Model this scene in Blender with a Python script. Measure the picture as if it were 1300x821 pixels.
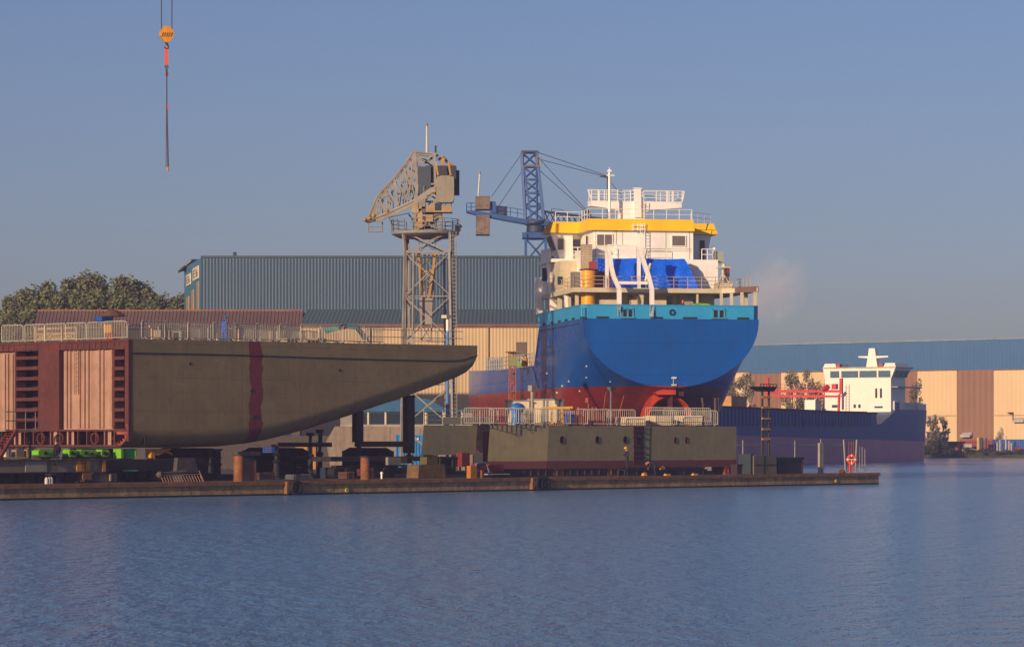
import bpy, bmesh, math, random
from math import radians as R, sin, cos, pi, sqrt, atan2
from mathutils import Vector, Matrix
for o in list(bpy.data.objects): bpy.data.objects.remove(o)
scn = bpy.context.scene
COL = scn.collection
random.seed(7)
F, H, YH = 4000.0, 3.8, 559.0          # focal length in photo pixels, eye height (m), horizon row

# ---------------------------------------------------------------- camera, sky, sun, exposure
cam = bpy.data.cameras.new('camera'); co = bpy.data.objects.new('camera', cam); COL.objects.link(co)
co.location = (0, 0, H); co.rotation_euler = (pi/2, 0, 0)
cam.sensor_width = 36; cam.lens = F/1300*36; cam.shift_y = (YH-410.5)/1300
cam.clip_start = 1; cam.clip_end = 20000
scn.camera = co
SUN_EL, SUN_AZ = 14.0, 213.5           # azimuth clockwise from +Y (view axis)
w = bpy.data.worlds.new("World"); scn.world = w; w.use_nodes = True
nt = w.node_tree; nt.nodes.clear()
sky = nt.nodes.new('ShaderNodeTexSky'); sky.sky_type = 'NISHITA'; sky.sun_disc = False
sky.sun_elevation = R(SUN_EL); sky.sun_rotation = R(SUN_AZ); sky.altitude = 0
sky.air_density = 1.0; sky.dust_density = 1.0; sky.ozone_density = 4.0
bg = nt.nodes.new('ShaderNodeBackground'); bg.inputs[1].default_value = 0.075
wo = nt.nodes.new('ShaderNodeOutputWorld')
tint = nt.nodes.new('ShaderNodeVectorMath'); tint.operation = 'MULTIPLY'; tint.inputs[1].default_value = (1.10, .965, 1.14)
nt.links.new(sky.outputs[0], tint.inputs[0]); nt.links.new(tint.outputs[0], bg.inputs[0]); nt.links.new(bg.outputs[0], wo.inputs[0])
sl = bpy.data.lights.new('sun', 'SUN'); sl.energy = 5.0; sl.angle = R(0.6); sl.color = (1.0, 0.74, 0.49)
so = bpy.data.objects.new('sun', sl); COL.objects.link(so)
sd = Vector((sin(R(SUN_AZ))*cos(R(SUN_EL)), cos(R(SUN_AZ))*cos(R(SUN_EL)), sin(R(SUN_EL))))
so.rotation_euler = sd.to_track_quat('Z', 'Y').to_euler(); so.location = sd*300
vs = scn.view_settings; vs.view_transform = 'Standard'; vs.look = 'None'; vs.exposure = 0.0; vs.gamma = 1
vs.use_curve_mapping = False

# ---------------------------------------------------------------- helpers
class Fr:                               # a local ground frame: origin, heading; x right, y forward, world z
    def __init__(s, ox, oy, th): s.o = (ox, oy); s.th = th; s.c = cos(th); s.s = sin(th)
    def w(s, x, y): return (s.o[0]+x*s.c-y*s.s, s.o[1]+x*s.s+y*s.c)
    def X(s, px, y):
        k = (px-650)/F; ax = s.o[0]-y*s.s; ay = s.o[1]+y*s.c
        return (k*ay-ax)/(s.c-k*s.s)
    def Y(s, px, x):
        k = (px-650)/F; ax = s.o[0]+x*s.c; ay = s.o[1]+x*s.s
        return (k*ay-ax)/(-s.s-k*s.c)
    def Z(s, py, x, y): return H+(YH-py)*s.w(x, y)[1]/F
def frp(px, p, th=0.0): return Fr((px-650)/p, F/p, th)

def tag(o, label=None, cat=None, group=None, kind=None):
    if label: o['label'] = label
    if cat: o['category'] = cat
    if group: o['group'] = group
    if kind: o['kind'] = kind
    return o
class Thing:
    def __init__(s, name, label, cat, fr, x=0, y=0, z=0, group=None):
        o = bpy.data.objects.new(name, None); COL.objects.link(o); wx, wy = fr.w(x, y)
        o.location = (wx, wy, z); o.rotation_euler = (0, 0, fr.th); tag(o, label, cat, group)
        s.o = o; s.off = (x, y, z); s.fr = fr
class MB:
    def __init__(s): s.v = []; s.f = []; s.m = []
    def add(s, vs, fs, m=0):
        n = len(s.v); s.v += [tuple(v) for v in vs]; s.f += [tuple(i+n for i in f) for f in fs]; s.m += [m]*len(fs); return s
    def box(s, x0, x1, y0, y1, z0, z1, m=0):
        if x0 > x1: x0, x1 = x1, x0
        if y0 > y1: y0, y1 = y1, y0
        if z0 > z1: z0, z1 = z1, z0
        return s.add([(x0,y0,z0),(x1,y0,z0),(x1,y1,z0),(x0,y1,z0),(x0,y0,z1),(x1,y0,z1),(x1,y1,z1),(x0,y1,z1)],
              [(3,2,1,0),(4,5,6,7),(0,1,5,4),(1,2,6,5),(2,3,7,6),(3,0,4,7)], m)
    def hexa(s, b, t, m=0):             # bottom four, top four points (both counter-clockwise from above)
        return s.add(list(b)+list(t), [(3,2,1,0),(4,5,6,7),(0,1,5,4),(1,2,6,5),(2,3,7,6),(3,0,4,7)], m)
    def tube(s, a, b, r, r2=None, n=6, m=0):
        a = Vector(a); b = Vector(b); r2 = r if r2 is None else r2; d = b-a
        if d.length < 1e-6: return s
        d.normalize(); u = d.orthogonal().normalized()
        if n == 4:
            u = Vector((0,0,1)).cross(d)
            u = (Vector((1,0,0)) if u.length < 1e-3 else u.normalized())
            u = (u+d.cross(u)).normalized()
        v = d.cross(u); vs = []; k = (1.2 if n == 4 else 1)
        for c, rr in ((a, r), (b, r2)):
            for i in range(n):
                t = 2*pi*i/n; vs.append(c+(u*cos(t)+v*sin(t))*rr*k)
        fs = [(i, (i+1)%n, n+(i+1)%n, n+i) for i in range(n)]+[tuple(reversed(range(n))), tuple(range(n, 2*n))]
        return s.add(vs, fs, m)
    def bar(s, a, b, w, m=0): return s.tube(a, b, w*0.6, n=4, m=m)
    def path(s, pts, r, n=6, m=0):
        for a, b in zip(pts, pts[1:]): s.tube(a, b, r, n=n, m=m)
        return s
    def prism(s, pts, axis, a0, a1, m=0):   # polygon of 2-D points extruded along an axis ('x': (y,z), 'y': (x,z), 'z': (x,y))
        f = {'x': lambda p, a: (a, p[0], p[1]), 'y': lambda p, a: (p[0], a, p[1]), 'z': lambda p, a: (p[0], p[1], a)}[axis]
        n = len(pts); vs = [f(p, a0) for p in pts]+[f(p, a1) for p in pts]
        return s.add(vs, [(i, (i+1)%n, n+(i+1)%n, n+i) for i in range(n)]+[tuple(reversed(range(n))), tuple(range(n, 2*n))], m)
    def lathe(s, cx, cy, prof, n=16, m=0):  # profile of (r, z)
        vs = []; fs = []
        for r, z in prof:
            for i in range(n): vs.append((cx+r*cos(2*pi*i/n), cy+r*sin(2*pi*i/n), z))
        k = len(prof)
        for j in range(k-1):
            for i in range(n): fs.append((j*n+i, j*n+(i+1)%n, (j+1)*n+(i+1)%n, (j+1)*n+i))
        fs += [tuple(reversed(range(n))), tuple(range((k-1)*n, k*n))]
        return s.add(vs, fs, m)
    def loft(s, rings, m=0, caps=True, closed=True):
        n = len(rings[0]); vs = [p for r in rings for p in r]; fs = []
        for j in range(len(rings)-1):
            for i in range(n if closed else n-1): fs.append((j*n+i, j*n+(i+1)%n, (j+1)*n+(i+1)%n, (j+1)*n+i))
        if caps and closed: fs += [tuple(reversed(range(n))), tuple(range((len(rings)-1)*n, len(rings)*n))]
        return s.add(vs, fs, m)
    def blob(s, c, r, seed=0, amp=.15, nu=10, nv=7, m=0):
        rd = random.Random(seed); rings = []
        for j in range(nv+1):
            ph = -pi/2+pi*j/nv; rings.append([(c[0]+r[0]*cos(ph)*cos(2*pi*i/nu)*(1+rd.uniform(-amp, amp)), c[1]+r[1]*cos(ph)*sin(2*pi*i/nu)*(1+rd.uniform(-amp, amp)),
                      c[2]+r[2]*sin(ph)*(1+rd.uniform(-amp, amp)*.5)) for i in range(nu)])
        return s.loft(rings, m)
    def torus(s, c, R_, r, axis='y', n=20, k=8, sc=1, m=0):
        vs = []; fs = []
        for i in range(n):
            t = 2*pi*i/n
            for j in range(k):
                q = 2*pi*j/k; rr = R_+r*cos(q); d = r*sin(q)*sc
                if axis == 'y': vs.append((c[0]+rr*cos(t), c[1]+d, c[2]+rr*sin(t)))
                elif axis == 'z': vs.append((c[0]+rr*cos(t), c[1]+rr*sin(t), c[2]+d))
                else: vs.append((c[0]+d, c[1]+rr*cos(t), c[2]+rr*sin(t)))
                fs.append((i*k+j, i*k+(j+1)%k, ((i+1)%n)*k+(j+1)%k, ((i+1)%n)*k+j))
        return s.add(vs, fs, m)
    def lattice(s, B, T, n, r, rb=None, x=True, ring=True):    # four-legged truss between two quads
        rb = rb or r*.5; B = [Vector(p) for p in B]; T = [Vector(p) for p in T]
        for i in range(4): s.tube(B[i], T[i], r, n=4)
        L = [[B[i].lerp(T[i], k/n) for i in range(4)] for k in range(n+1)]
        for k in range(n+1):
            if ring:
                for i in range(4): s.tube(L[k][i], L[k][(i+1)%4], rb, n=4)
            if k < n:
                for i in range(4):
                    j = (i+1)%4
                    if x or (k+i)%2: s.tube(L[k][i], L[k+1][j], rb, n=4)
                    if x or not (k+i)%2: s.tube(L[k][j], L[k+1][i], rb, n=4)
        return s
    def rail(s, pts, h=1.0, bars=3, sp=1.5, r=.025, rp=.03):
        for a, b in zip(pts, pts[1:]):
            a = Vector(a); b = Vector(b); n = max(1, round((b-a).length/sp))
            for i in range(n+1):
                q = a.lerp(b, i/n); s.tube(q, q+Vector((0,0,h)), rp, n=5)
            for k in range(bars):
                z = Vector((0,0,h*(k+1)/bars)); s.tube(a+z, b+z, r, n=5)
        return s
    def ladder(s, a, b, w=(.4,0,0), sp=.3, r=.025):
        a = Vector(a); b = Vector(b); w = Vector(w); s.tube(a, b, r, n=4); s.tube(a+w, b+w, r, n=4)
        n = max(2, int((b-a).length/sp))
        for i in range(1, n): s.tube(a.lerp(b, i/n), a.lerp(b, i/n)+w, r*.8, n=4)
        return s
    def mesh(s, name, mats, off=(0,0,0), smooth=False):
        me = bpy.data.meshes.new(name); me.from_pydata([(v[0]-off[0], v[1]-off[1], v[2]-off[2]) for v in s.v], [], s.f)
        for mt in (mats if isinstance(mats, (list, tuple)) else [mats]): me.materials.append(mt)
        me.polygons.foreach_set('material_index', s.m)
        bm = bmesh.new(); bm.from_mesh(me); bmesh.ops.recalc_face_normals(bm, faces=bm.faces)
        if smooth:
            for f in bm.faces: f.smooth = True
            for e in bm.edges:
                if len(e.link_faces) == 2 and e.calc_face_angle(0) > smooth: e.smooth = False
        bm.to_mesh(me); bm.free(); me.update(); return me
    def part(s, name, mats, T, parent=None, smooth=False, label=None):
        o = bpy.data.objects.new(name, s.mesh(name, mats, T.off, smooth)); COL.objects.link(o)
        o.parent = parent or T.o
        if label: o['label'] = label
        return o
    def top(s, name, mats, fr, label, cat, base=None, group=None, kind=None, smooth=False):
        x, y, z = base or (0,0,0); o = bpy.data.objects.new(name, s.mesh(name, mats, (x,y,z), smooth)); COL.objects.link(o)
        wx, wy = fr.w(x, y); o.location = (wx, wy, z); o.rotation_euler = (0,0,fr.th)
        tag(o, label, cat, group, kind); return o
ORD = ['first','second','third','fourth','fifth','sixth','seventh','eighth','ninth','tenth','eleventh','twelfth']
KIDS = {}
def copy_tree(o, loc=None, rz=None, label=None, group=None, parent=None):
    kids = [c for c in COL.objects if c.parent == o] if o.name not in KIDS else KIDS[o.name]
    KIDS[o.name] = kids
    c = o.copy(); COL.objects.link(c)
    if parent: c.parent = parent
    if loc is not None: c.location = loc
    if rz is not None: c.rotation_euler = (0,0,rz)
    if label: c['label'] = label
    if group: c['group'] = group
    for k in kids: copy_tree(k, parent=c)
    return c

# ---------------------------------------------------------------- materials
def srgb(h):
    h = h.lstrip('#'); v = [int(h[i:i+2], 16)/255 for i in (0,2,4)]
    return tuple(((c+.055)/1.055)**2.4 if c > .04045 else c/12.92 for c in v)+(1,)
class N:
    def __init__(s, m): s.t = m.node_tree
    def n(s, ty, **k):
        d = s.t.nodes.new('ShaderNode'+ty)
        for a, b in k.items():
            if a.startswith('i_'):
                key = a[2:].replace('_', ' '); d.inputs[int(key) if key.isdigit() else key].default_value = b
            else: setattr(d, a, b)
        return d
    def l(s, a, b): s.t.links.new(a, b)
    def math(s, op, a, b=None, c=None):
        d = s.n('Math', operation=op)
        for i, v in enumerate((a, b, c)):
            if v is None: continue
            if isinstance(v, (int, float)): d.inputs[i].default_value = v
            else: s.l(v, d.inputs[i])
        return d.outputs[0]
    def mix(s, f, a, b, bt='MIX'):
        d = s.n('Mix', data_type='RGBA', blend_type=bt)
        for i, v in ((0, f), (6, a), (7, b)):
            if isinstance(v, (int, float)): d.inputs[i].default_value = v
            elif isinstance(v, tuple): d.inputs[i].default_value = v
            else: s.l(v, d.inputs[i])
        return d.outputs[2]
    def noise(s, vec, sc=(1,1,1), scale=1, det=4, rough=.6):
        mp = s.n('Mapping'); mp.inputs['Scale'].default_value = sc; s.l(vec, mp.inputs[0])
        d = s.n('TexNoise'); d.inputs['Scale'].default_value = scale; d.inputs['Detail'].default_value = det; d.inputs['Roughness'].default_value = rough
        s.l(mp.outputs[0], d.inputs['Vector']); return d.outputs[0]
    def ramp(s, v, lo, hi):
        d = s.n('MapRange'); d.clamp = True; s.l(v, d.inputs[0]); d.inputs[1].default_value = lo; d.inputs[2].default_value = hi; return d.outputs[0]
MC = {}
def mat(name, col, rough=.6, metal=0.0, var=.25, dirt=None, dirt_amt=.5, streak=.3, scale=.7, corr=None, corr_h=.04, bump=.01, panel=None, extra=None, spec=.5):
    """painted / coated surface: mottled colour, vertical run marks, worn patches, optional corrugation along local x or y"""
    if name in MC: return MC[name]
    m = bpy.data.materials.new(name); m.use_nodes = True; g = N(m); b = m.node_tree.nodes['Principled BSDF']
    tc = g.n('TexCoord'); ob = tc.outputs['Object']
    c = srgb(col) if isinstance(col, str) else tuple(col)+((1,) if len(col) == 3 else ())
    lo = tuple(x*(1-var) for x in c[:3])+(1,); hi = tuple(min(1, x*(1+var*.6)) for x in c[:3])+(1,)
    n1 = g.noise(ob, (1,1,1), scale, 5)
    out = g.mix(g.ramp(n1, .32, .68), lo, hi)
    if streak:
        n2 = g.noise(ob, (2.2,2.2,.12), 1.3, 4); d = dirt and srgb(dirt) or tuple(x*.45 for x in c[:3])+(1,)
        out = g.mix(g.math('MULTIPLY', g.ramp(n2, .5, .78), streak), out, d)
    if dirt:
        n3 = g.noise(ob, (1,1,1), scale*3.1, 6, .7)
        out = g.mix(g.math('MULTIPLY', g.ramp(n3, .52, .64), dirt_amt), out, srgb(dirt))
    hgt = None
    if panel:                            # plate seams: slightly darker weld lines
        sx, sz = panel; sp = g.n('SeparateXYZ'); g.l(ob, sp.inputs[0])
        a = g.math('PINGPONG', sp.outputs[0], sx/2); z = g.math('PINGPONG', sp.outputs[2], sz/2)
        ln = g.math('MINIMUM', a, z); ln = g.ramp(ln, .0, .05)
        out = g.mix(g.math('MULTIPLY', g.math('SUBTRACT', 1, ln), .4), out, tuple(x*.5 for x in c[:3])+(1,)); hgt = ln
    if extra: out = extra(g, ob, out)
    g.l(out, b.inputs['Base Color'])
    b.inputs['Metallic'].default_value = metal; b.inputs['Specular IOR Level'].default_value = spec
    rr = g.n('MapRange'); g.l(n1, rr.inputs[0]); rr.inputs[3].default_value = max(.05, rough-.12); rr.inputs[4].default_value = min(1, rough+.12); g.l(rr.outputs[0], b.inputs['Roughness'])
    nz = g.noise(ob, (1,1,1), 2.5, 6); hh = g.math('MULTIPLY', nz, bump)
    if hgt is not None: hh = g.math('ADD', hh, g.math('MULTIPLY', hgt, .006))
    if corr:
        ax, per = corr; sp = g.n('SeparateXYZ'); g.l(ob, sp.inputs[0]); q = sp.outputs['XYZ'.index(ax.upper())]
        tr = g.math('PINGPONG', q, per/2); tr = g.ramp(tr, per*.14, per*.36); hh = g.math('ADD', hh, g.math('MULTIPLY', tr, corr_h))
    bp = g.n('Bump'); bp.inputs['Strength'].default_value = 1; bp.inputs['Distance'].default_value = 1; g.l(hh, bp.inputs['Height']); g.l(bp.outputs[0], b.inputs['Normal'])
    MC[name] = m; return m
def zsplit(z, low, wob=.03):             # paint boundary at a height (boot-top line)
    def f(g, ob, out):
        sp = g.n('SeparateXYZ'); g.l(ob, sp.inputs[0])
        zz = g.math('ADD', sp.outputs[2], g.math('MULTIPLY', g.noise(ob, (1,1,1), .8, 3), wob))
        n = g.noise(ob, (1,1,.5), .9, 5); lc = g.mix(g.ramp(n, .35, .65), tuple(x*.75 for x in srgb(low)[:3])+(1,), srgb(low))
        return g.mix(g.ramp(zz, z-.02+wob/2, z+.02+wob/2), lc, out)
    return f
def glassy(name='window_glass', col='#26303a', rough=.08):
    if name in MC: return MC[name]
    m = bpy.data.materials.new(name); m.use_nodes = True; b = m.node_tree.nodes['Principled BSDF']; g = N(m)
    tc = g.n('TexCoord'); n = g.noise(tc.outputs['Object'], (1,1,1), .8, 2)
    g.l(g.mix(n, srgb(col), tuple(x*1.8 for x in srgb(col)[:3])+(1,)), b.inputs['Base Color'])
    b.inputs['Roughness'].default_value = rough; b.inputs['IOR'].default_value = 1.5; MC[name] = m; return m
WHITE = lambda: mat('white_ship_paint', '#f0ebe0', .45, var=.06, dirt='#b8a488', dirt_amt=.10, streak=.14)
CREAM = lambda: mat('cream_paint', '#cdbf9e', .5, var=.1, dirt='#8d7552', dirt_amt=.25, streak=.15)
MAROON = lambda: mat('red_oxide_primer', '#542320', .75, var=.3, dirt='#6d4030', dirt_amt=.3, streak=.25)
DARK = lambda: mat('dark_steel', '#2b2a2d', .7, var=.3, dirt='#4a3830', dirt_amt=.3)
RUST = lambda: mat('rusty_steel', '#8a4a20', .85, var=.35, dirt='#4a2a1a', dirt_amt=.5, scale=1.5)
GALV = lambda: mat('galvanised_steel', '#b3ab9b', .5, metal=.1, var=.2, dirt='#6e6254', dirt_amt=.3)

# ================================================================= SETTING
W0 = Fr(0, 0, 0)
# water sheet
def water_mat():
    m = bpy.data.materials.new('harbour_water'); m.use_nodes = True; g = N(m); b = m.node_tree.nodes['Principled BSDF']
    tc = g.n('TexCoord'); ob = tc.outputs['Object']
    n0 = g.noise(ob, (.02,.012,1), 1, 3)
    g.l(g.mix(n0, srgb('#416e98'), srgb('#6a97bc')), b.inputs['Base Color'])
    b.inputs['Roughness'].default_value = .19; b.inputs['IOR'].default_value = 1.33
    a = g.noise(ob, (1,.45,1), 1.5, 4, .6); c = g.noise(ob, (1,.4,1), .5, 2, .5); e = g.noise(ob, (1,.5,1), 6.0, 2, .5)
    wind = g.math('MULTIPLY_ADD', g.ramp(g.noise(ob, (.03,.012,1), 1, 3), .35, .65), .9, .55)
    hh = g.math('ADD', g.math('ADD', g.math('MULTIPLY', a, .66), g.math('MULTIPLY', c, .42)), g.math('MULTIPLY', e, .10))
    hh = g.math('MULTIPLY', hh, wind); bp = g.n('Bump'); bp.inputs['Strength'].default_value = 1; bp.inputs['Distance'].default_value = 1
    g.l(hh, bp.inputs['Height']); g.l(bp.outputs[0], b.inputs['Normal'])
    return m
mb = MB(); mb.add([(-6000,-300,0),(6000,-300,0),(6000,9000,0),(-6000,9000,0)], [(0,1,2,3)])
mb.top('water', water_mat(), W0, None, None, kind='structure')
Q = Fr(-32.5, 200.0, atan2(.759, .651))       # quay frame: x along the quay edge, y inland
GZ = 1.0
YARD = mat('yard_ground', '#5a4a3e', .95, var=.35, dirt='#2e2825', dirt_amt=.6, streak=0, scale=.3, bump=.05)
# yard land: one sheet with a skirt
def land(name, pts, z, m):
    mb = MB(); mb.prism(pts, 'z', -1.5, z); return mb.top(name, m, W0, None, None, kind='structure')
e0 = Q.w(-200, 3.2); e1 = Q.w(70.5, 3.2); e2 = Q.w(76.5, 9.5)
land('ground', [e0, e1, e2, (22,330), (20,560), (-500,560), (-500, e0[1])], GZ-.01, YARD)
# quay: timber-capped concrete beam on the water's edge, in three lengths
QC = mat('quay_concrete', '#b08c60', .9, var=.4, dirt='#5c4c30', dirt_amt=.6, streak=.5, scale=.9, bump=.05)
QT = mat('quay_timber', '#8a5f3c', .85, var=.35, dirt='#5a3c28', dirt_amt=.5, streak=0, scale=1.4, bump=.03)
BLK = mat('black_rubber', '#17171a', .8, var=.3)
for a, b_ in ((-60, 30.6), (30.7, 62.4), (62.5, 99.2)):
    T = Thing('quay_beam', None, None, Q, (a+b_)/2, 0, 0); del T
    q = MB(); q.box(a, b_, .05, 3.2, .12, .72); x = a+.3
    body = q.top('quay', QC, Q, None, None, base=((a+b_)/2, 0, 0), kind='structure')
    c = MB(); c.box(a, b_, -.12, .5, .725, .99); c.box(a, b_, .51, 3.2, .725, .96)
    t = c.mesh('quay_cap', QT, ((a+b_)/2, 0, 0)); o = bpy.data.objects.new('timber_cap', t); COL.objects.link(o); o.parent = body
    c = MB(); c.box(a, b_, .02, 2.9, -.5, .117)
    o = bpy.data.objects.new('wet_footing', c.mesh('wet_footing', mat('wet_footing', '#14120f', .5), ((a+b_)/2, 0, 0))); COL.objects.link(o); o.parent = body
for o in [o for o in COL.objects if o.name.startswith('quay_beam')]: bpy.data.objects.remove(o)
# far bank
GRASS = mat('bank_grass', '#3a3f26', .95, var=.4, dirt='#5a5038', dirt_amt=.5, streak=0, scale=.5, bump=.1)
FB = Fr(0, 690, 0)
mb = MB(); mb.prism([(20,-2),(60,-7),(74,-6),(78,0),(110,1.5),(150,0),(600,0),(2500,40),(2500,4000),(-2500,4000),(-2500,80),(-40,70)], 'z', -1, 1.4)
mb.top('far_bank', GRASS, FB, None, None, kind='structure')

# ================================================================= BUILDINGS
TEAL = mat('teal_cladding', '#22445c', .5, var=.06, corr=('x', .42), streak=.1, corr_h=.022, scale=.1)
TEALY = mat('teal_gable_cladding', '#2f5a70', .5, var=.1, corr=('y', .55), corr_h=.06, scale=.1)
SAND = mat('sand_cladding', '#c0a478', .55, var=.1, corr=('x', .42), streak=.2, corr_h=.03, scale=.15)
ROOFG = mat('grey_roof_sheet', '#55686e', .5, var=.08, corr=('x', .5), corr_h=.03)
HL = frp(455, 9.9)                                # left hall, front face at y = 0
x0, x1 = HL.X(256, 0), HL.X(800, 0); zt = HL.Z(327, 0, 0)
T = Thing('shipyard_hall', 'large hall with ribbed blue-grey upper wall and sand lower wall behind the grey crane', 'hall', HL, (x0+x1)/2, 0, GZ)
zb = HL.Z(392, 0, 0)
MB().box(x0, x1, 0, 45, zb-.5, zt).part('upper_wall', TEAL, T)
MB().box(x0-.1, x1+.1, -.15, 45.1, zt, zt+.25).part('roof_edge', mat('dark_flashing', '#31474f', .5), T)
MB().box(x0+4.0, x0+4.4, .5, .9, zt+.25, zt+.75).part('roof_vent', DARK(), T)
# gable end, falls away to the left of the corner
gx = x0; gy = 0
xg = HL.X(234, 26); zg = HL.Z(349, xg, 26)
g = MB(); g.add([(x0-.02,0,zt),(x0-.02,0,GZ),(xg,26,GZ),(xg,26,zg+1.0)], [(0,1,2,3)])
g.add([(x0+.3,0,zt),(x0+.3,0,GZ),(xg+.3,26,GZ),(xg+.3,26,zg+1.0)], [(3,2,1,0)]); g.part('gable_wall', mat('teal_gable', '#3d6f87', .5, var=.08, scale=.1), T)
def gable(name, y0, y1, za, zb_, m, off=.06, par=None):
    d = (xg-x0)/26; g = MB(); f = lambda y, o: x0+d*y-o
    g.hexa([(f(y0,off),y0,za),(f(y0,-.1),y0,za),(f(y1,-.1),y1,za),(f(y1,off),y1,za)], [(f(y0,off),y0,zb_),(f(y0,-.1),y0,zb_),(f(y1,-.1),y1,zb_),(f(y1,off),y1,zb_)])
    return g.part(name, m, T, par)
def gy_(px): # y on the gable for a column
    d = (xg-x0)/26; k = (px-650)/F; ox, oy = HL.o; return (k*oy-ox-x0)/(d-k)
PAN = mat('cream_sign', '#d8c6a0', .5, var=.05); TRL = mat('translucent_strip', '#a98558', .4, var=.1)
INK = mat('dark_lettering', '#7a6f62', .6)
for a, b_, ya, yb in ((237.3, 242.3, 362, 348), (245.6, 252.6, 355, 339)):
    ya2, yb2 = gy_(b_), gy_(a); za = HL.Z(ya, x0, (ya2+yb2)/2); zz = HL.Z(yb, x0, (ya2+yb2)/2)
    s_ = gable('sign_panel', ya2, yb2, za, zz, PAN, .12)
    hh = zz-za; d = (xg-x0)/26; lm = MB()
    for (u0,u1,v0,v1) in ((.15,.25,.2,.8),(.15,.5,.2,.28),(.15,.45,.47,.54),(.15,.5,.72,.8),(.62,.72,.2,.8),(.62,.9,.2,.28),(.62,.85,.47,.54),(.8,.9,.2,.54)):
        pa, pb = yb2-(yb2-ya2)*u0, yb2-(yb2-ya2)*u1
        f = lambda y: x0+d*y-.15
        lm.add([(f(pa),pa,za+hh*v0),(f(pb),pb,za+hh*v0),(f(pb),pb,za+hh*v1),(f(pa),pa,za+hh*v1)], [(0,1,2,3)])
    lm.part('sign_lettering', INK, T, s_)
for a, b_, top in ((237.2, 240.2, 371), (243.4, 246.2, 366), (250.3, 252.8, 359)):
    gable('light_strip', gy_(b_), gy_(a), GZ+.5, HL.Z(top, x0, 8), TRL, .1)
# roof canopy at the far corner
cx, cy = HL.X(240, 22), 22
g = MB(); zc = HL.Z(330, cx, cy)
g.hexa([(HL.X(226,24),24,HL.Z(344,0,24)-.2),(HL.X(243,20),20,HL.Z(329,0,20)-.2),(HL.X(252,26),26,HL.Z(329,0,26)-.2),(HL.X(235,30),30,HL.Z(342,0,30)-.2)],
       [(HL.X(226,24),24,HL.Z(344,0,24)),(HL.X(243,20),20,HL.Z(329,0,20)),(HL.X(252,26),26,HL.Z(329,0,26)),(HL.X(235,30),30,HL.Z(342,0,30))])
g.part('canopy', mat('canopy_sheet', '#8c8a86', .5), T)
g = MB()
for i in range(6):
    t = i/5; px = 227+16*t; py = 344-15*t
    g.tube((HL.X(px,22),22,HL.Z(py,0,22)), (HL.X(px,22),22,HL.Z(py+2.2,0,22)), .12, n=5)
g.tube((HL.X(226,22),22,HL.Z(345,0,22)), (HL.X(243,22),22,HL.Z(330,0,22)), .12, n=5); g.part('gutter', DARK(), T)
# lower range in front: sloped sheet roof, fascia, sand wall
zr0 = HL.Z(411, 0, -14); LX0, LX1 = HL.X(381, -14), HL.X(800, -14)
g = MB(); g.hexa([(LX0,-14,zr0-.1),(LX1,-14,zr0-.1),(LX1,-.05,zb-.3),(LX0,-.05,zb-.3)], [(LX0,-14,zr0),(LX1,-14,zr0),(LX1,-.05,zb-.05),(LX0,-.05,zb-.05)]); g.part('lean_to_roof', ROOFG, T)
MB().box(LX0, LX1, -14.25, -14.02, zr0-.42, zr0+.0).part('fascia', mat('brown_fascia', '#6b4a38', .6), T)
MB().box(LX0, LX1, -14, -13.7, GZ, zr0-.1).part('lower_wall', SAND, T)
dx = HL.X(661, -14.1); d0 = MB().box(HL.X(655,-14.1), HL.X(668,-14.1), -14.12, -14, HL.Z(452,0,-14.1), HL.Z(434,0,-14.1)).part('loft_door', mat('brown_door', '#6a5648', .6), T)
for px in (470, 620): g = MB(); g.tube((HL.X(px,-14.2),-14.15,GZ), (HL.X(px,-14.2),-14.15,zr0-.4), .08, n=6); g.part('downpipe', mat('downpipe_paint', '#8a7350', .6), T)

# long low shed with brown tiled roof
SB = frp(213, 11.2); xa, xb = SB.X(44, 0), SB.X(383, 0)
T = Thing('low_workshop', 'long low workshop with brown ribbed roof behind the olive hull section', 'workshop', SB, (xa+xb)/2, 0, GZ)
ze, zr = SB.Z(416, 0, 0), SB.Z(394.5, 0, 2.2)
TILE = mat('brown_roof_sheet', '#66504a', .7, var=.15, corr=('x', .95), corr_h=.0, scale=.4)
g = MB(); g.hexa([(xa,-.4,ze-.1),(xb,-.4,ze-.1),(xb,2.2,zr-.1),(xa,2.2,zr-.1)], [(xa,-.4,ze),(xb,-.4,ze),(xb,2.2,zr),(xa,2.2,zr)]); g.part('roof', TILE, T)
g = MB()
k = xa+.2
while k < xb: g.box(k, k+.16, -.45, 9.0, 0, 0) if 0 else g.hexa([(k,-.42,ze+.01),(k+.12,-.42,ze+.01),(k+.12,2.2,zr+.01),(k,2.2,zr+.01)], [(k+.03,-.42,ze+.08),(k+.09,-.42,ze+.08),(k+.09,2.2,zr+.08),(k+.03,2.2,zr+.08)]); k += .40
g.part('roof_ribs', TILE, T)
g = MB(); g.box(xa, xb, 2.15, 2.5, zr-.1, zr+.14); g.part('ridge', mat('ridge_tile', '#8a5a40', .7), T)
g = MB(); g.prism([(0,GZ),(2.4,GZ),(2.4,zr-.12),(0,ze-.12)], 'x', xa+.2, xb-.2); g.part('wall', mat('shaded_render', '#4c4642', .8, var=.2), T)  # wall colour darkened to stand in for shade beneath the hull
g = MB()
for i in range(12):
    px = 60+i*27; g.box(SB.X(px,-.05), SB.X(px+12,-.05), -.06, 0, GZ+3, GZ+4.6)
g.part('window', glassy(), T)

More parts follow.
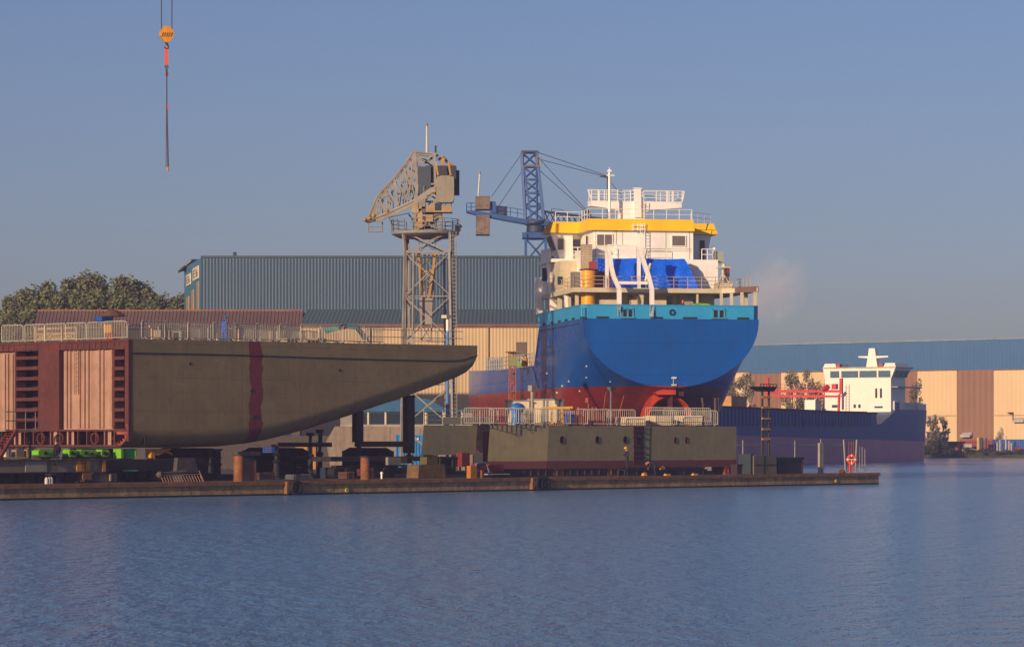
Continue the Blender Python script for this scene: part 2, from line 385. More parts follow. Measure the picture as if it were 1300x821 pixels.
# small building with blue roof, windows and concrete wall
BB = frp(510, 12.4); T = Thing('yard_office', 'small yard building with blue curved roof and strip windows behind the dark steel props', 'building', BB, 0, 0, GZ)
x0b, x1b = BB.X(432, 0), BB.X(600, 0); zw0, zw1, zf = BB.Z(540,0,0), BB.Z(523,0,0), BB.Z(520,0,0)
MB().box(x0b, x1b, 0, 8, GZ, zw1+.1).part('wall', mat('grey_render', '#8a8378', .8, var=.15), T)
pts = [(BB.X(px,0), BB.Z(py,0,0)) for px, py in ((432,522),(432,519),(470,516),(500,509),(530,504.5),(545,507),(568,520),(600,521.5),(600,523))]
MB().prism(pts, 'y', -.3, 8.2).part('roof', mat('blue_roof_paint', '#15577f', .5), T)
g = MB()
for a, b_ in ((450,466),(468,488),(491,512),(519,539),(543,562),(566,585)):
    g = MB().box(BB.X(a,-.02), BB.X(b_,-.02), -.06, 0, zw0+.15, zw1-.05); wn = g.part('window', glassy(), T)
    f = MB(); f.box(BB.X(b_,-.02)+.02, BB.X(b_,-.02)+.2, -.1, 0, zw0+.1, zw1); f.part('frame', CREAM(), T, wn)
MB().box(x0b, x1b, -.12, -.001, zw0-.2, zw0+.08).part('sill', mat('grey_sill', '#a19a8c', .8), T)

# concrete retaining wall and ramp in front of it
RW = frp(480, 13.4); CONC = mat('weathered_concrete', '#8b7b6c', .9, var=.15, dirt='#4c423a', dirt_amt=.35, streak=.5, scale=.6, bump=.02)
g = MB(); g.prism([(RW.X(420,0),GZ),(RW.X(600,0),GZ),(RW.X(600,0),RW.Z(541,0,0)),(RW.X(425,0),RW.Z(541,0,0)),(RW.X(414,0),RW.Z(560,0,0))], 'y', 0, .5)
g.top('retaining_wall', CONC, RW, 'stained beige concrete wall behind the props of the olive hull stern', 'wall', base=(0,0,GZ))
T = Thing('storage_container', 'bright blue ribbed steel container standing in front of the beige concrete wall', 'container', RW, RW.X(518,-.8), -.8, GZ)
BLU = mat('bright_blue_paint', '#1572ae', .5, var=.15, streak=.2, corr=('x', .3), corr_h=.06); BLUS = mat('bright_blue_trim', '#1a7fc0', .5)
xa, xb = RW.X(503,-2), RW.X(536,-2)
MB().box(xa, xb, -2, -.1, GZ+.15, RW.Z(552,0,-2)).part('body', BLU, T)
g = MB(); za, zz = GZ+.02, RW.Z(551,0,-2)
for x in (xa, xb): g.box(x-.06, x+.06, -2.08, -1.95, za, zz)
g.box(xa+.06, xb-.06, -2.06, -1.95, zz-.15, zz-.03); g.box(xa+.06, xb-.06, -2.06, -1.95, za, za+.14); g.part('frame', BLUS, T)
MB().box(RW.X(527,-2), RW.X(531.5,-2), -2.06, -2.01, RW.Z(557.5,0,-2), RW.Z(556,0,-2)).part('label_plate', WHITE(), T)

# yellow steel door leaf and concrete walls seen beneath the hull
RX = frp(385, 13.0); CONCD = mat('shaded_concrete', '#4d4440', .9, var=.2, dirt='#2c2624', dirt_amt=.4, streak=.4)  # concrete colour darkened, carrying the shade under the hull section
T = Thing('store_shed', 'low concrete store with an ochre roller door seen beneath the olive hull', 'shed', RX, RX.X(370,0), 0, GZ)
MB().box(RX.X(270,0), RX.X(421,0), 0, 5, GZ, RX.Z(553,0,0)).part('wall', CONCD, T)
MB().box(RX.X(375,0), RX.X(390,0), -.08, 0, GZ, RX.Z(564,0,0)).part('roller_door', mat('ochre_door', '#b9822a', .6, corr=('x',.25), corr_h=.03), T)
MB().box(RX.X(397,0), RX.X(401,0), -.15, 0, GZ, RX.Z(562,0,0)).part('pilaster', mat('ochre_post', '#a8763c', .8), T)

# right-hand hall across the water (recedes to the left)
p1, p0 = 5.5, 5.12
a = (( 945-650)/p0, F/p0); b_ = ((1300-650)/p1, F/p1)
th = atan2(b_[1]-a[1], b_[0]-a[0]); HR = Fr(b_[0], b_[1], th)
T = Thing('ferry_hall', 'long hall across the water with blue top and tall cream doors in a brown wall', 'hall', HR, -30, 0, 1.4)
XR = lambda px: HR.X(px, 0)
zt = HR.Z(430, 0, 0); zm = HR.Z(467, 0, 0)-.2
BLH = mat('blue_hall_cladding', '#35638a', .5, var=.08, corr=('x', 1.0), corr_h=.012, scale=.08)
BRW = mat('brown_hall_cladding', '#87603f', .6, var=.1, corr=('x', 1.6), corr_h=.05, scale=.1, streak=.2)
CRD = mat('cream_door_sheet', '#d8b886', .55, var=.05, corr=('x', 1.2), corr_h=.03, scale=.1, streak=.08)
MB().box(XR(850), 80, 0, 60, zm, zt).part('upper_wall', BLH, T)
MB().box(XR(850), 80.1, -.2, 60.1, zt, zt+.3).part('roof_edge', mat('pale_flashing', '#7d8d98', .5), T)
MB().box(XR(850), 80, .1, 60, 1.4, zm).part('lower_wall', BRW, T)
for a, b_, ya, yb in ((855, 905, 0, 472), (933.5, 951.5, 0, 473), (992, 1047, 0, 473), (1165, 1215, 0, 471), (1262, 1330, 0, 470)):
    dz = HR.Z(yb, XR(a), 0); d_ = MB().box(XR(a), XR(b_), -.12, .09, 1.6, dz).part('sliding_door', CRD, T)
    f = MB(); f.box(XR(a)-.3, XR(b_)+.3, -.3, -.13, dz, dz+.3); f.part('door_rail', mat('door_rail_paint', '#6f5b45', .6), T, d_)
    f = MB(); f.box(XR(a)+.1, XR(b_)-.1, -.16, -.121, 9.5, 9.75); f.part('door_seam', mat('seam', '#b38f5c', .6), T, d_)
MB().box(XR(1220), XR(1262), -.4, .09, 1.4, 4.1).part('brick_plinth', mat('red_plinth', '#8a4a38', .8), T)
for px, py, w_ in ((1229, 553, 12), (1229, 566, 12), (1296, 534, 14), (1182, 533, 12)):
    z = HR.Z(py, XR(px), 0); g = MB(); g.hexa([(XR(px-w_/2),-1.4,z-.3),(XR(px+w_/2),-1.4,z-.3),(XR(px+w_/2),-.13,z+.1),(XR(px-w_/2),-.13,z+.1)], [(XR(px-w_/2),-1.4,z+.1),(XR(px+w_/2),-1.4,z+.1),(XR(px+w_/2),-.13,z+.8),(XR(px-w_/2),-.13,z+.8)])
    g.part('vent_hood', mat('pale_hood', '#b9b3a6', .5), T)
g = MB()
for px in (1286,): z = HR.Z(525, XR(px), 0); g.box(XR(px)-.8, XR(px)+.3, -1, -.13, z, z+.35); g.box(XR(px)+.1, XR(px)+.25, -.4, -.13, z-1.8, z)
g.part('flood_light', DARK(), T)

# ================================================================= OLIVE HULL SECTION ON THE QUAY
HX, HY = 17.96, 7.63
Hf = Fr(*Q.w(HX, HY), Q.th)                # x along the side to the stern, y inboard
hz = lambda px, py: Hf.Z(py, Hf.X(px, 0), 0)
OL = '#93805a'
def strip_extra(g, ob, out):
    sp = g.n('SeparateXYZ'); g.l(ob, sp.inputs[0]); nz = g.noise(ob, (.3,1,.7), 1.2, 4)
    xx = g.math('ADD', sp.outputs[0], g.math('MULTIPLY', g.math('SUBTRACT', nz, .5), 1.0))
    a = Hf.X(316.5, 0)-17; b_ = Hf.X(332, 0)-17
    m = g.math('MULTIPLY', g.ramp(xx, a, a+.08), g.math('SUBTRACT', 1, g.ramp(xx, b_, b_+.08)))
    red = g.mix(g.noise(ob, (1,1,.4), 1.5, 4), srgb('#6a2a30'), srgb('#8e4444'))
    fr_ = g.math('PINGPONG', sp.outputs[0], .38); lz = g.math('PINGPONG', sp.outputs[2], .62)
    ln = g.math('SUBTRACT', 1, g.ramp(g.math('MINIMUM', fr_, lz), 0, .05)); wv = g.noise(ob, (1,1,1), .9, 3)
    out = g.mix(g.math('MULTIPLY', ln, g.math('MULTIPLY', wv, .28)), out, srgb('#5c4e36'))
    pt = g.ramp(g.noise(ob, (.5,1,1.2), .55, 5, .7), .60, .63); out = g.mix(g.math('MULTIPLY', pt, .22), out, srgb('#a89a78'))
    return g.mix(m, out, red)
OLIVE = mat('olive_primer', OL, .8, var=.14, dirt='#6c5c40', dirt_amt=.3, streak=.22, scale=.35, bump=.004, panel=(5.9, 2.4), extra=strip_extra, spec=.2)
T = Thing('hull_section', 'huge olive hull section with open red-oxide end and maroon seam band, raised on props', 'ship section', Hf, 17, 11, GZ)
BOT = [(163,567),(240,568),(290,566.5),(327,562.5),(352,558),(377,551.5),(400,545.5),(420,539),(450,529.5),(475,521),(500,512.5),(525,504),(550,495),(575,485.5),(590,479),(598,474),(603,468),(605.5,460),(606,454)]
TOP = lambda px: 430+(px-163)*(438.5-430)/442
WID = 24.0
rings = []
for px, py in BOT:
    x = Hf.X(px, 0); zb = hz(px, py); zt = hz(px, TOP(px)); r = min(1.3, (zt-zb)*.45); ring = [(x, 0, zt)]
    for k in range(15):
        a = k/14*pi/2; ring.append((x, r-r*cos(a), zb+r-r*sin(a)))
    for k in range(6):
        a = pi/2-k/5*pi/2; ring.append((x, WID-(r-r*cos(a)), zb+r-r*sin(a)))
    ring.append((x, WID, zt)); rings.append(ring)
g = MB(); g.loft(rings, caps=False, closed=False); n = len(rings[0]); L = len(rings)
g.add(rings[-1], [tuple(range(n))]); sh = g.part('side_plating', OLIVE, T)
so_ = sh.modifiers.new('thickness', 'SOLIDIFY'); so_.thickness = .05; so_.offset = -1
g = MB(); g.add([rings[0][0], rings[0][-1], rings[-1][-1], rings[-1][0]], [(0,1,2,3)]); 
g.v = [(v[0], v[1], v[2]-.02) for v in g.v]; g.part('deck', mat('deck_primer', '#6d4a3e', .8, var=.3), T)
# rubbing line along the side
g = MB(); KN = [(166,448),(230,449),(300,450.5),(400,454),(500,456.8),(560,458),(585,457.5),(606,451)]
for (a, ya), (b_, yb) in zip(KN, KN[1:]):
    xa, xb = Hf.X(a,0), Hf.X(b_,0); za, zb = hz(a,ya), hz(b_,yb)
    g.hexa([(xa,-.045,za-.04),(xb,-.045,zb-.04),(xb,.01,zb-.04),(xa,.01,za-.04)], [(xa,-.045,za+.04),(xb,-.045,zb+.04),(xb,.01,zb+.04),(xa,.01,za+.04)])
g.part('rubbing_line', mat('knuckle_line', '#2c281d', .8), T)
g = MB()
for px, py in ((318,496),(322,529),(326,530),(320,531),(240,462),(430,470)): g.box(Hf.X(px,0), Hf.X(px,0)+.18, -.03, .01, hz(px,py)-.08, hz(px,py)+.12)
g.part('lifting_lug', DARK(), T)
# ---- the cut end: x = 0 plane, y inboard
CY = lambda px: Hf.Y(px, -.02)
cz = lambda px, py: Hf.Z(py, 0, CY(px))
MR = MAROON(); MRD = mat('dark_oxide_primer', '#3a1c1c', .8, var=.3); SAL = mat('salmon_primer', '#a5806a', .65, var=.18, dirt='#7d5140', dirt_amt=.3, streak=.3, scale=.8, corr=('y', 1.1), corr_h=.05)
zD = cz(163, 430.5); zB = cz(163, 567); yE = WID-.1
MB().box(1.6, 1.7, .1, yE, zB+.2, zD-.1).part('inner_bulkhead', MRD, T)
def cut(name, px0, px1, py0, py1, m, x=-.02, d=.25, par=None):
    ya, yb = CY(px1), CY(px0); return MB().box(x, x+d, ya, yb, cz((px0+px1)/2, py1), cz((px0+px1)/2, py0)).part(name, m, T, par)
cut('web_plate', 48.5, 75, 436, 546, MR, -.02, 1.6)
p_ = cut('corrugated_bulkhead', 76, 143.5, 441, 545, SAL, .35, .2); p2 = cut('corrugated_bulkhead', -20, 19.5, 447, 546, SAL, .35, .2)
g = MB()
for px in (80.5, 85, 97, 103, 108, 122, 127, 138): g.box(.22, .34, CY(px)-.07, CY(px)+.07, cz(px,543), cz(px,443))
g.part('stiffener', SAL, T, p_)
g = MB()
for px in (2, 6, 12): g.box(.22, .34, CY(px)-.07, CY(px)+.07, cz(px,545), cz(px,449))
g.part('stiffener', SAL, T, p2)
g = MB(); g.ladder((.15, CY(97), cz(93,500)), (.15, CY(97), cz(93,442)), (0, .42, 0), .3, .03); g.part('rung_ladder', SAL, T, p_)
for a, b_, n_ in ((20, 48, 9), (144.5, 157.5, 9)):
    g = MB()
    for k in range(n_):
        py = 440+k*(545-440)/(n_-1); z = cz((a+b_)/2, py); g.box(-.02, 1.6, CY(b_), CY(a), z-.05, z+.05); g.box(-.02, .1, CY(b_), CY(a), z-.18, z-.05)
    g.part('stringer', MR, T)
cut('edge_frame', 158.5, 163.3, 431, 560, MR, -.03, .3)
cut('edge_frame', 143.6, 145.4, 434, 546, MR, -.03, .9)
cut('edge_frame', 18.6, 20.6, 440, 546, MR, -.03, .9)
# deck head with brackets
MB().box(-.05, .3, .0, yE, zD-.13, zD+.0).part('deck_edge', MR, T)
g = MB(); y = .3
while y < 15: MB().box(-.03, .02, y, y+.08, zD-.62, zD-.13).part('bracket', MR, T); y += .62
MB().box(.02, .6, .05, yE, zD-.62, zD-.13).part('deck_girder', MR, T)
# double bottom
zt2 = cz(80, 546); 
MB().box(-.04, 1.6, .05, yE, zt2-.06, zt2+.06).part('tank_top', MR, T)
MB().box(-.04, 1.6, .9, yE, zB+.0, zB+.14).part('bottom_plate', MR, T)
k = 0; y = 1.4
while y < yE: MB().box(-.03, .15+(k%3==0)*1.3, y, y+.1, zB+.14, zt2-.06).part('floor_frame', MR, T); k += 1; y += .95
g = MB()
for y in (2.0, 5.9, 7.7, 11.6): 
    MB().box(.2, .23, y, y+.75, zB+.14, zt2-.06).part('pale_web', SAL, T)  # web plates in salmon primer, paler than the oxide frames
g = MB()
for y in (3.1, 6.8, 8.8): g = MB(); g.torus((-.0, y+.4, (zB+zt2)/2), .38, .06, 'x', 16, 6); g.part('manhole_rim', MR, T)
# bilge curve frame
g = MB(); pr = [(0.0, zB+1.4)]+[(1.3-1.3*cos(a*pi/14), zB+1.3-1.3*sin(a*pi/14)) for a in range(8)]
for (ya, za), (yb, zb) in zip(pr, pr[1:]): g.hexa([(-.04,ya,za),(.25,ya,za),(.25,yb,zb),(-.04,yb,zb)], [(-.04,ya+.28,za+.1),(.25,ya+.28,za+.1),(.25,yb+.1,zb+.3),(-.04,yb+.1,zb+.3)])
g.box(-.04,.2, .15, 1.2, zt2-.3, zt2-.1); g.part('bilge_frame', mat('bright_oxide', '#9a4632', .7, var=.3), T)

# ---- things standing on its deck
ZK = zD
GV = GALV()
def barrier_proto(h=1.3, L=2.25):
    T = Thing('crowd_barrier', '.', 'barrier', Fr(0,0,0)); L2 = L/2
    g = MB(); g.path([(-L2,0,.15),(-L2,0,h-.12),(-L2+.12,0,h),(L2-.12,0,h),(L2,0,h-.12),(L2,0,.15),(-L2,0,.15)], .036, 5); g.part('frame', GV, T)
    g = MB(); n = 13
    for i in range(1, n): x = -L2+L*i/n; g.tube((x,0,.15),(x,0,h), .021, n=4)
    g.part('infill_bars', GV, T)
    for x in (-L2+.3, L2-.3): g = MB(); g.path([(x,-.3,.02),(x,0,.16),(x,.3,.02)], .025, 5); g.part('foot', GV, T)
    return T.o
BAR = [None]
def barrier(fr, x, y, z, rz, label, group, first=None):
    if BAR[0] is None: BAR[0] = barrier_proto(); o = BAR[0]; used = True
    else: o = copy_tree(BAR[0])
    wx, wy = fr.w(x, y); o.location = (wx, wy, z); o.rotation_euler = (random.uniform(-.03,.03), 0, fr.th+rz); o['label'] = label; o['group'] = group; return o
random.seed(3)
y = .5
barrier(Hf, .35, 1.7, ZK, pi/2, 'crowd barrier standing on the corner of the olive deck in front of the brown canopy', 'barriers on the olive deck')
for i in range(1, 6):
    barrier(Hf, .6+random.uniform(-.1,.1), 1.6+i*2.28, ZK-.0, pi/2+random.uniform(-.05,.05), 'crowd barrier above the open red-oxide end, %s to the left of the shelter barrier' % ORD[i-1], 'barriers above the open hull end')
for i in range(11):
    x = 2.8+i*2.26; 
    barrier(Hf, x, .5+random.uniform(-.1,.15), Hf.Z(TOP(650+F*Hf.w(x,0)[0]/Hf.w(x,0)[1]), x, 0), random.uniform(-.05,.05), 'front-row crowd barrier on the olive deck side edge, %s from the left' % ORD[i], 'front row of barriers on the olive deck')
for i in range(9):
    x = 3.4+i*2.5
    barrier(Hf, x, 5.2+random.uniform(-.4,.4), ZK, random.uniform(-.12,.12), 'rear-row crowd barrier standing inboard on the olive deck, %s from the left' % ORD[i], 'rear row of barriers on the olive deck')
# open tube railing towards the stern
T = Thing('deck_railing', 'thin tube railing on the stern end of the olive hull deck', 'railing', Hf, 30, .4, hz(540, TOP(540)))
zs = lambda px: hz(px, TOP(px)+.3)
MB().rail([(Hf.X(px,0), .4, zs(px)) for px in (470, 515, 560, 592)], 1.1, 2, 1.6, .03, .035).part('rails', GV, T)
T = Thing('deck_railing', 'second tube railing further back on the stern of the olive deck', 'railing', Hf, 26, 9, ZK-.3)
MB().rail([(20, 9, ZK-.25), (34, 9, ZK-.45)], 1.2, 3, 1.8, .03, .035).part('rails', mat('cream_tube', '#b79f78', .5), T)
# blue-green netting draped over two barriers
g = MB(); pts = [(Hf.X(px, 3), 3+.4*sin(px), Hf.Z(py, Hf.X(px,3), 3)) for px, py in ((416,417),(425,413),(440,411),(452,412),(458,420),(464,430))]
v = []; f = []
for (x, yy, z) in pts: v += [(x,yy,z),(x+.3,yy+.8,z-.05),(x,yy-.15,z-.35)]
for i in range(5): f += [(3*i,3*i+1,3*i+4,3*i+3),(3*i,3*i+3,3*i+5,3*i+2)]
o = g.add(v, f).top('scaffold_net', mat('green_net', '#3f8a80', .8, var=.3), Hf, 'teal scaffold netting thrown over the deck barriers towards the stern', 'netting', base=(Hf.X(440,3),3,ZK-.4))
o.modifiers.new('s', 'SOLIDIFY').thickness = .05
# long cream beams, benches and stacked pipes on the deck
CB = mat('cream_steel', '#c0a47a', .6, var=.25, dirt='#7d6144', dirt_amt=.4)
def deck_beam(px0, px1, y, pyt, label):
    xa, xb = Hf.X(px0,y), Hf.X(px1,y); z = Hf.Z(pyt,xa,y); T = Thing('steel_beam', label, 'beam', Hf, (xa+xb)/2, y, ZK)
    MB().box(xa, xb, y, y+.25, z-.14, z).part('beam', CB, T); k = xa+.3; i = 0
    while k < xb: MB().box(k, k+.15, y+.05, y+.2, ZK-.3, z-.14).part('trestle', CB, T); k += 3.3
deck_beam(190, 300, 7.5, 413, 'long cream steel beam on trestles behind the barriers, left of the worker in blue')
deck_beam(300, 380, 7, 413.5, 'long cream steel beam on trestles behind the barriers, right of the worker in blue')
T = Thing('pipe_stack', 'bundle of cream pipes on low stands above the open hull end', 'pipes', Hf, .9, CY(55), ZK)
g = MB()
for k, (dz, dy) in enumerate(((.25,0),(.42,.1),(.6,0),(1.0,.05))): g.tube((1.4+dy, CY(28), ZK+dz), (1.4+dy, CY(80), ZK+dz), .09, n=8)
g.part('pipes', CB, T); g = MB()
for px in (28, 40, 62, 80): g.box(1.2, 1.6, CY(px)-.08, CY(px)+.08, ZK, ZK+1.15)
g.part('stand', CB, T)
rd = random.Random(5)
for i in range(9):
    px = [372, 385, 398, 408, 430, 448, 212, 236, 350][i]; y = rd.uniform(1.2, 3.5); x = Hf.X(px, y)
    lab = ['open timber crate below the end of the brown roof','narrow grey timber crate in the barrier row','grey-green timber crate left of the teal netting','pale wooden crate at the left foot of the teal netting','weathered crate beneath the teal netting','rust-stained crate at the right foot of the teal netting','pale crate left of the worker in blue','low crate close left of the worker in blue','pale crate above the maroon seam band'][i]
    T = Thing('timber_crate', lab, 'crate', Hf, x, y, ZK, 'crates on the olive deck'); h = rd.uniform(.45,.85); wd = rd.uniform(.8,1.3)
    zz = ZK-.15*(px > 300)
    MB().box(x-wd/2, x+wd/2, y, y+.8, zz, zz+h).part('box', mat('crate_%d' % (i%3), ['#a5987c','#8d9a8c','#94785a'][i%3], .8, var=.3), T)
    g = MB()
    for k in range(4): g.box(x-wd/2-.02+k*wd/3-.03, x-wd/2+k*wd/3+.05, y-.03, y-.002, zz, zz+h)
    g.part('battens', CB, T)
# little site hut with brown canopy
px = 143; y = 3.4; x = Hf.X(px, y)
T = Thing('tool_shelter', 'brown canvas parasol shelter over orange and yellow equipment on the olive deck corner', 'shelter', Hf, x, y, ZK)
zt = Hf.Z(392, x, y); ze = Hf.Z(400.5, x, y)
g = MB(); g.lathe(x, y, [(.95, ze-.05), (.93, ze), (.45, (ze+zt)/2+.08), (.22, zt-.05), (.05, zt)], 10); g.part('canopy', mat('brown_canvas', '#6d4a35', .8, var=.2), T)
MB().tube((x,y,ZK),(x,y,ze), .04).part('pole', DARK(), T)
MB().box(x-1.2, x-.15, y-.2, y+.5, ze-.42, ze-.12).part('tarpaulin', mat('blue_tarp', '#0d4f9e', .45, var=.25, bump=.05), T)
MB().box(x-.45, x+.5, y-.4, y+.4, ZK+.55, ZK+1.15).part('yellow_unit', mat('machine_yellow', '#d8920c', .5, var=.2), T)
MB().box(x-.4, x+.45, y-.45, y+.35, ZK, ZK+.5).part('orange_unit', mat('machine_orange', '#b5411a', .55, var=.25), T)

# ================================================================= PEOPLE
def human(name, label, fr, x, y, z, rz, J, clothes, skin, hat, vest=None, S=1.0):
    """J: joint dict in metres, local (x right, y away, z up)"""
    T = Thing(name, label, 'person', fr, x, y, z); T.o.rotation_euler = (0,0,fr.th+rz)
    order = ['pelvis','belly','chest','neck','head0','head1','shL','elL','wrL','haL','shR','elR','wrR','haR','hiL','knL','anL','toL','hiR','knR','anR','toR']
    par = dict(belly='pelvis', chest='belly', neck='chest', head0='neck', head1='head0', shL='chest', elL='shL', wrL='elL', haL='wrL', shR='chest', elR='shR', wrR='elR', haR='wrR',
               hiL='pelvis', knL='hiL', anL='knL', toL='anL', hiR='pelvis', knR='hiR', anR='knR', toR='anR')
    rad = dict(pelvis=(.16,.12), belly=(.15,.115), chest=(.19,.13), neck=(.06,.06), head0=(.085,.095), head1=(.085,.1), sh=(.085,.08), el=(.055,.055), wr=(.045,.04), ha=(.045,.03), hi=(.105,.1), kn=(.075,.075), an=(.058,.06), to=(.05,.045))
    me = bpy.data.meshes.new(name); me.from_pydata([J[k] for k in order], [(order.index(par[k]), order.index(k)) for k in order if k in par], [])
    o = bpy.data.objects.new('body', me); COL.objects.link(o)
    md = o.modifiers.new('skin', 'SKIN'); md.use_smooth_shade = True
    for i, k in enumerate(order):
        sv = me.skin_vertices[0].data[i]; sv.radius = rad.get(k, rad.get(k[:2])); sv.use_root = (k == 'pelvis')
    s2 = o.modifiers.new('sub', 'SUBSURF'); s2.levels = 1; s2.render_levels = 1
    dg = bpy.context.evaluated_depsgraph_get(); m2 = bpy.data.meshes.new_from_object(o.evaluated_get(dg)); o.modifiers.clear(); o.data = m2
    m2.materials.clear(); m2.materials.append(clothes); m2.materials.append(skin); m2.materials.append(BLK)
    hn = Vector(J['neck']); hh = [Vector(J['haL']), Vector(J['haR'])]; an = [Vector(J['toL']), Vector(J['toR']), Vector(J['anL']), Vector(J['anR'])]
    hd = [Vector(J['head0']), Vector(J['head1'])]
    for p in m2.polygons:
        c = p.center
        if min((c-h).length for h in hd) < .125 or min((c-h).length for h in hh) < .06: p.material_index = 1
        elif min((c-a).length for a in an) < .085: p.material_index = 2
        p.use_smooth = True
    o.parent = T.o
    h1 = Vector(J['head1']); d = (h1-Vector(J['head0'])).normalized()
    g = MB(); u = d.orthogonal().normalized(); v = d.cross(u); rings = []
    for r, s in ((.16,-.0),(.135,.01),(.13,.05),(.11,.1),(.06,.135),(.01,.145)): rings.append([h1+d*(s+.02)+(u*cos(t*pi/6)+v*sin(t*pi/6))*r for t in range(12)])
    g.loft(rings); q = bpy.data.objects.new('hard_hat', g.mesh('hard_hat', hat, smooth=R(50))); COL.objects.link(q); q.parent = T.o
    return T
SKIN = mat('skin', '#b57a58', .6, var=.08, streak=0); BLUC = mat('blue_coverall', '#1c5cc8', .8, var=.2, streak=0); NAVC = mat('navy_coverall', '#1b2233', .85, var=.25, streak=0)
HATB = mat('blue_helmet', '#0f6fc4', .35, var=.05, streak=0); HATY = mat('yellow_helmet', '#f0a40a', .35, var=.05, streak=0)
base = dict(pelvis=(0,0,.98), belly=(0,0,1.13), chest=(0,0,1.36), neck=(0,-.02,1.52), head0=(0,-.04,1.62), head1=(0,-.04,1.70),
    shL=(-.19,0,1.42), elL=(-.27,.02,1.15), wrL=(-.27,-.14,.95), haL=(-.26,-.2,.88), shR=(.19,0,1.42), elR=(.28,.02,1.15), wrR=(.27,-.14,.95), haR=(.26,-.2,.88),
    hiL=(-.1,0,.92), knL=(-.12,-.03,.5), anL=(-.13,.02,.1), toL=(-.14,-.14,.05), hiR=(.1,0,.92), knR=(.12,-.03,.5), anR=(.13,.02,.1), toR=(.14,-.14,.05))
x = Hf.X(285, 1.6)
J = dict(base); J.update(elL=(-.36,.05,1.3), wrL=(-.42,.28,1.2), haL=(-.43,.36,1.2), elR=(.34,.08,1.22), wrR=(.4,.33,1.12), haR=(.42,.41,1.12), head0=(.03,0,1.62), head1=(.04,.01,1.7))
for k in ('toL','toR'): J[k] = (J[k][0], .16, .05)
T = human('person', 'worker in blue coveralls and blue helmet standing behind the barriers on the olive deck', Hf, x, 1.6, ZK-.1, -Hf.th, J, BLUC, SKIN, HATB)
T.o.scale = (1.12,)*3
g = MB(); g.box(-.1, .08, -.155, -.13, 1.36, 1.44); q = bpy.data.objects.new('back_patch', g.mesh('back_patch', WHITE())); COL.objects.link(q); q.parent = T.o

# ================================================================= BLUE SHIP
S = Fr(14.43, 285.7, R(10.5))
def blue_extra(g, ob, out): return zsplit(8.75-GZ, '#8a3029', .1)(g, ob, out)
HB = mat('blue_hull_paint', '#004f9e', .24, var=.1, dirt='#1c3c6c', dirt_amt=.18, streak=.32, scale=.2, bump=.004, panel=(7.3, 2.9), extra=blue_extra, spec=.5)
LB = mat('light_blue_paint', '#2b95c6', .45, var=.08, streak=.15, scale=.4, bump=.004)
TS = Thing('cargo_ship', 'large cargo ship with blue hull, red bottom, white accommodation and yellow bridge band', 'ship', S, 0, 10, GZ)
def ip(tab, y):
    if y <= tab[0][0]: return tab[0][1]
    for (a, va), (b_, vb) in zip(tab, tab[1:]):
        if y <= b_: t = (y-a)/(b_-a); return va+(vb-va)*t
    return tab[-1][1]
tzb = [(0,8.6),(2,8.0),(4,7.2),(7,5.8),(12,3.6),(18,2.3),(24,2.0),(90,2.0)]
tzk = [(0,14.6),(3,14.2),(7,12.6),(12,10.0),(18,7.2),(26,4.8),(90,4.5)]
tn = [(0,2.0),(3,2.15),(7,2.4),(12,2.7),(20,3.0),(90,3.2)]
HBM = 8.2
def Bm(y): return HBM if y < 50 else HBM*sqrt(max(0.0004, 1-((y-50)/34)**2))
def ztop(y): return 14.8 if y <= 20.6 else (14.8-(y-20.6)/2.6*3.7 if y < 23.2 else 11.1+max(0, (y-45))*.02)
def ring(y):
    zb, zk, n_, B = ip(tzb,y), ip(tzk,y), ip(tn,y), Bm(y); zt = ztop(y); zk = min(zk, zt-.1); h = []
    for k in range(15):
        a = k/14*pi/2; ux = sin(a)**(2/n_); uz = 1-cos(a)**(2/n_); h.append((B*ux, y, zb+(zk-zb)*uz))
    h.append((B, y, (zk+zt)/2)); h.append((B, y, zt))
    return [(-p[0], p[1], p[2]) for p in reversed(h)]+h[1:]
ys = [0,.6,1.5,3,5,7,9,12,15,18,20.6,21.5,22.4,23.2,26,30,36,42,48,50,54,58,62,66,70,74,77,79,81,82.5,83.6,83.99]
rings = [ring(y) for y in ys]; g = MB(); g.loft(rings, caps=False, closed=False); nr = len(rings[0]); g.add(rings[0], [tuple(range(nr))])
for j in range(len(rings)-1): a = rings[j]; b_ = rings[j+1]; g.add([a[0], a[-1], b_[-1], b_[0]], [(0,1,2,3)])
hull = g.part('hull', HB, TS, smooth=R(32))
# bulwark around the poop, 1.2 m high, with freeing ports, chocks
zB0, zB1 = 14.803, 16.0; BW = HBM+.02
def bul_pts(o): return [(-BW-o, 21.0), (-BW-o, .5), (-BW+.5-o*.5, -.03-o), (BW-.5+o*.5, -.03-o), (BW+o, .5), (BW+o, 19)]
g = MB(); P = bul_pts(.02); P2 = bul_pts(-.12)
for i in range(5):
    a, b_, c, d = P[i], P[i+1], P2[i+1], P2[i]
    g.hexa([(a[0],a[1],zB0),(b_[0],b_[1],zB0),(c[0],c[1],zB0),(d[0],d[1],zB0)], [(a[0],a[1],zB1),(b_[0],b_[1],zB1),(c[0],c[1],zB1),(d[0],d[1],zB1)])
bul = g.part('bulwark', LB, TS)
g = MB(); sx = lambda px, y=-.06: S.X(px, y); szz = lambda py, y=-.06: S.Z(py, 0, y)
g.path([(a[0], a[1], zB1+.03) for a in bul_pts(.0)], .07, 6); g.part('top_rail', LB, TS, bul)
DKB = mat('dark_recess', '#10182a', .7)
for a, b_ in ((757,773),(833.5,841.5),(867,885),(936,951)):
    MB().box(sx(a), sx(b_), -.09, -.04, 14.83, 15.0).part('freeing_port', DKB, TS, bul)
g = None
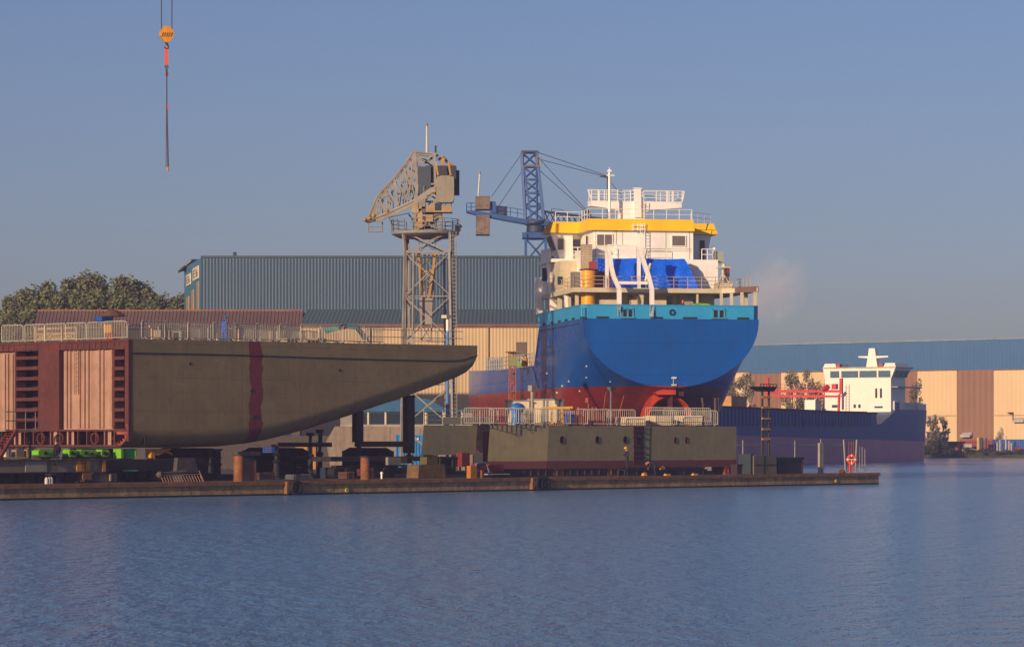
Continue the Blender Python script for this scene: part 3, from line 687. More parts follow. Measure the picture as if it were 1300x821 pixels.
for y in (3.4, 6.6, 9.8, 13.4, 17.2): MB().box(-BW-.05, -BW+.0, y, y+1.2, 14.83, 15.02).part('freeing_port', DKB, TS, bul)
for a, b_ in ((789, 804.5), (904, 920.5)):
    xa, xb = sx(a), sx(b_); za, zz = szz(402.5), szz(391.5); f = MB()
    for (p, q) in ((xa, xa+.14), (xb-.14, xb), ((xa+xb)/2-.08, (xa+xb)/2+.08)): f.box(p, q, -.16, -.05, za, zz)
    f.box(xa, xb, -.16, -.05, zz-.12, zz); f.box(xa-.1, xb+.1, -.2, -.05, za-.12, za)
    fr_ = f.part('mooring_chock', mat('chock_paint', '#3d95b8', .5), TS, bul)
    MB().box(xa+.14, xb-.14, -.08, -.045, za, zz-.12).part('chock_opening', DKB, TS, bul)
g = MB(); g.torus((sx(853.5), -.1, szz(396.5)), .22, .09, 'y', 14, 6); g.part('fairlead', mat('fairlead_steel', '#223043', .5), TS, bul)
g = MB()
for px in (739.5, 742.5): g.box(sx(px), sx(px)+.06, -.12, -.05, szz(404), szz(391))
g.box(sx(736), sx(743), -.2, -.05, szz(405), szz(402.8)); g.part('fender_bracket', mat('fender_paint', '#173a5c', .6), TS, bul)
# deck, draft marks, anodes, fender lines
g = MB(); g.box(-8, 8, .2, 20, 14.8, 14.86); g.part('poop_deck', mat('deck_green_grey', '#6d7267', .7), TS)
SEAM = mat('hull_seam', '#082e63', .5)
g = MB(); g.tube((-BW, 23.8, 11.0), (-BW, 20.8, 8.9), .05, n=5); g.tube((-BW, 20.4, 14.5), (-BW, 21.8, 11.8), .06, n=5)
g.box(-BW-.03, -BW+.02, 1.5, 20.2, 14.35, 14.42); g.part('fender_bar', SEAM, TS)
g = MB()
for y, z in ((15.2,13.2),(12.6,13.5)): g.box(-BW-.03, -BW+.01, y, y+.3, z-.5, z+.5)
g.part('side_scuttle', mat('scuttle_blue', '#0c4fae', .4), TS)
g = MB()
for (px, py, y) in ((835.5, 514, 3.5),): pass
AN = mat('zinc_anode', '#d3cfc6', .6)
def hull_pt(y, z):                        # point on the port side of the hull at a station and height
    zb, zk, n_, B = ip(tzb,y), ip(tzk,y), ip(tn,y), Bm(y)
    if z >= zk: return -B
    t = max(0, min(1, (z-zb)/(zk-zb))); return -B*(max(0, 1-(1-t)**n_))**(1/n_)
for y, z in ((4.5,9.6),(3.2,10.6),(8,9.3),(16.5,10.2),(17,9.3),(7,8.4),(10,8.9),(12,8.3),(2.2,9.2)):
    x = hull_pt(y, z); MB().box(x-.05, x+.06, y, y+.42, z-.08, z+.08).part('anode', AN, TS)
g = MB()
g.tube((sx(855,-.1), -.1, szz(490)), (sx(855,-.1), -.1, szz(478)), .03); g.box(sx(853,-.2), sx(859,-.2), -.2, 0, szz(480.5), szz(478.5)); g.box(sx(853,-.2), sx(859,-.2), -.2, 0, szz(489.5), szz(487.5)); g.part('draught_mark', AN, TS)
# skeg, nozzle and rudder trunk under the counter
ORG = mat('orange_red_primer', '#b83a1a', .55, var=.25, streak=.3); DRD = mat('dark_red_primer', '#4d1d1c', .7, var=.3)
cxn = S.X(846, 3.0); czn = S.Z(531, 0, 3.0)
g = MB(); rr = []
for (yy, ro) in ((1.6,2.05),(2.2,2.2),(3.4,2.3),(4.4,2.15)):
    rr.append([(cxn+ro*cos(2*pi*i/36), yy, czn+ro*sin(2*pi*i/36)) for i in range(36)])
for (yy, ro) in ((4.4,1.85),(3.2,1.78),(2.0,1.8),(1.6,1.95)):
    rr.append([(cxn+ro*cos(2*pi*i/36), yy, czn+ro*sin(2*pi*i/36)) for i in range(36)])
rr.append(rr[0]); g.loft(rr, caps=False); g.part('propeller_nozzle', ORG, TS, smooth=R(40))
g = MB(); g.prism([(S.X(832,1.5),S.Z(501,0,1.5)),(S.X(855,1.5),S.Z(501,0,1.5)),(S.X(855,1.5),S.Z(491.5,0,1.5)),(S.X(840,1.5),S.Z(493.5,0,1.5)),(S.X(829,1.5),S.Z(498,0,1.5))], 'y', .6, 5.0); g.part('headbox', ORG, TS)
g = MB(); g.prism([(S.X(818,2.5),S.Z(530,0,2.5)),(S.X(824,2.5),S.Z(530,0,2.5)),(S.X(836,2.5),S.Z(506,0,2.5)),(S.X(832,2.5),S.Z(498,0,2.5)),(S.X(826,2.5),S.Z(503,0,2.5))], 'y', 2.0, 4.0); g.part('nozzle_strut', ORG, TS)
g = MB(); g.prism([(S.X(855.1,1.6),S.Z(501,0,1.6)),(S.X(866,1.6),S.Z(503,0,1.6)),(S.X(866,1.6),S.Z(493,0,1.6)),(S.X(855.1,1.6),S.Z(491.5,0,1.6))], 'y', 1.0, 5.0); g.part('headbox_cheek', DRD, TS)
g = MB(); g.box(-.45, .45, 4.6, 16, 1.9, 7.4); g.part('skeg', DRD, TS)
g = MB(); g.lathe(cxn, 3.3, [(.3,czn-.3),(.35,czn),(.3,czn+.3)], 10); g.box(cxn-.1, cxn+.1, 1.0, 2.2, 2.6, 8.0); g.part('rudder', DRD, TS)
g = MB()
for k in range(4):
    a = k*pi/2+.4; g.hexa([(cxn,3.3,czn),(cxn+.2*cos(a+1.5),3.5,czn+.2*sin(a+1.5)),(cxn+1.7*cos(a+.25),3.5,czn+1.7*sin(a+.25)),(cxn+1.7*cos(a-.1),3.3,czn+1.7*sin(a-.1))],[(cxn,3.4,czn),(cxn+.2*cos(a+1.5),3.6,czn+.2*sin(a+1.5)),(cxn+1.7*cos(a+.25),3.6,czn+1.7*sin(a+.25)),(cxn+1.7*cos(a-.1),3.4,czn+1.7*sin(a-.1))])
g.part('propeller', mat('bronze', '#7a5a2c', .35, metal=.8), TS)

# ---- accommodation
WH = WHITE(); CR = CREAM(); GL = glassy('bridge_glass', '#5e5650', .12); GLD = glassy(); YL = mat('bridge_yellow', '#ffc400', .55, var=.05, streak=.08)
def bx(name, px0, px1, py0, py1, y0, y1, m, par=None, T=TS, x=True):
    return MB().box(S.X(px0,y0), S.X(px1,y0), y0, y1, S.Z(py1,0,y0), S.Z(py0,0,y0)).part(name, m, T, par)
zC = S.Z(330, 0, 14); zBd0, zBd1 = S.Z(371.5,0,3.5), S.Z(365.7,0,3.5)
# poop-level house (between bulwark and boat deck)
ph = MB().box(-5.6, 5.8, 7, 19, 14.86, zBd0).part('poop_house', mat('poop_cream', '#c9bb9d', .6, var=.1, streak=.2, dirt='#8d7552', dirt_amt=.3), TS)  # poop house in cream paint with brown dirt patches
for a, b_, ya, yb in ((846,853,376,388),(797,803,374,388)): bx('door', a, b_, ya, yb, 6.95, 7.0, mat('grey_door', '#8f8b80', .6), ph)
MB().box(S.X(864,5.5), S.X(880,5.5), 5.5, 7, 14.86, zBd0).part('engine_casing', mat('casing_grey', '#a09a88', .6), TS, ph)
for a, b_ in ((763,783),(802,811),(828,846)): bx('stowage_locker', a, b_, 381, 389, 4.5, 5.6, CR, None)
bx('ventilator_stack', 811, 817, 373, 389, 4.0, 4.8, CR)
g = MB()
for i in range(6): z = 15.2+i*.32; g.box(S.X(797,4.2), S.X(805,4.2), 4.2+i*.12, 4.35+i*.12, z, z+.05)
g.part('stair', DARK(), TS)
# boat deck slab with fascia
bd = MB().prism([(S.X(725.5,4.5),4.5),(S.X(729,3.5),3.5),(S.X(916,3.5),3.5),(S.X(929,3.5),2.6),(8.1,2.6),(8.1,.3),(8.3,.3),(8.3,12),(7,20),(-8.1,20),(S.X(725.5,4.5),9)], 'z', zBd0, zBd1).part('boat_deck', CR, TS)
MB().prism([(S.X(929,3.5)+.02,2.4),(8.25,.25),(8.25,2.6)], 'z', zBd0-.02, zBd1+.1).part('mooring_platform', mat('brown_grating', '#6c5348', .7), TS)
g = MB()
for (x, y, wd) in ((8.0,.6,.14),(7.0,1.5,.12),(6.2,2.2,.12),(7.9,3.4,.14),(5.6,3.6,.12),(3.4,3.9,.09),(-7.6,5.5,.15),(-7.7,8.5,.15),(-7.7,13,.2),(-7.7,18,.2)):
    MB().box(x-wd, x+wd, y-wd, y+wd, 14.86, zBd0).part('pillar', CR, TS)
# port side web frames between bulwark and bridge wing
for (pxa, pya, pxb, pyb, y, w_) in ((685.5,399,684.5,352,20,.5),(703.5,396,698.5,330,15.5,.6),(722,390,720,368,8.5,.35)):
    x = -8.0; za, zz = S.Z(pya,x,y), S.Z(pyb,x,y); xa, xb = S.X(pxa,y), S.X(pxb,y)
    MB().hexa([(xa-.3,y,za),(xa+.3,y,za),(xa+.3,y+w_,za),(xa-.3,y+w_,za)], [(xb-.3,y,zz),(xb+.3,y,zz),(xb+.3,y+w_,zz),(xb-.3,y+w_,zz)]).part('web_frame', WH, TS)
# accommodation tiers: zBd1 .. zC .. bridge
acc = MB().box(S.X(753,9.8)+.0, S.X(880,9.8), 9.8, 19.6, zBd1, S.Z(292,0,9.8)+.1).part('accommodation', WH, TS)
MB().box(-8.0, -4.2, 11.2, 19.8, zBd1, zC-.3).part('side_house', CR, TS, acc)
MB().box(-8.1, -6.6, 17.5, 20.2, zBd1-.2, zC+1.2).part('wing_support', WH, TS, acc)
bx('side_window', 688.5, 696.5, 341, 358, 17.4, 17.5, GLD, acc)
bx('side_window', 708, 714, 352, 362, 11.1, 11.2, GLD, acc)
bx('mid_house', 738.5, 753.2, 318, 366, 9.0, 12, WH, acc)
bx('vent_trunk', 739, 752, 311, 346, 8.2, 8.9, mat('grating_cream', '#bba88c', .7, corr=('z', .22), corr_h=.03), acc)
sr = bx('starboard_house', 876, 911.5, 329, 366, 7.5, 18, WH, acc)
# bridge deck slab
MB().box(-8.4, S.X(912,7.5), 13.4, 19.8, zC-.3, zC).part('bridge_deck', WH, TS)
# bridge wings
zR0, zR1 = S.Z(297.5,0,14.5), S.Z(283,0,14.5)
xl, xi = S.X(704.5,14.5), S.X(727,14.5)
wing = MB().hexa([(xl+.5,14.5,zC),(xi,14.5,zC),(xi,17.3,zC),(xl+.5,17.3,zC)], [(xl-.4,14.5,zR0),(xi,14.5,zR0),(xi,17.4,zR0),(xl-.4,17.4,zR0)]).part('bridge_wing', WH, TS)
for a, b_, ya, yb in ((708.5,715.5,304,318),(700,703,326,331)): bx('wing_window', a, b_, ya, yb, 14.42, 14.5, GL, wing)
def slantwin(y0, y1, x_b, x_t, s_):
    za, zz = zC+.9, zR0-.25; t0 = (za-zC)/(zR0-zC); t1 = (zz-zC)/(zR0-zC); xa = x_b+(x_t-x_b)*t0; xb = x_b+(x_t-x_b)*t1
    MB().hexa([(xa-.04*s_-.02,y0,za),(xa+.04,y0,za),(xa+.04,y1,za),(xa-.04*s_-.02,y1,za)], [(xb-.04*s_-.02,y0,zz),(xb+.04,y0,zz),(xb+.04,y1,zz),(xb-.04*s_-.02,y1,zz)]).part('wing_window', GL, TS, wing)
slantwin(14.8, 15.8, xl+.5, xl-.4, 1); slantwin(16.1, 17.0, xl+.5, xl-.4, 1)
xr0, xr1 = S.X(880.5,14.5), S.X(903,14.5)
wr = MB().hexa([(xr0-1,14.5,zC),(xr1-.5,14.5,zC),(xr1-.5,19,zC),(xr0-1,19,zC)], [(xr0-1,14.5,zR0),(xr1+.0,14.5,zR0),(xr1+.0,19.4,zR0),(xr0-1,19.4,zR0)]).part('bridge_wing', WH, TS)
bx('wing_door', 888.5, 894.5, 304, 328, 14.4, 14.5, GLD, wr)
zc0 = S.Z(292,0,9.8)
# wheelhouse between the wings
MB().box(xi, xr0-1, 15.6, 19.3, zC, zR0).part('wheelhouse', WH, TS, acc)
bx('wheelhouse_window', 728, 739, 305, 321, 15.5, 15.6, GLD, acc)
for a, b_ in ((742.5,744.5),(747.5,749.5)): pass
for (a, b_, ya, yb) in ((758,777,298.5,312),(853.5,870,299,311.5)):
    wn = bx('aft_window', a, b_, ya, yb, 9.72, 9.8, GL, acc); f = MB(); xa, xb = S.X(a,9.7), S.X(b_,9.7); za, zz = S.Z(yb,0,9.7), S.Z(ya,0,9.7)
    for q in ((xa-.08,xa,za,zz),(xb,xb+.08,za,zz),(xa-.08,xb+.08,zz,zz+.08),(xa-.08,xb+.08,za-.08,za)): f.box(q[0],q[1],9.68,9.8,q[2],q[3])
    if a == 758: f.box((xa+xb)/2-.03,(xa+xb)/2+.03,9.69,9.8,za,zz)
    f.part('window_frame', WH, TS, wn)
bx('port_house_window', 744, 746, 300, 312, 11.9, 12, GLD, acc)
# panel lines / doors on the aft wall
g = MB()
for px in (756, 782, 790, 845, 875): g.box(S.X(px,9.75), S.X(px,9.75)+.05, 9.76, 9.8, zBd1, zc0)
for py in (316, 318.5, 330): g.box(S.X(757,9.75), S.X(878,9.75), 9.76, 9.8, S.Z(py,0,9.8), S.Z(py,0,9.8)+.05)
g.part('stiffener_lines', mat('greyish_white', '#b5ad9c', .6), TS, acc)
bx('aft_locker', 782, 808, 312, 329, 9.2, 9.75, WH, acc)
# yellow band: flared fascia round the bridge roof
zt = zR1+.0
def fasc(pts_t, pts_b, zt_, zb_):
    g = MB()
    for i in range(len(pts_t)-1):
        a, b_, c, d = pts_t[i], pts_t[i+1], pts_b[i+1], pts_b[i]
        g.add([(a[0],a[1],zt_),(b_[0],b_[1],zt_),(c[0],c[1],zb_),(d[0],d[1],zb_)], [(0,1,2,3)])
        g.add([(a[0],a[1]+.1,zt_),(b_[0],b_[1]+.1,zt_),(c[0],c[1]+.1,zb_),(d[0],d[1]+.1,zb_)], [(3,2,1,0)])
    return g
xL, xR_, xc0, xc1 = S.X(694,19), S.X(907,14), S.X(748,9.4), S.X(880.5,9.4)
xLf = S.X(688, 17.8)+.35; yLb = 17.5
zb1 = zR0+.02; zcb = zc0+.02
roof = MB().prism([(xLf+.1,17.4),(xLf+.1,14.3),(xc0+.1,14.3),(xc0+.1,9.5),(xc1-.1,9.5),(xc1-.1,14.3),(xr1+.25,14.3),(xr1+.25,19.8)], 'z', zb1+.25, zt-.04).part('bridge_roof', WH, TS)
g = fasc([(xLf+.05,17.5),(xLf+.05,14.25),(xc0,14.25),(xc0,9.45),(xc1,9.45),(xc1,14.25),(xr1+.15,14.25),(xr1+.15,20)], [(xLf-.35,17.8),(xLf-.35,13.9),(xc0-.15,13.9),(xc0-.1,9.35),(xc1+.1,9.35),(xc1+.15,13.9),(xr1+.5,13.9),(xr1+.5,20.3)], zt, zb1)
g.part('yellow_band', YL, TS, roof)
# soffit
MB().prism([(xLf-.3,17.7),(xLf-.3,13.95),(xc0-.1,13.95),(xc0-.1,9.4),(xc1+.1,9.4),(xc1+.1,13.95),(xr1+.45,13.95),(xr1+.45,20.2)], 'z', zb1+.01, zb1+.06).part('soffit', WH, TS, roof)
# rails
def srail(name, pts, h=1.0, bars=3, m=WH, sp=1.3, r=.028): MB().rail(pts, h, bars, sp, r, r*1.2).part(name, m, TS)
srail('roof_railing', [(xLf+.3,14.4,zt),(xc0+.1,14.4,zt),(xc0+.1,9.6,zt),(xc1-.1,9.6,zt)], .95, 2)
srail('roof_railing', [(xc1+.4,12,zt),(S.X(902,14.5),14.5,zt)], .9, 2)
srail('boat_deck_railing', [(-8.0,16,zBd1),(-8.0,5,zBd1),(S.X(731,3.6),3.6,zBd1),(S.X(926,3.6),3.6,zBd1)], 1.05, 3, mat('rail_beige', '#b9a68d', .5))  # rails in a beige darker than the white ones
srail('boat_deck_railing', [(8.1,2.5,zBd1),(8.1,9,zBd1)], 1.05, 3, mat('rail_beige', '#b9a68d', .5))
srail('wing_balcony_railing', [(S.X(727,13.5),13.5,zC),(S.X(740,13.5),13.5,zC)], 1.1, 3, WH, .5, .04)
srail('wing_balcony_railing', [(S.X(891,7.6),7.6,S.Z(329,0,7.5)),(S.X(905,7.6),7.6,S.Z(329,0,7.5)),(S.X(905,11),11,S.Z(329,0,7.5))], 1.0, 2, WH, .6, .04)
srail('upper_railing', [(S.X(815,9.0),9.0,S.Z(330,0,9)),(S.X(846,9.0),9.0,S.Z(330,0,9))], 1.1, 2, WH, 2)
srail('upper_railing', [(S.X(757,9.0),9.0,S.Z(330,0,9)),(S.X(783,9.0),9.0,S.Z(330,0,9))], 1.05, 2, WH, 2)
bx('upper_gallery', 753, 880, 330, 331.5, 8.6, 9.79, WH, acc)
# ventilator post and light on the starboard wing
g = MB(); x = S.X(907,8.5); z = S.Z(329,0,8.5); g.tube((x,8.5,z),(x,8.5,z+.9), .13, n=8); g.blob((x,8.5,z+1.0),(.18,.18,.18), 2, .02); g.part('mushroom_vent', WH, TS)
g = MB(); x = S.X(915,8); g.box(x-.25, x+.3, 8, 9, S.Z(332,0,8), S.Z(318,0,8)); g.part('vent_box', mat('pale_green_grey', '#9aa395', .6), TS)
x = S.X(918.5,4.6); z0 = S.Z(365.8,0,4.6)
g = MB(); g.hexa([(x-.75,4.0,z0),(x+.75,4.0,z0),(x+.75,5.4,z0),(x-.75,5.4,z0)], [(x-.7,4.1,z0+.55),(x+.7,4.1,z0+.55),(x+.7,5.3,z0+.55),(x-.7,5.3,z0+.55)])
g.tube((x-.6,4.2,z0+.5),(x-.12,4.5,z0+1.3), .07); g.tube((x+.45,4.2,z0+.5),(x-.02,4.5,z0+1.3), .07); g.tube((x-.08,4.5,z0+.5),(x-.08,4.5,z0+1.95), .12)
g.box(x-.55, x+.55, 4.1, 5.1, z0+1.9, z0+2.02); g.tube((x,4.5,z0+2),(x,4.5,z0+2.3), .25, .15, n=10); cap = g.part('capstan_davit', CR, TS)
MB().box(x+.12, x+.5, 4.3, 4.7, z0+.6, z0+1.9).part('hoist_motor', mat('dark_motor', '#30343c', .6), TS, cap)
MB().box(x+.22, x+.5, 4.22, 4.3, z0+1.45, z0+1.85).part('motor_cover', mat('dull_red', '#8a3238', .6), TS, cap)
# yellow pillar (crane pedestal), red casing, grey locker
x = S.X(746.5, 5); zT = S.Z(344, 0, 5)
yp = MB().lathe(x, 5, [(.64,14.86),(.64,zT-.9),(.68,zT-.88),(.68,zT)], 24).part('crane_pedestal', mat('pedestal_yellow', '#e8a000', .4, var=.06, streak=.1), TS, smooth=R(40))
g = MB(); g.lathe(x, 5, [(.8,zT),(.82,zT+.08),(.3,zT+.14)], 20); g.box(x, x+.95, 4.75, 5.3, zT-.12, zT+.1); g.part('pedestal_cap', mat('navy_cap', '#28304a', .5), TS, yp)
bx('funnel_casing', 752.5, 775, 332, 366, 6.2, 8.0, mat('casing_red', '#9a3a36', .6, var=.12), None)
bx('deck_locker', 727, 738, 346, 366, 5.2, 6.2, mat('locker_grey', '#7b7570', .6, var=.1), None)
bx('deck_locker', 737.5, 740, 344, 366, 4.9, 5.1, WH, None)
# mast platform on the bridge roof
ym = 12.0; zx = lambda py: S.Z(py, 0, ym); XX = lambda px: S.X(px, ym)
m0 = MB().prism([(XX(788.5),zt-.1),(XX(819),zt-.1),(XX(819.5),zx(272)),(XX(821.5),zx(268)),(XX(827),zx(266.3)),(XX(865.5),zx(263)),(XX(865.5),zx(256.5)),(XX(750.5),zx(256.5)),(XX(750.5),zx(262)),(XX(780),zx(266)),(XX(786.5),zx(268.5)),(XX(788.5),zx(272))], 'y', ym, ym+1.6).part('radar_mast', WH, TS)
g = MB(); g.box(XX(750), XX(866), ym-.05, ym+1.65, zx(256.5), zx(255.5)); g.part('mast_platform', WH, TS, m0)
g = MB(); zp = zx(255.5)
g.rail([(XX(751),ym,zp),(XX(866),ym,zp)], 1.0, 3, 1.25, .03, .04); g.rail([(XX(752),ym+1.6,zp),(XX(866),ym+1.6,zp)], 1.0, 3, 1.6, .025, .03)
g.bar((XX(751),ym,zp), (XX(746.5),ym,zp+1.0), .1); g.bar((XX(866),ym,zp), (XX(868.5),ym,zp+1.0), .1); g.tube((XX(746),ym,zp+1.0),(XX(868.5),ym,zp+1.0), .045)
for px in (760, 847, 854): g.bar((XX(px),ym,zp),(XX(px),ym,zp+1.0), .16)
g.part('mast_railing', WH, TS, m0)
g = MB(); g.box(XX(804.5), XX(813), ym-.3, ym-.02, zx(276), zx(240)); g.box(XX(803.5), XX(814), ym-.35, ym, zx(240), zx(238.8)); g.part('radar_column', WH, TS, m0)
g = MB(); g.ladder((XX(813.5), ym-.45, S.Z(330,0,9.5)), (XX(813.5), ym-.45, zx(256)), (.42,0,0), .3, .03); g.part('mast_ladder', mat('rail_beige', '#b9a68d', .5), TS, m0)  # ladder in the same beige as the boat deck rails
yy = 9.1
g = MB(); zq = lambda py: S.Z(py, 0, yy); g.ladder((S.X(813,yy), yy, zq(345)), (S.X(813,yy), yy, zq(283)), (.42,0,0), .3, .03)
for py in (287, 292): g.box(S.X(803,yy), S.X(817,yy), yy, yy+.4, zq(py), zq(py)+.08)
for px in (804, 810, 816): g.tube((S.X(px,yy),yy,zq(293)),(S.X(px,yy),yy,zq(284)), .04)
g.part('roof_ladder', WH, TS)
g = MB(); xm = S.X(773.6, 10.5); zz = lambda py: S.Z(py, 0, 10.5)
g.tube((xm,10.5,zt-.05),(xm,10.5,zz(216)), .15, .11, n=10); g.tube((xm,10.5,zz(216)),(xm,10.5,zz(213)), .04); g.tube((S.X(770,10.5),10.5,zz(223.5)),(S.X(780,10.5),10.5,zz(223.5)), .07); g.box(xm-.18,xm+.18,10.35,10.65,zz(219),zz(216.5)); g.part('signal_mast', WH, TS)
# two big davit posts with lifeboat cradle arms
yd = 1.7; D = lambda px, py, y=yd: (S.X(px,y), y, S.Z(py,0,y))
def davit(pts, hooks, posts):
    g = MB()
    for a, b_ in zip(pts, pts[1:]): g.bar(a, b_, .36)
    o = g.part('lifeboat_davit', WH, TS, smooth=False)
    g = MB()
    for a, b_ in hooks: g.tube(a, b_, .2, .12, n=8)
    g.part('davit_hook', mat('hook_cream', '#cfc4ae', .5, var=.2), TS, o, smooth=R(50))
    for (a, b_) in posts: MB().bar(a, b_, .3).part('davit_post', WH, TS, o)
davit([D(786,388),D(786,367),D(779,352),D(776,340),D(774,325),D(771.5,314)], [(D(776.5,325),D(773,318))], [(D(770.5,365.6,4.2),D(770.5,318,4.2))])
davit([D(827.5,388),D(827.5,368),D(823,350),D(819,338),D(815,327),D(812.5,316)], [(D(817,328),D(820.5,316.5)),(D(822.5,345),D(826,334.5)),(D(823,346),D(819.5,357))], [(D(811,365.6,4.2),D(811,313,4.2))])
g = MB(); g.bar(D(785,359.5), D(822,359.5), .26); g.bar(D(771,312,4.2), D(811,312,4.2), .14); g.part('davit_crossbeam', WH, TS)
g = MB(); g.bar(D(786,395,-.35), D(786,388,.2), .3); g.bar(D(827.5,403,-.35), D(827.5,388,.2), .3)
for px in (825.3, 829.7, 784.5, 788): g.tube(D(px,402,-.3), D(px,388,-.3), .035)
g.part('davit_foot', mat('foot_steel', '#8fa3a8', .5), TS)
# small coloured things and a fender on the poop: green mat roll, worker
MB().blob((S.X(889,3), 3, S.Z(386.5,0,3)), (1.1,.4,.16), 4, .1).part('green_fender_roll', mat('lime_green', '#7fb51c', .6), TS)

# tarpaulin-covered lifeboat
def tarp(px0, px1, pyt, pyb, y, seed, label, slope=0):
    rd = random.Random(seed); nx, nz = 22, 12; xa, xb = S.X(px0,y), S.X(px1,y); zt_, zb_ = S.Z(pyt,0,y), S.Z(pyb,0,y)
    vs = []; fs = []
    for j in range(nz+1):
        for i in range(nx+1):
            u = i/nx; v = j/nz; x = xa+(xb-xa)*u
            edge = slope*(v if v > .0 else 0); 
            if slope > 0: x = xa+(xb-xa+slope*(v-1)*1.0)*u
            z = zt_+(zb_-zt_)*v-.03*sin(u*pi*3+seed)*(1-v); yy_ = y+.5*(1-v)**2.2+.10*sin(u*31+v*5+seed)*v+.09*sin(u*57+v*23)+rd.uniform(-.02,.02)
            vs.append((x, yy_, z))
    n1 = len(vs)
    for j in range(nz+1):
        for i in range(nx+1): v_ = vs[j*(nx+1)+i]; vs.append((v_[0], max(v_[1]+.05, y+3.6-1.6*(1-j/nz)**2), v_[2]-.01))
    k = nx+1
    for j in range(nz):
        for i in range(nx):
            a = j*k+i; fs.append((a,a+1,a+k+1,a+k)); fs.append((n1+a,n1+a+k,n1+a+k+1,n1+a+1))
    for i in range(nx): fs.append((i, n1+i, n1+i+1, i+1)); a = nz*k+i; fs.append((a, a+1, n1+a+1, n1+a))
    for j in range(nz): a = j*k; fs.append((a, a+k, n1+a+k, n1+a)); a = j*k+nx; fs.append((a, n1+a, n1+a+k, a+k))
    g = MB(); g.add(vs, fs)
    return g.top('tarpaulin', TARP, S, label, 'tarpaulin', base=((xa+xb)/2, y+1, zb_), smooth=R(60))
TARP = mat('blue_tarpaulin', '#0066f0', .38, var=.2, streak=.0, scale=.8, bump=.05, spec=.5)
tarp(779, 887, 328, 365.5, 5.2, 1, 'large crumpled bright blue tarpaulin covering equipment on the boat deck of the blue ship', slope=1.2)
tarp(759.5, 776, 328.5, 346, 5.6, 2, 'small blue tarpaulin flap hanging over the red casing beside the yellow pedestal')
J = dict(base); J.update(chest=(0,-.12,1.3), neck=(0,-.2,1.44), head0=(0,-.25,1.53), head1=(0,-.28,1.6))
human('person', 'worker in dark clothes and orange helmet behind the light blue bulwark of the large ship', S, S.X(865,2.2), 2.2, 14.86, .3, J, NAVC, SKIN, mat('orange_helmet', '#e05a12', .4, streak=0))
# hull keel blocks beneath the ship
for i, y in enumerate((8, 14, 20, 27, 34, 42, 50, 60)):
    g = MB(); g.hexa([(-1.6,y,GZ),(1.6,y,GZ),(1.6,y+1.2,GZ),(-1.6,y+1.2,GZ)], [(-1.1,y,2.0),(1.1,y,2.0),(1.1,y+1.2,2.0),(-1.1,y+1.2,2.0)])
    for sx_ in (-6, 4.6): g.box(sx_, sx_+1.4, y, y+1.2, GZ, 2.05)
    g.top('keel_block', CONC, S, 'concrete keel blocks under the blue and red ship', 'keel block', base=(0,y,GZ), group='keel blocks under the large ship')
# rails and clutter on the main deck ahead of the poop
g = MB(); T = Thing('ship_railing', 'light grey railing with netting on the forward main deck of the blue ship', 'railing', S, -7.9, 35, 11.1)
g.rail([(-7.9,24.5,11.12),(-7.9,40,11.12),(-7.9,52,11.3)], 1.25, 3, 1.4, .04, .05); g.part('rails', mat('pale_rail', '#aaa79c', .5), T)
MB().box(-7.8,-7.7,43,52,11.2,12.3).part('screen', mat('pale_net', '#8f9494', .8, var=.2), T); MB().box(-7.8,-7.7,33,38,11.2,12.2).part('screen', mat('pale_net', '#8f9494', .8, var=.2), T)
T = Thing('access_tower', 'tall scaffold stair tower of rust coloured posts against the blue hull side', 'scaffold', S, -9.6, 27, GZ)
g = MB(); B4 = [(-9.7,27.6,GZ),(-9.2,27.6,GZ),(-9.2,28.6,GZ),(-9.7,28.6,GZ)]; g.lattice(B4, [(a,b_,12.6) for a,b_,c in B4], 9, .05, .025, x=False); g.part('frame', mat('scaffold_orange', '#a3563a', .7, var=.3), T)
for k in range(6): MB().box(-9.75,-9.15,27.5,28.7,GZ+1.9*(k+1),GZ+1.9*(k+1)+.06).part('landing', mat('plank', '#8c7a5c', .8), T)
MB().box(-10.0,-8.6,27,29,12.5,12.6).part('top_platform', mat('plank', '#8c7a5c', .8), T)
for i, (px, lab, col, py) in enumerate(((652,'green wooden crate on the main deck edge beside the stair tower','#8f9a5c',452),(667,'orange drum under the small blue sheet on the main deck','#d08a1e',455),(661.5,'lime green hose coil on the main deck edge','#79a81e',459))):
    y = 24+i*1.5; x = S.X(px, y); z0 = 11.1; T = Thing(('crate','oil_drum','hose_coil')[i], lab, ('crate','drum','hose')[i], S, x, y, z0)
    g = MB(); zt2 = S.Z(py, x, y); m = mat('deckthing_%d'%i, col, .6)
    if i == 0: g.box(x-.35,x+.35,y,y+.7,z0,zt2); [g.box(x-.38,x+.38,y-.03,y-.002,z0+k*.4,z0+k*.4+.08) for k in range(3)]
    elif i == 1: g.lathe(x, y+.3, [(.3,z0),(.3,z0+.3),(.33,z0+.32),(.3,z0+.34),(.3,zt2)], 14)
    else: [g.torus((x,y+.3,z0+.06+k*.1), .4, .06, 'z', 16, 6) for k in range(3)]
    g.part(('body','shell','hose')[i], m, T)

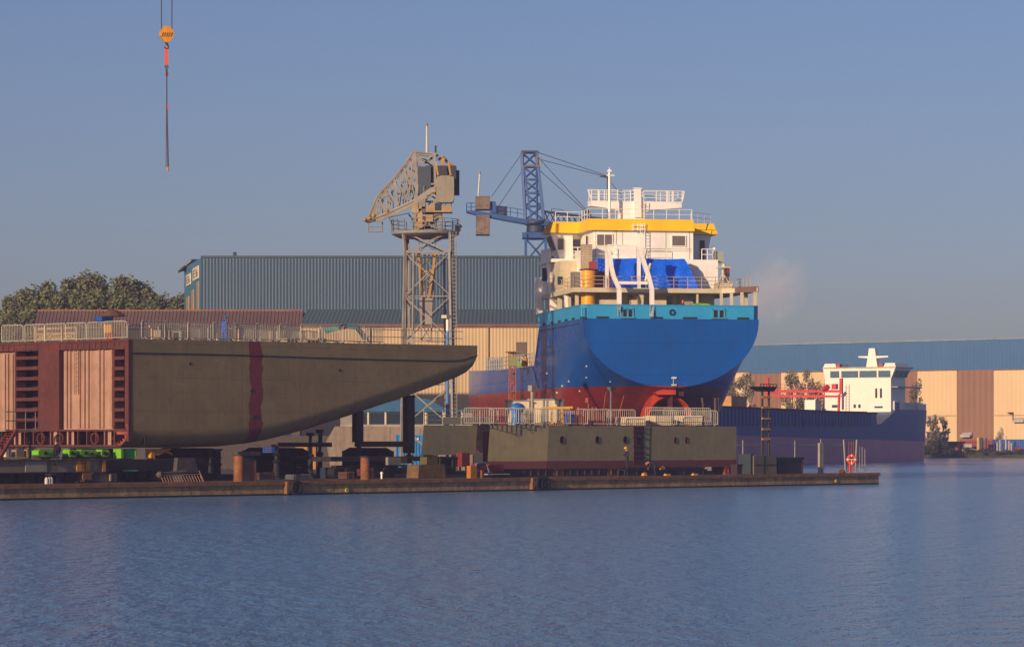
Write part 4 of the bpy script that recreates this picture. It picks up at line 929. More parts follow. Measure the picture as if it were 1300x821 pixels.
# ================================================================= GREY TOWER CRANE
K = frp(542, 14.0, R(0)); kx = lambda px, y=0: K.X(px, y); kz = lambda py, y=0: K.Z(py, 0, y)
GC = mat('grey_crane_paint', '#8d887f', .65, var=.25, dirt='#8a6a4a', dirt_amt=.25, streak=.3, scale=.9)
GCD = mat('dark_slate_cladding', '#343e4c', .6, var=.15); YB = mat('crane_yellow', '#b0822c', .6, var=.2, dirt='#7d5a2a', dirt_amt=.4)
T = Thing('harbour_crane', 'old grey lattice tower crane with a rounded counterweight and raised triangular jib', 'crane', K, 0, 0, GZ); TK = T
xa, xb = kx(514,-2.2), kx(571,-2.2); zA, zE = GZ, kz(296)
g = MB(); B4 = [(xa-.35,-2.4,zA),(xb+.35,-2.4,zA),(xb+.35,2.4,zA),(xa-.35,2.4,zA)]; zmid = kz(322); T4 = [(xa,-2.2,zmid),(xb,-2.2,zmid),(xb,2.2,zmid),(xa,2.2,zmid)]
g.lattice(B4, T4, 5, .13, .05, x=True); L0 = [Vector(B4[0]).lerp(Vector(B4[1]), .2), Vector(T4[0]).lerp(Vector(T4[1]), .2)]; g.tube(L0[0], L0[1], .1, n=4); L0 = [Vector(B4[3]).lerp(Vector(B4[2]), .85), Vector(T4[3]).lerp(Vector(T4[2]), .85)]; g.tube(L0[0], L0[1], .1, n=4); T5 = [(kx(512,-2),-2,zE),(kx(571,-2),-2,zE),(kx(571,-2),2,zE),(kx(512,-2),2,zE)]
g.lattice(T4, T5, 1, .13, .07, x=True); g.tube((kx(521,2.3),2.3,zA),(kx(518,2.3),2.3,zE), .12, n=4); g.part('tower', GC, T)
g = MB(); 
for s_ in (-1.0, 1.0):
    g.bar((kx(531),s_,kz(322)),(kx(539),s_,kz(378)), .22); g.bar((kx(553),s_,kz(322)),(kx(545),s_,kz(378)), .22); g.bar((kx(533),s_,kz(345)),(kx(551),s_,kz(345)), .16)
g.part('inner_column_braces', YB, T)
g = MB(); g.lattice([(kx(535),-.8,kz(432)),(kx(547),-.8,kz(432)),(kx(547),.8,kz(432)),(kx(535),.8,kz(432))], [(kx(531),-.8,kz(298)),(kx(553),-.8,kz(298)),(kx(553),.8,kz(298)),(kx(531),.8,kz(298))], 6, .06, .03); g.part('inner_column', GC, T)
MB().box(kx(534),kx(549),-.9,.9,kz(412),kz(376)).part('lift_car', GC, T)
g = MB(); g.ladder((kx(574),-2.4,GZ),(kx(572.5),-2.1,zE), (.5,0,0), .35, .04); g.path([(kx(578.5),-1.6,GZ),(kx(574),-1.6,zE)], .09, 5); g.part('ladder', GC, T)
g = MB(); g.tube((kx(574)+.2,-2.2,zA),(kx(573)+.2,-2.0,zE), .1); g.part('cable_duct', GCD, T)
# slewing platform
zp = kz(294.5)
cxp = kx(540); g = MB(); g.lathe(cxp, 0, [(2.4,zp-.55),(3.05,zp-.25),(3.1,zp),(.5,zp+.02)], 28); g.part('slewing_platform', GC, T, smooth=R(30))
g = MB(); pts = [(cxp+3.05*cos(a*pi/10), 3.05*sin(a*pi/10), zp) for a in range(21)]; g.rail(pts, 1.1, 3, 1.0, .03, .035); g.part('platform_railing', GC, T)
g = MB(); g.box(kx(578),kx(585),-1,-.4,kz(294),kz(287)); g.tube((kx(580),-.8,kz(291)),(kx(586),-.8,kz(287)), .16); g.part('search_light', DARK(), T)
# rotating column and machinery
g = MB(); g.lattice([(kx(526),-1.2,zp),(kx(560),-1.2,zp),(kx(560),1.2,zp),(kx(526),1.2,zp)], [(kx(530),-1.2,kz(235)),(kx(558),-1.2,kz(235)),(kx(558),1.2,kz(235)),(kx(530),1.2,kz(235))], 3, .16, .09); g.part('rotating_column', GC, T)
MB().box(kx(531),kx(537),-1.3,-.4,kz(291),kz(270)).part('winch_box', mat('crane_beige', '#a5875a', .6, var=.25), T)
MB().box(kx(539),kx(551),-.6,.9,kz(290),kz(262)).part('slewing_motor', mat('crane_brown', '#574334', .7, var=.3), T)
MB().lathe(kx(533.5), -.2, [(.35,zp),(.35,kz(268)),(.2,kz(262))], 12).part('yellow_motor', YB, T)
rdk = random.Random(12); g = MB()
for k in range(16):
    px = 524+rdk.uniform(0,34); py = 292-rdk.uniform(0,48); yq = rdk.uniform(-1.2,1.2); g.tube((kx(px),yq,kz(py)),(kx(px)+rdk.uniform(-1.2,1.2),yq+rdk.uniform(-.8,.8),kz(py)+rdk.uniform(.5,1.6)), .06, n=4)
g.part('pipework', GC, T)
for k in range(6):
    px = 526+rdk.uniform(0,30); py = 290-rdk.uniform(0,30); MB().box(kx(px)-.3,kx(px)+.35,-1.4,-.8,kz(py),kz(py)+rdk.uniform(.4,.9)).part('gear_box', mat('gear_%d'%(k%3), ['#a08a62','#5f564c','#8b8478'][k%3], .6, var=.3), T)
# driver's cabin below the counterweight
cb = MB().prism([(kx(541,-1.6),kz(271)),(kx(574,-1.6),kz(271)),(kx(573,-1.6),kz(262.5)),(kx(541,-1.6),kz(262))], 'y', -1.8, .2).part('control_cabin', mat('crane_beige', '#a5875a', .6, var=.25), T)
MB().box(kx(552,-1.8),kx(560,-1.8),-1.86,-1.8,kz(269),kz(260)).part('cabin_window', GLD, T, cb)
g = MB(); g.rail([(kx(551,-1.7),-1.7,kz(268)),(kx(573,-1.7),-1.7,kz(268))], .75, 2, .6, .03, .035); g.part('cabin_railing', GC, T, cb)
# machinery house and counterweight
MB().box(kx(530.5,-1.3),kx(547,-1.3),-1.3,1.6,kz(247),kz(213)).part('machine_house', GCD, T)
MB().box(kx(540,-1.0),kx(579,-1.0),-1.0,1.9,kz(240),kz(211.5)).part('rear_house', mat('dark_house', '#2c3038', .7, var=.3), T)
MB().box(kx(576,1),kx(583,1),1,2.2,kz(246),kz(215)).part('rear_ballast', GCD, T)
g = MB(); prf = []
for k in range(17):
    a = -pi/2+pi*k/16; prf.append((a,))
y0w, y1w = -2.5, -.9; zc_, hw = (kz(223.5,-2)+kz(257.5,-2))/2, (kz(223.5,-2)-kz(257.5,-2))/2
xw0, xw1 = kx(554,-2), kx(576.5,-2); pts = []
for (fx, fz) in ((.04,-.78),(.1,-.95),(.3,-1),(.8,-.99),(.95,-.93),(1,-.7),(1,.8),(.95,.96),(.8,1),(.2,1),(.05,.93),(0,.7),(0,-.5)): pts.append((xw0+(xw1-xw0)*fx, zc_+hw*fz))
g.prism(pts, 'y', y0w, y1w); cw = g.part('counterweight', mat('counterweight_grey', '#8f8776', .7, var=.15, streak=.4, dirt='#6d5a44', dirt_amt=.25), T)
g = MB()
for px in (556, 572): g.bar((kx(px-3,-2.6),-2.62,kz(208)),(kx(px,-2.6),-2.62,kz(226)), .16)
g.part('counterweight_hanger', YB, T, cw)
g = MB(); g.path([(kx(556),0,kz(203)),(kx(562),0,kz(199)),(kx(567),0,kz(205)),(kx(575),0,kz(210))], .13, 5); g.bar((kx(562),-.5,kz(211)),(kx(563),-.5,kz(201)), .3); g.part('top_gear', YB, T)
# jib: triangulated girder
ja, jb = -1.1, 1.1
g = MB(); tipx, tipz = kx(465), kz(280)
Lo = [(465,280.5),(478,277.5),(492,272),(506,265.5),(520,259),(534,251.5),(552,242.5)]
Up = [(470,274),(480,250.5),(491,238),(502,226),(514,211),(525.5,194)]
for s_ in (ja, jb):
    g.path([(kx(a),s_,kz(b_)) for a, b_ in Lo], .16, 5); g.path([(kx(a),s_,kz(b_)) for a, b_ in Up], .12, 5)
    for i, (u_, l_) in enumerate(((1,1),(1,2),(2,2),(2,3),(3,3),(3,4),(4,4),(4,5),(5,5))): g.tube((kx(Up[u_][0]),s_,kz(Up[u_][1])),(kx(Lo[l_][0]),s_,kz(Lo[l_][1])), .085, n=4)
    g.tube((kx(472),s_,kz(279)),(kx(480),s_,kz(250.5)), .08, n=4)
    for (ua, ub), (la, lb_) in (((475,262),(478,277.5)),((485.5,244),(485,275)),((497,232),(499,269)),((508,218.5),(513,262)),((519,203),(527,255)),((491,238),(478,277.5)),((502,226),(492,272)),((514,211),(506,265.5)),((525.5,194),(511,262)),((528,215),(512,262)),((522,200),(534,251))):
        g.tube((kx(ua),s_,kz(ub)),(kx(la),s_,kz(lb_)), .05, n=4)
    g.path([(kx(488),s_,kz(260)),(kx(500),s_,kz(250)),(kx(514),s_,kz(238)),(kx(528),s_,kz(226))], .05, 4); g.path([(kx(Up[5][0]+3),s_,kz(206)),(kx(536),s_,kz(203)),(kx(553),s_,kz(209))], .07, 4)
    g.path([(kx(525.5),s_,kz(194)),(kx(540),s_,kz(196)),(kx(555),s_,kz(197))], .1, 5); g.tube((kx(527),s_,kz(195)),(kx(531),s_,kz(248)), .13, n=4); g.tube((kx(525.5),s_,kz(194)),(kx(519),s_,kz(256)), .08, n=4)
    g.tube((kx(552),s_,kz(196)),(kx(553),s_,kz(238)), .12, n=4); g.tube((kx(531),s_,kz(212)),(kx(552),s_,kz(197)), .07, n=4); g.tube((kx(528),s_,kz(197)),(kx(551),s_,kz(211)), .07, n=4)
for P_ in (Lo, Up):
    for a, b_ in P_: g.tube((kx(a),ja,kz(b_)),(kx(a),jb,kz(b_)), .08, n=4)
    for (a, b_), (c, d) in zip(P_, P_[1:]): g.tube((kx(a),ja,kz(b_)),(kx(c),jb,kz(d)), .05, n=4)
for (a, b_) in ((533,213),(540,205),(547,200)): g.tube((kx(a),ja,kz(b_)),(kx(a),jb,kz(b_)), .1, n=4)
jib = g.part('jib', GC, T)
g = MB()
for (a, b_), (c, d) in zip(Lo[1:], Lo[2:]): g.hexa([(kx(a),ja-.1,kz(b_)-.45),(kx(c),ja-.1,kz(d)-.45),(kx(c),ja+.15,kz(d)-.45),(kx(a),ja+.15,kz(b_)-.45)],[(kx(a),ja-.1,kz(b_)-.12),(kx(c),ja-.1,kz(d)-.12),(kx(c),ja+.15,kz(d)-.12),(kx(a),ja+.15,kz(b_)-.12)])
g.part('walkway_girder', GC, T, jib)
for px, py in ((464,280),(470,278),(475,275),(492,268.5)): MB().blob((kx(px),-1.2,kz(py)), (.19,.2,.18), 1, .1).part('sheave', YB, T, jib)
g = MB(); g.path([(kx(467.5),0,kz(282)),(kx(467.5),0,kz(294)),(kx(485.5),0,kz(294)),(kx(485.5),0,kz(282))], .07, 5); g.tube((kx(467.5),0,kz(288)),(kx(485.5),0,kz(288)), .04); g.part('tip_cradle', GC, T, jib)
g = MB(); g.path([(kx(527),ja,kz(258)),(kx(542),ja,kz(247)),(kx(553.5),ja,kz(241))], .28, 4); g.box(kx(547),kx(553.5),ja-.35,ja+.3,kz(246),kz(239.5)); g.part('luffing_arm', GC, T, jib)
g = MB(); g.tube((kx(542),0,kz(196)),(kx(542),0,kz(160)), .13, .08, n=8); g.part('flag_pole', mat('white_pole', '#cbbfae', .5), T)
MB().tube((kx(542),0,kz(160)),(kx(542),0,kz(157)), .1, n=8).part('pole_tip', mat('red_tip', '#a8402e', .5), T)
g = MB(); g.tube((kx(553),0,kz(197)),(kx(553),0,kz(185)), .09); g.box(kx(551.5),kx(556.5),-.2,.2,kz(198.5),kz(196)); g.part('aerial', DARK(), T)
g = MB(); 
for a, b_ in (((480,252),(531,240)),((492,272),(500,290)),((470,281),(520,270))): g.tube((kx(a[0]),.4,kz(a[1])),(kx(b_[0]),.4,kz(b_[1])), .03)
g.part('rope', DARK(), T)

# ================================================================= BLUE TOWER CRANE
C2 = frp(677, 8.0, 0); cx_ = lambda px, y=0: C2.X(px, y); cz2 = lambda py, y=0: C2.Z(py, 0, y)
BC = mat('blue_crane_paint', '#084a8a', .55, var=.18, dirt='#23384e', dirt_amt=.3, streak=.2)
T = Thing('tower_crane', "tall blue lattice crane with cables and weathered block counterweight behind the ship's bridge", 'crane', C2, 0, 0, GZ)
def q4(pa, pb, py, hy): return [(cx_(pa),-hy,cz2(py)),(cx_(pb),-hy,cz2(py)),(cx_(pb),hy,cz2(py)),(cx_(pa),hy,cz2(py))]
g = MB(); g.lattice(q4(667.5,693,560,1.6), q4(667.5,693,303,1.6), 9, .24, .1, x=True); g.part('tower', BC, T)
g = MB(); g.lathe(cx_(680), 0, [(1.6,cz2(304)),(2.0,cz2(297)),(1.5,cz2(295)),(1.4,cz2(287)),(2.0,cz2(284)),(2.0,cz2(281))], 20); g.part('slewing_ring', mat('dark_blue_steel', '#1c2f4a', .6, var=.2), T, smooth=R(30))
MB().box(cx_(663),cx_(699),-2,2,cz2(303),cz2(296)).part('tower_head', BC, T)
MB().box(cx_(663),cx_(669),-2.3,-1.7,cz2(303),cz2(298)).part('tower_bracket', BC, T)
g = MB(); g.lattice([(cx_(667),-1.4,cz2(279)),(cx_(690.5),-1.4,cz2(279)),(cx_(690.5),1.4,cz2(279)),(cx_(667),1.4,cz2(279))], [(cx_(662.5),-1.2,cz2(194)),(cx_(681),-1.2,cz2(194)),(cx_(681),1.2,cz2(194)),(cx_(662.5),1.2,cz2(194))], 5, .24, .09); 
g.tube((cx_(665),-1.3,cz2(212)),(cx_(674.5),-1.4,cz2(279)), .16, n=4); g.tube((cx_(681),-1.3,cz2(215)),(cx_(682),-1.4,cz2(279)), .14, n=4)
g.part('mast', BC, T)
g = MB(); g.box(cx_(661.5),cx_(667),-1.4,1.4,cz2(198),cz2(192.5)); g.box(cx_(677.5),cx_(683.5),-1.4,1.4,cz2(198),cz2(192.5)); g.box(cx_(663),cx_(683),-1.3,1.3,cz2(193.5),cz2(192.2)); g.part('mast_head', mat('dark_blue_steel', '#1c2f4a', .6, var=.2), T)
g = MB(); g.box(cx_(664),cx_(686),-1.6,1.6,cz2(212.5),cz2(211.8)); g.rail([(cx_(682),-1.6,cz2(212)),(cx_(686.5),-1.6,cz2(212))], 1.4, 2, .5, .05, .06); g.part('mast_platform', mat('crane_beige', '#a5875a', .6, var=.25), T)
g = MB(); zl = [(592,270),(604,273),(640,280),(668,285),(697,287)]; up = [(592,268),(604,268),(640,274),(668,279),(697,281)]
pts = [(cx_(a),cz2(b_)) for a, b_ in up]+[(cx_(a),cz2(b_)) for a, b_ in reversed(zl)]
g.prism(pts, 'y', -1.4, 1.4); g.part('counter_jib', BC, T)
g = MB(); g.rail([(cx_(592.5),-1.4,cz2(269)),(cx_(604),-1.4,cz2(269))], 1.3, 2, .7, .06, .07); g.rail([(cx_(630),-1.4,cz2(272)),(cx_(666),-1.4,cz2(278))], 1.3, 2, 1.1, .05, .06); g.part('jib_railing', BC, T)
CWM = mat('weathered_block', '#7b6a5a', .9, var=.35, dirt='#3f3a36', dirt_amt=.7, streak=.2, scale=.9, bump=.05)
MB().box(cx_(603.5,-1.9),cx_(622,-1.9),-1.9,1.9,cz2(266.5),cz2(250)).part('counterweight', CWM, T)
MB().box(cx_(604,-1.9),cx_(621.5,-1.9),-1.9,1.9,cz2(298.5),cz2(274)).part('counterweight', CWM, T)
MB().box(cx_(621.8),cx_(629.5),-1.3,1.3,cz2(271),cz2(256.5)).part('winch_house', BC, T)
MB().box(cx_(630),cx_(644),-1.0,1.0,cz2(273),cz2(262.5)).part('winch_drum', mat('dark_blue_steel', '#1c2f4a', .6, var=.2), T)
g = MB(); g.tube((cx_(607),0,cz2(250)),(cx_(609),0,cz2(221)), .13); g.part('flag_pole', mat('white_pole', '#cbbfae', .5), T)
MB().tube((cx_(609),0,cz2(221)),(cx_(609.1),0,cz2(218)), .15).part('pole_tip', mat('red_tip', '#a8402e', .5), T)
g = MB(); g.lattice([(cx_(691),-1,cz2(283)),(cx_(691),1,cz2(283)),(cx_(691),1,cz2(268.5)),(cx_(691),-1,cz2(268.5))], [(cx_(790),-1,cz2(287)),(cx_(790),1,cz2(287)),(cx_(790),1,cz2(281)),(cx_(790),-1,cz2(281))], 14, .12, .06, ring=False); g.rail([(cx_(700),-1,cz2(270)),(cx_(715),-1,cz2(272))], .6, 1, 1.5, .04, .04); g.part('jib', mat('dark_blue_steel', '#1c2f4a', .6, var=.2), T)
g = MB()
for a, b_ in (((662,196),(624,250)),((664,216),(633,262)),((683,194),(770,223.5)),((686,203),(772,225.5)),((683,200),(746,269)),((682,214),(743,268))):
    for s_ in (-.5,): g.tube((cx_(a[0],s_),s_,cz2(a[1])),(cx_(b_[0],s_),s_,cz2(b_[1])), .055, n=5)
g.tube((cx_(771),-.5,cz2(224)),(cx_(771),-.5,cz2(284)), .1); g.tube((cx_(776),-.5,cz2(233)),(cx_(790),-.5,cz2(250)), .05)
g.part('stay_cables', DARK(), T)
g = MB(); g.prism([(cx_(761),cz2(224.5)),(cx_(773),cz2(226.5)),(cx_(773),cz2(224)),(cx_(764),cz2(223.3))], 'y', -.9, -.1); g.blob((cx_(746),-.5,cz2(269.5)), (.45,.4,.35), 3, .2); g.path([(cx_(741),-.5,cz2(267)),(cx_(747),-.5,cz2(271)),(cx_(750),-.5,cz2(275))], .2, 5); g.part('sheave_block', DARK(), T)

# ================================================================= GREEN BLOCK SECTION ON THE QUAY (right)
GY = 3.3
GB = '#968a64'
def maroon_foot(g, ob, out):
    sp = g.n('SeparateXYZ'); g.l(ob, sp.inputs[0])
    zz = g.math('ADD', sp.outputs[2], g.math('MULTIPLY', g.noise(ob, (1,1,1), 1.1, 3), .14))
    return g.mix(g.ramp(zz, .62, .68), srgb('#6e3a3a'), out)
GBM = mat('khaki_primer', GB, .8, var=.12, dirt='#6a6042', dirt_amt=.25, streak=.25, scale=.5, bump=.005, extra=maroon_foot)
qx = lambda px, y=GY: Q.X(px, y)
qz = lambda py, px, y=GY: Q.Z(py, Q.X(px, y), y)
T = Thing('block_section', 'khaki hull block with round openings and maroon foot standing on quayside skids', 'ship section', Q, qx(780), GY+4, 1.62); TB = T
zt = qz(540.5, 780); zb = 1.62; D2 = 9.0
# main body with the chamfered facet at the left end
x1, x2 = qx(697), qx(935); xf = qx(622, GY+.9)
g = MB(); P = [(x2,GY),(x1,GY),(xf,GY+.9),(xf+1.35*(D2-.9),GY+D2),(x2,GY+D2)]; xb_ = x1-.35
P2 = [(x2,GY),(xb_,GY),(xf-.35,GY+.9),(xf-.35+1.35*(D2-.9),GY+D2),(x2,GY+D2)]
P = list(reversed(P)); P2 = list(reversed(P2))
vs = [(a,b_,zb) for a,b_ in P2]+[(a,b_,zt) for a,b_ in P]; g.add(vs, [(0,1,6,5),(1,2,7,6),(2,3,8,7),(3,4,9,8),(4,0,5,9),(5,6,7,8,9),(4,3,2,1,0)])
g.part('shell', GBM, T)
# open frame strip
xs0, xs1 = qx(803), qx(818)
MB().box(xs0+.12, xs1-.12, GY-.035, GY, zb+.3, zt-.1).part('open_bay', MAROON(), T)
g = MB()
for py in (542, 548, 555, 566.5, 574, 580): z = qz(py, 810); g.box(xs0, xs1, GY-.12, GY-.036, z-.04, z+.04)
g.part('stringer', mat('dark_oxide_primer', '#3a1c1c', .8, var=.3), T)
MB().box(qx(808), qx(813), GY-.06, GY-.036, qz(563.5,810), qz(555,810)).part('bay_opening', mat('black_void', '#08080a', .9), T)
def port(px, py, rx, rz, col=None, y=GY):
    x = Q.X(px, y); z = qz(py, px, y); g = MB(); vs = [(x+rx*cos(t*pi/9), y-.012, z+rz*sin(t*pi/9)) for t in range(18)]; g.add(vs, [tuple(reversed(range(18)))])
    o = g.part('porthole', mat('black_void', '#08080a', .9) if not col else col, T)
    g = MB(); n = 18; vs = []
    for t in range(n): 
        for k in (1.0, 1.16): vs += [(x+rx*k*cos(t*2*pi/n), y-.05, z+rz*k*sin(t*2*pi/n)), (x+rx*k*cos(t*2*pi/n), y-.002, z+rz*k*sin(t*2*pi/n))]
    fs = []
    for t in range(n): a = 4*t; b_ = 4*((t+1)%n); fs += [(a,b_,b_+2,a+2),(a,a+1,b_+1,b_),(a+2,b_+2,b_+3,a+3)]
    g.add(vs, fs); g.part('porthole_rim', MAROON(), T, o)
for px in (713, 758, 793.5): port(px, 558, .25, .27)
for px in (857, 871): port(px, 558.5, .17, .24, mat('olive_void', '#1e1c10', .9))
g = MB(); g.tube((qx(824),GY-.01,zb),(qx(824)+.12,GY-.01,zt), .03, n=4); g.part('weld_seam', mat('knuckle_line', '#2c281d', .8), T)
# recess and smaller left part
y2 = GY+2.2; xl0, xl1 = Q.X(537, y2), Q.X(606, y2); zl = qz(577, 560, y2)
g = MB(); g.hexa([(xl0-.2,y2,zl),(xl1-.25,y2,zl),(xl1-.25,y2+4,zl),(xl0+5.0,y2+4,zl)], [(xl0+.1,y2,zt),(xl1,y2,zt),(xl1,y2+4,zt),(xl0+5.4,y2+4,zt)]); g.part('end_shell', mat('khaki_primer_plain', GB, .62, var=.12, dirt='#6a6042', dirt_amt=.25, streak=.25, scale=.5, bump=.005), T)
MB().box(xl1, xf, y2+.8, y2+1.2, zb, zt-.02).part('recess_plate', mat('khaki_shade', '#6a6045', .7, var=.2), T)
MB().box(Q.X(613,y2+.8), Q.X(621,y2+.8)-.1, y2+.72, y2+.8, zb, qz(548,616,y2)).part('maroon_plate', MAROON(), T)
g = MB(); g.box(x1+1, x2, GY+.2, GY+D2-.1, zt, zt+.03); g.part('top_plate', mat('rust_plate', '#5c4338', .85, var=.3), T)
g = MB(); g.box(x2, x2+.03, GY+.1, GY+D2-.1, zb, zt); g.part('end_plate', MAROON(), T)
# skids
SK = mat('skid_timber', '#6b4a38', .85, var=.35, dirt='#3c2c26', dirt_amt=.5, streak=0)
for i, (a, b_, m, lb) in enumerate(((641,702,DARK(),'dark steel skid under the left end of the khaki block'),(703,717,SK,'rusty brown cribbing block beneath the first porthole of the khaki block'),(720,770,DARK(),'dark steel skid under the middle of the khaki block'),(772,789,SK,'brown timber cribbing left of the standing worker'),(790,895,DARK(),'long dark steel beam behind the two quayside workers'),(921,934,RUST(),'rusty cribbing under the right corner of the khaki block'))):
    x0_, x1_ = qx(a), qx(b_); g = MB(); g.box(x0_, x1_, GY+.05, GY+1.2, GZ+.0, 1.61); 
    g.box(x0_, x1_, GY-.03, GY+.05, 1.52, 1.61); g.box(x0_, x1_, GY-.03, GY+.05, GZ+.0, GZ+.08)
    k = x0_+.4
    while k < x1_-.1: g.box(k, k+.05, GY-.02, GY+.05, GZ+.08, 1.52); k += .9
    g.top('skid', m, Q, lb, 'skid', base=((x0_+x1_)/2, GY+.6, GZ))
# low beam in front of the workers
T = Thing('steel_beam', 'low dark steel beam lying in front of the khaki block at the workers\' feet', 'beam', Q, qx(850,2.3), 2.3, GZ)
g = MB(); g.box(qx(793,2.0),qx(898,2.0),2.0,2.08,GZ,GZ+.42); g.box(qx(793,2.0),qx(898,2.0),1.9,2.75,GZ+.42,GZ+.46); g.box(qx(793,2.0),qx(898,2.0),2.6,2.68,GZ,GZ+.42); g.box(qx(793,2.0),qx(898,2.0),1.9,2.25,GZ,GZ+.03); g.part('web', mat('navy_beam', '#23242c', .6, var=.25), T)
g = MB()
for i in range(9): k = qx(796+12*i, 2); g.box(k, k+.04, 1.93, 1.999, GZ+.03, GZ+.42)
g.part('stiffener', mat('navy_beam', '#23242c', .6, var=.25), T)
# workers
J = dict(base); J.update(head0=(-.02,-.07,1.61), head1=(-.03,-.09,1.69), elL=(-.25,-.1,1.18), wrL=(-.12,-.28,1.08), haL=(-.06,-.33,1.06))
human('person', 'standing worker in dark clothes and yellow helmet beside the khaki block on the quay', Q, qx(796,2.3), 2.3, GZ+.46, -Q.th-1.2, J, NAVC, SKIN, HATY)
J = dict(pelvis=(0,0,.82), belly=(-.12,-.0,.93), chest=(-.36,0,1.03), neck=(-.52,0,1.05), head0=(-.61,0,1.03), head1=(-.67,0,.98), shL=(-.4,-.19,1.0), elL=(-.44,-.22,.74), wrL=(-.55,-.16,.56), haL=(-.6,-.14,.5),
    shR=(-.4,.19,1.0), elR=(-.45,.22,.74), wrR=(-.57,.16,.58), haR=(-.63,.14,.53), hiL=(0,-.1,.77), knL=(-.1,-.13,.42), anL=(.05,-.13,.08), toL=(-.12,-.14,.04), hiR=(0,.1,.77), knR=(-.05,.13,.42), anR=(.1,.13,.08), toR=(-.06,.14,.04))
human('person', 'worker in dark clothes bending over the low steel beam, leaning to the left', Q, qx(832,1.4), 1.4, GZ, -Q.th, J, NAVC, SKIN, mat('dull_helmet', '#b06a4a', .5, streak=0))
# small yellow things
for px, py, y, lb, kd in ((841,590,1.85,'yellow helmet-shaped tool case on top of the low dark beam','tool case'),(818,595.5,1.0,'small orange tool bag at the bending worker\'s hands','tool bag'),(847,603,.8,'flat yellow block on the quay edge, the left one of two','block'),(882,602.5,.8,'flat yellow block on the quay edge, the right one of two','block')):
    x = qx(px, y); z0 = GZ+.0 if y < 1.5 else GZ+.46; g = MB(); m = mat('signal_yellow', '#e39a10', .5, var=.15)
    if kd == 'block': g.hexa([(x-.32,y-.15,z0-.01),(x+.32,y-.15,z0-.01),(x+.32,y+.15,z0-.01),(x-.32,y+.15,z0-.01)], [(x-.26,y-.1,z0+.12),(x+.26,y-.1,z0+.12),(x+.26,y+.1,z0+.12),(x-.26,y+.1,z0+.12)])
    else: g.hexa([(x-.22,y-.15,z0),(x+.22,y-.15,z0),(x+.22,y+.15,z0),(x-.22,y+.15,z0)], [(x-.18,y-.1,z0+.2),(x+.15,y-.1,z0+.22),(x+.15,y+.1,z0+.22),(x-.18,y+.1,z0+.2)]); g.tube((x-.1,y,z0+.2),(x+.1,y,z0+.3), .02)
    g.top(kd.replace(' ','_'), m, Q, lb, kd, base=(x,y,z0))

# ---- things on top of the block
ZT = zt+.03
def bf(px0, px1, y): return Fr(*Q.w(Q.X((px0+px1)/2, y), y), .12)
def onblock(px0, px1, pyt, y, name, lb, cat, m, dy=1.0, extra=None, group=None):
    ff = bf(px0, px1, y); xa, xb = ff.X(px0,0), ff.X(px1,0); z = ff.Z(pyt, 0, 0); y = 0; T = Thing(name, lb, cat, ff, (xa+xb)/2, y, ZT, group)
    b_ = MB().box(xa, xb, y, y+dy, ZT+.06, z).part('body', m, T)
    MB().box(xa+.1, xa+.3, y+.1, y+dy-.1, ZT, ZT+.06).part('foot', DARK(), T); MB().box(xb-.3, xb-.1, y+.1, y+dy-.1, ZT, ZT+.06).part('foot', DARK(), T)
    return T, xa, xb, z, b_
CT = mat('container_white', '#ddc9a2', .5, var=.08, streak=.15, dirt='#8c7350', dirt_amt=.2)
T, xa, xb, z, b_ = onblock(671, 709.5, 506, 7.5, 'site_cabin', 'cream site cabin standing on the khaki block behind the yellow frame', 'cabin', CT, 2.4)
g = MB()
f1 = bf(671, 709.5, 7.5)
for px in (689, 693.5): g.box(f1.X(px,-.05), f1.X(px,-.05)+.12, -.08, -.001, ZT+.1, z-.05)
g.box(xa, xb, -.06, -.001, z-.1, z); g.box(xa, xb, -.06, -.001, ZT+.06, ZT+.2); g.part('corner_trim', mat('grey_trim', '#8a8f90', .5), T, b_)
MB().box(f1.X(686.5,-.05), f1.X(692,-.05), -.05, -.001, ZT+.1, f1.Z(519,0,0)).part('door', mat('grey_green_door', '#87907e', .6), T, b_)
T, xa, xb, z, b_ = onblock(709.5, 716, 506.5, 9.2, 'cabin_shade_side', 'grey-blue cabinet added as the shaded right side of the cream site cabin', 'flank', mat('cabin_shade_grey', '#5d6673', .5), .8)  # slate box added for the cabin's shaded right side
MB().box(xa+.05, xb-.05, -.04, -.001, ZT+.3, z-.2).part('door', mat('cabin_shade_panel', '#6a7480', .5), T, b_)  # panel on the box that draws the cabin's shaded side
T, xa, xb, z, b_ = onblock(645, 672, 509, 8.5, 'site_cabin', 'low cream cabin with a flat grey roof behind the blue wrapped machine', 'cabin', CT, 2.0)
MB().box(xa-.1, xb+.1, -.1, 2.1, z, z+.08).part('roof', mat('grey_trim', '#8a8f90', .5), T)
# blue-wrapped machine
x = Q.X(656, 5.5); T = Thing('wrapped_machine', 'tall machine wrapped in light blue plastic on the khaki block left of the cream cabin', 'machine', Q, x, 5.5, ZT)
z1 = Q.Z(511, x, 5.5); WR = mat('blue_wrap', '#2a78c8', .35, var=.25, streak=.2, bump=.1)
rd = random.Random(2)
g = MB(); g.blob((x+.1,5.5,z1-.42), (.72,.5,.42), 3, .1, 14, 8); g.part('wrapped_head', WR, T, smooth=R(60))
for dx, w_ in ((-.25,.26),(.12,.16)):
    g = MB(); rr = []
    for k in range(6):
        t = k/5; rr.append([(x+dx+(w_*(1.1-.25*sin(t*3))+rd.uniform(-.03,.03))*cos(a*pi/5), 5.5+.3*sin(a*pi/5), ZT+(z1-.5-ZT)*t) for a in range(10)])
    g.loft(rr); g.part('wrapped_leg', WR, T, smooth=R(60))
T, xa, xb, z, b_ = onblock(660, 671, 520, 6.2, 'drum_crate', 'grey crate close right of the blue wrapped machine', 'crate', mat('grey_crate', '#7e776c', .7, var=.3), .8)
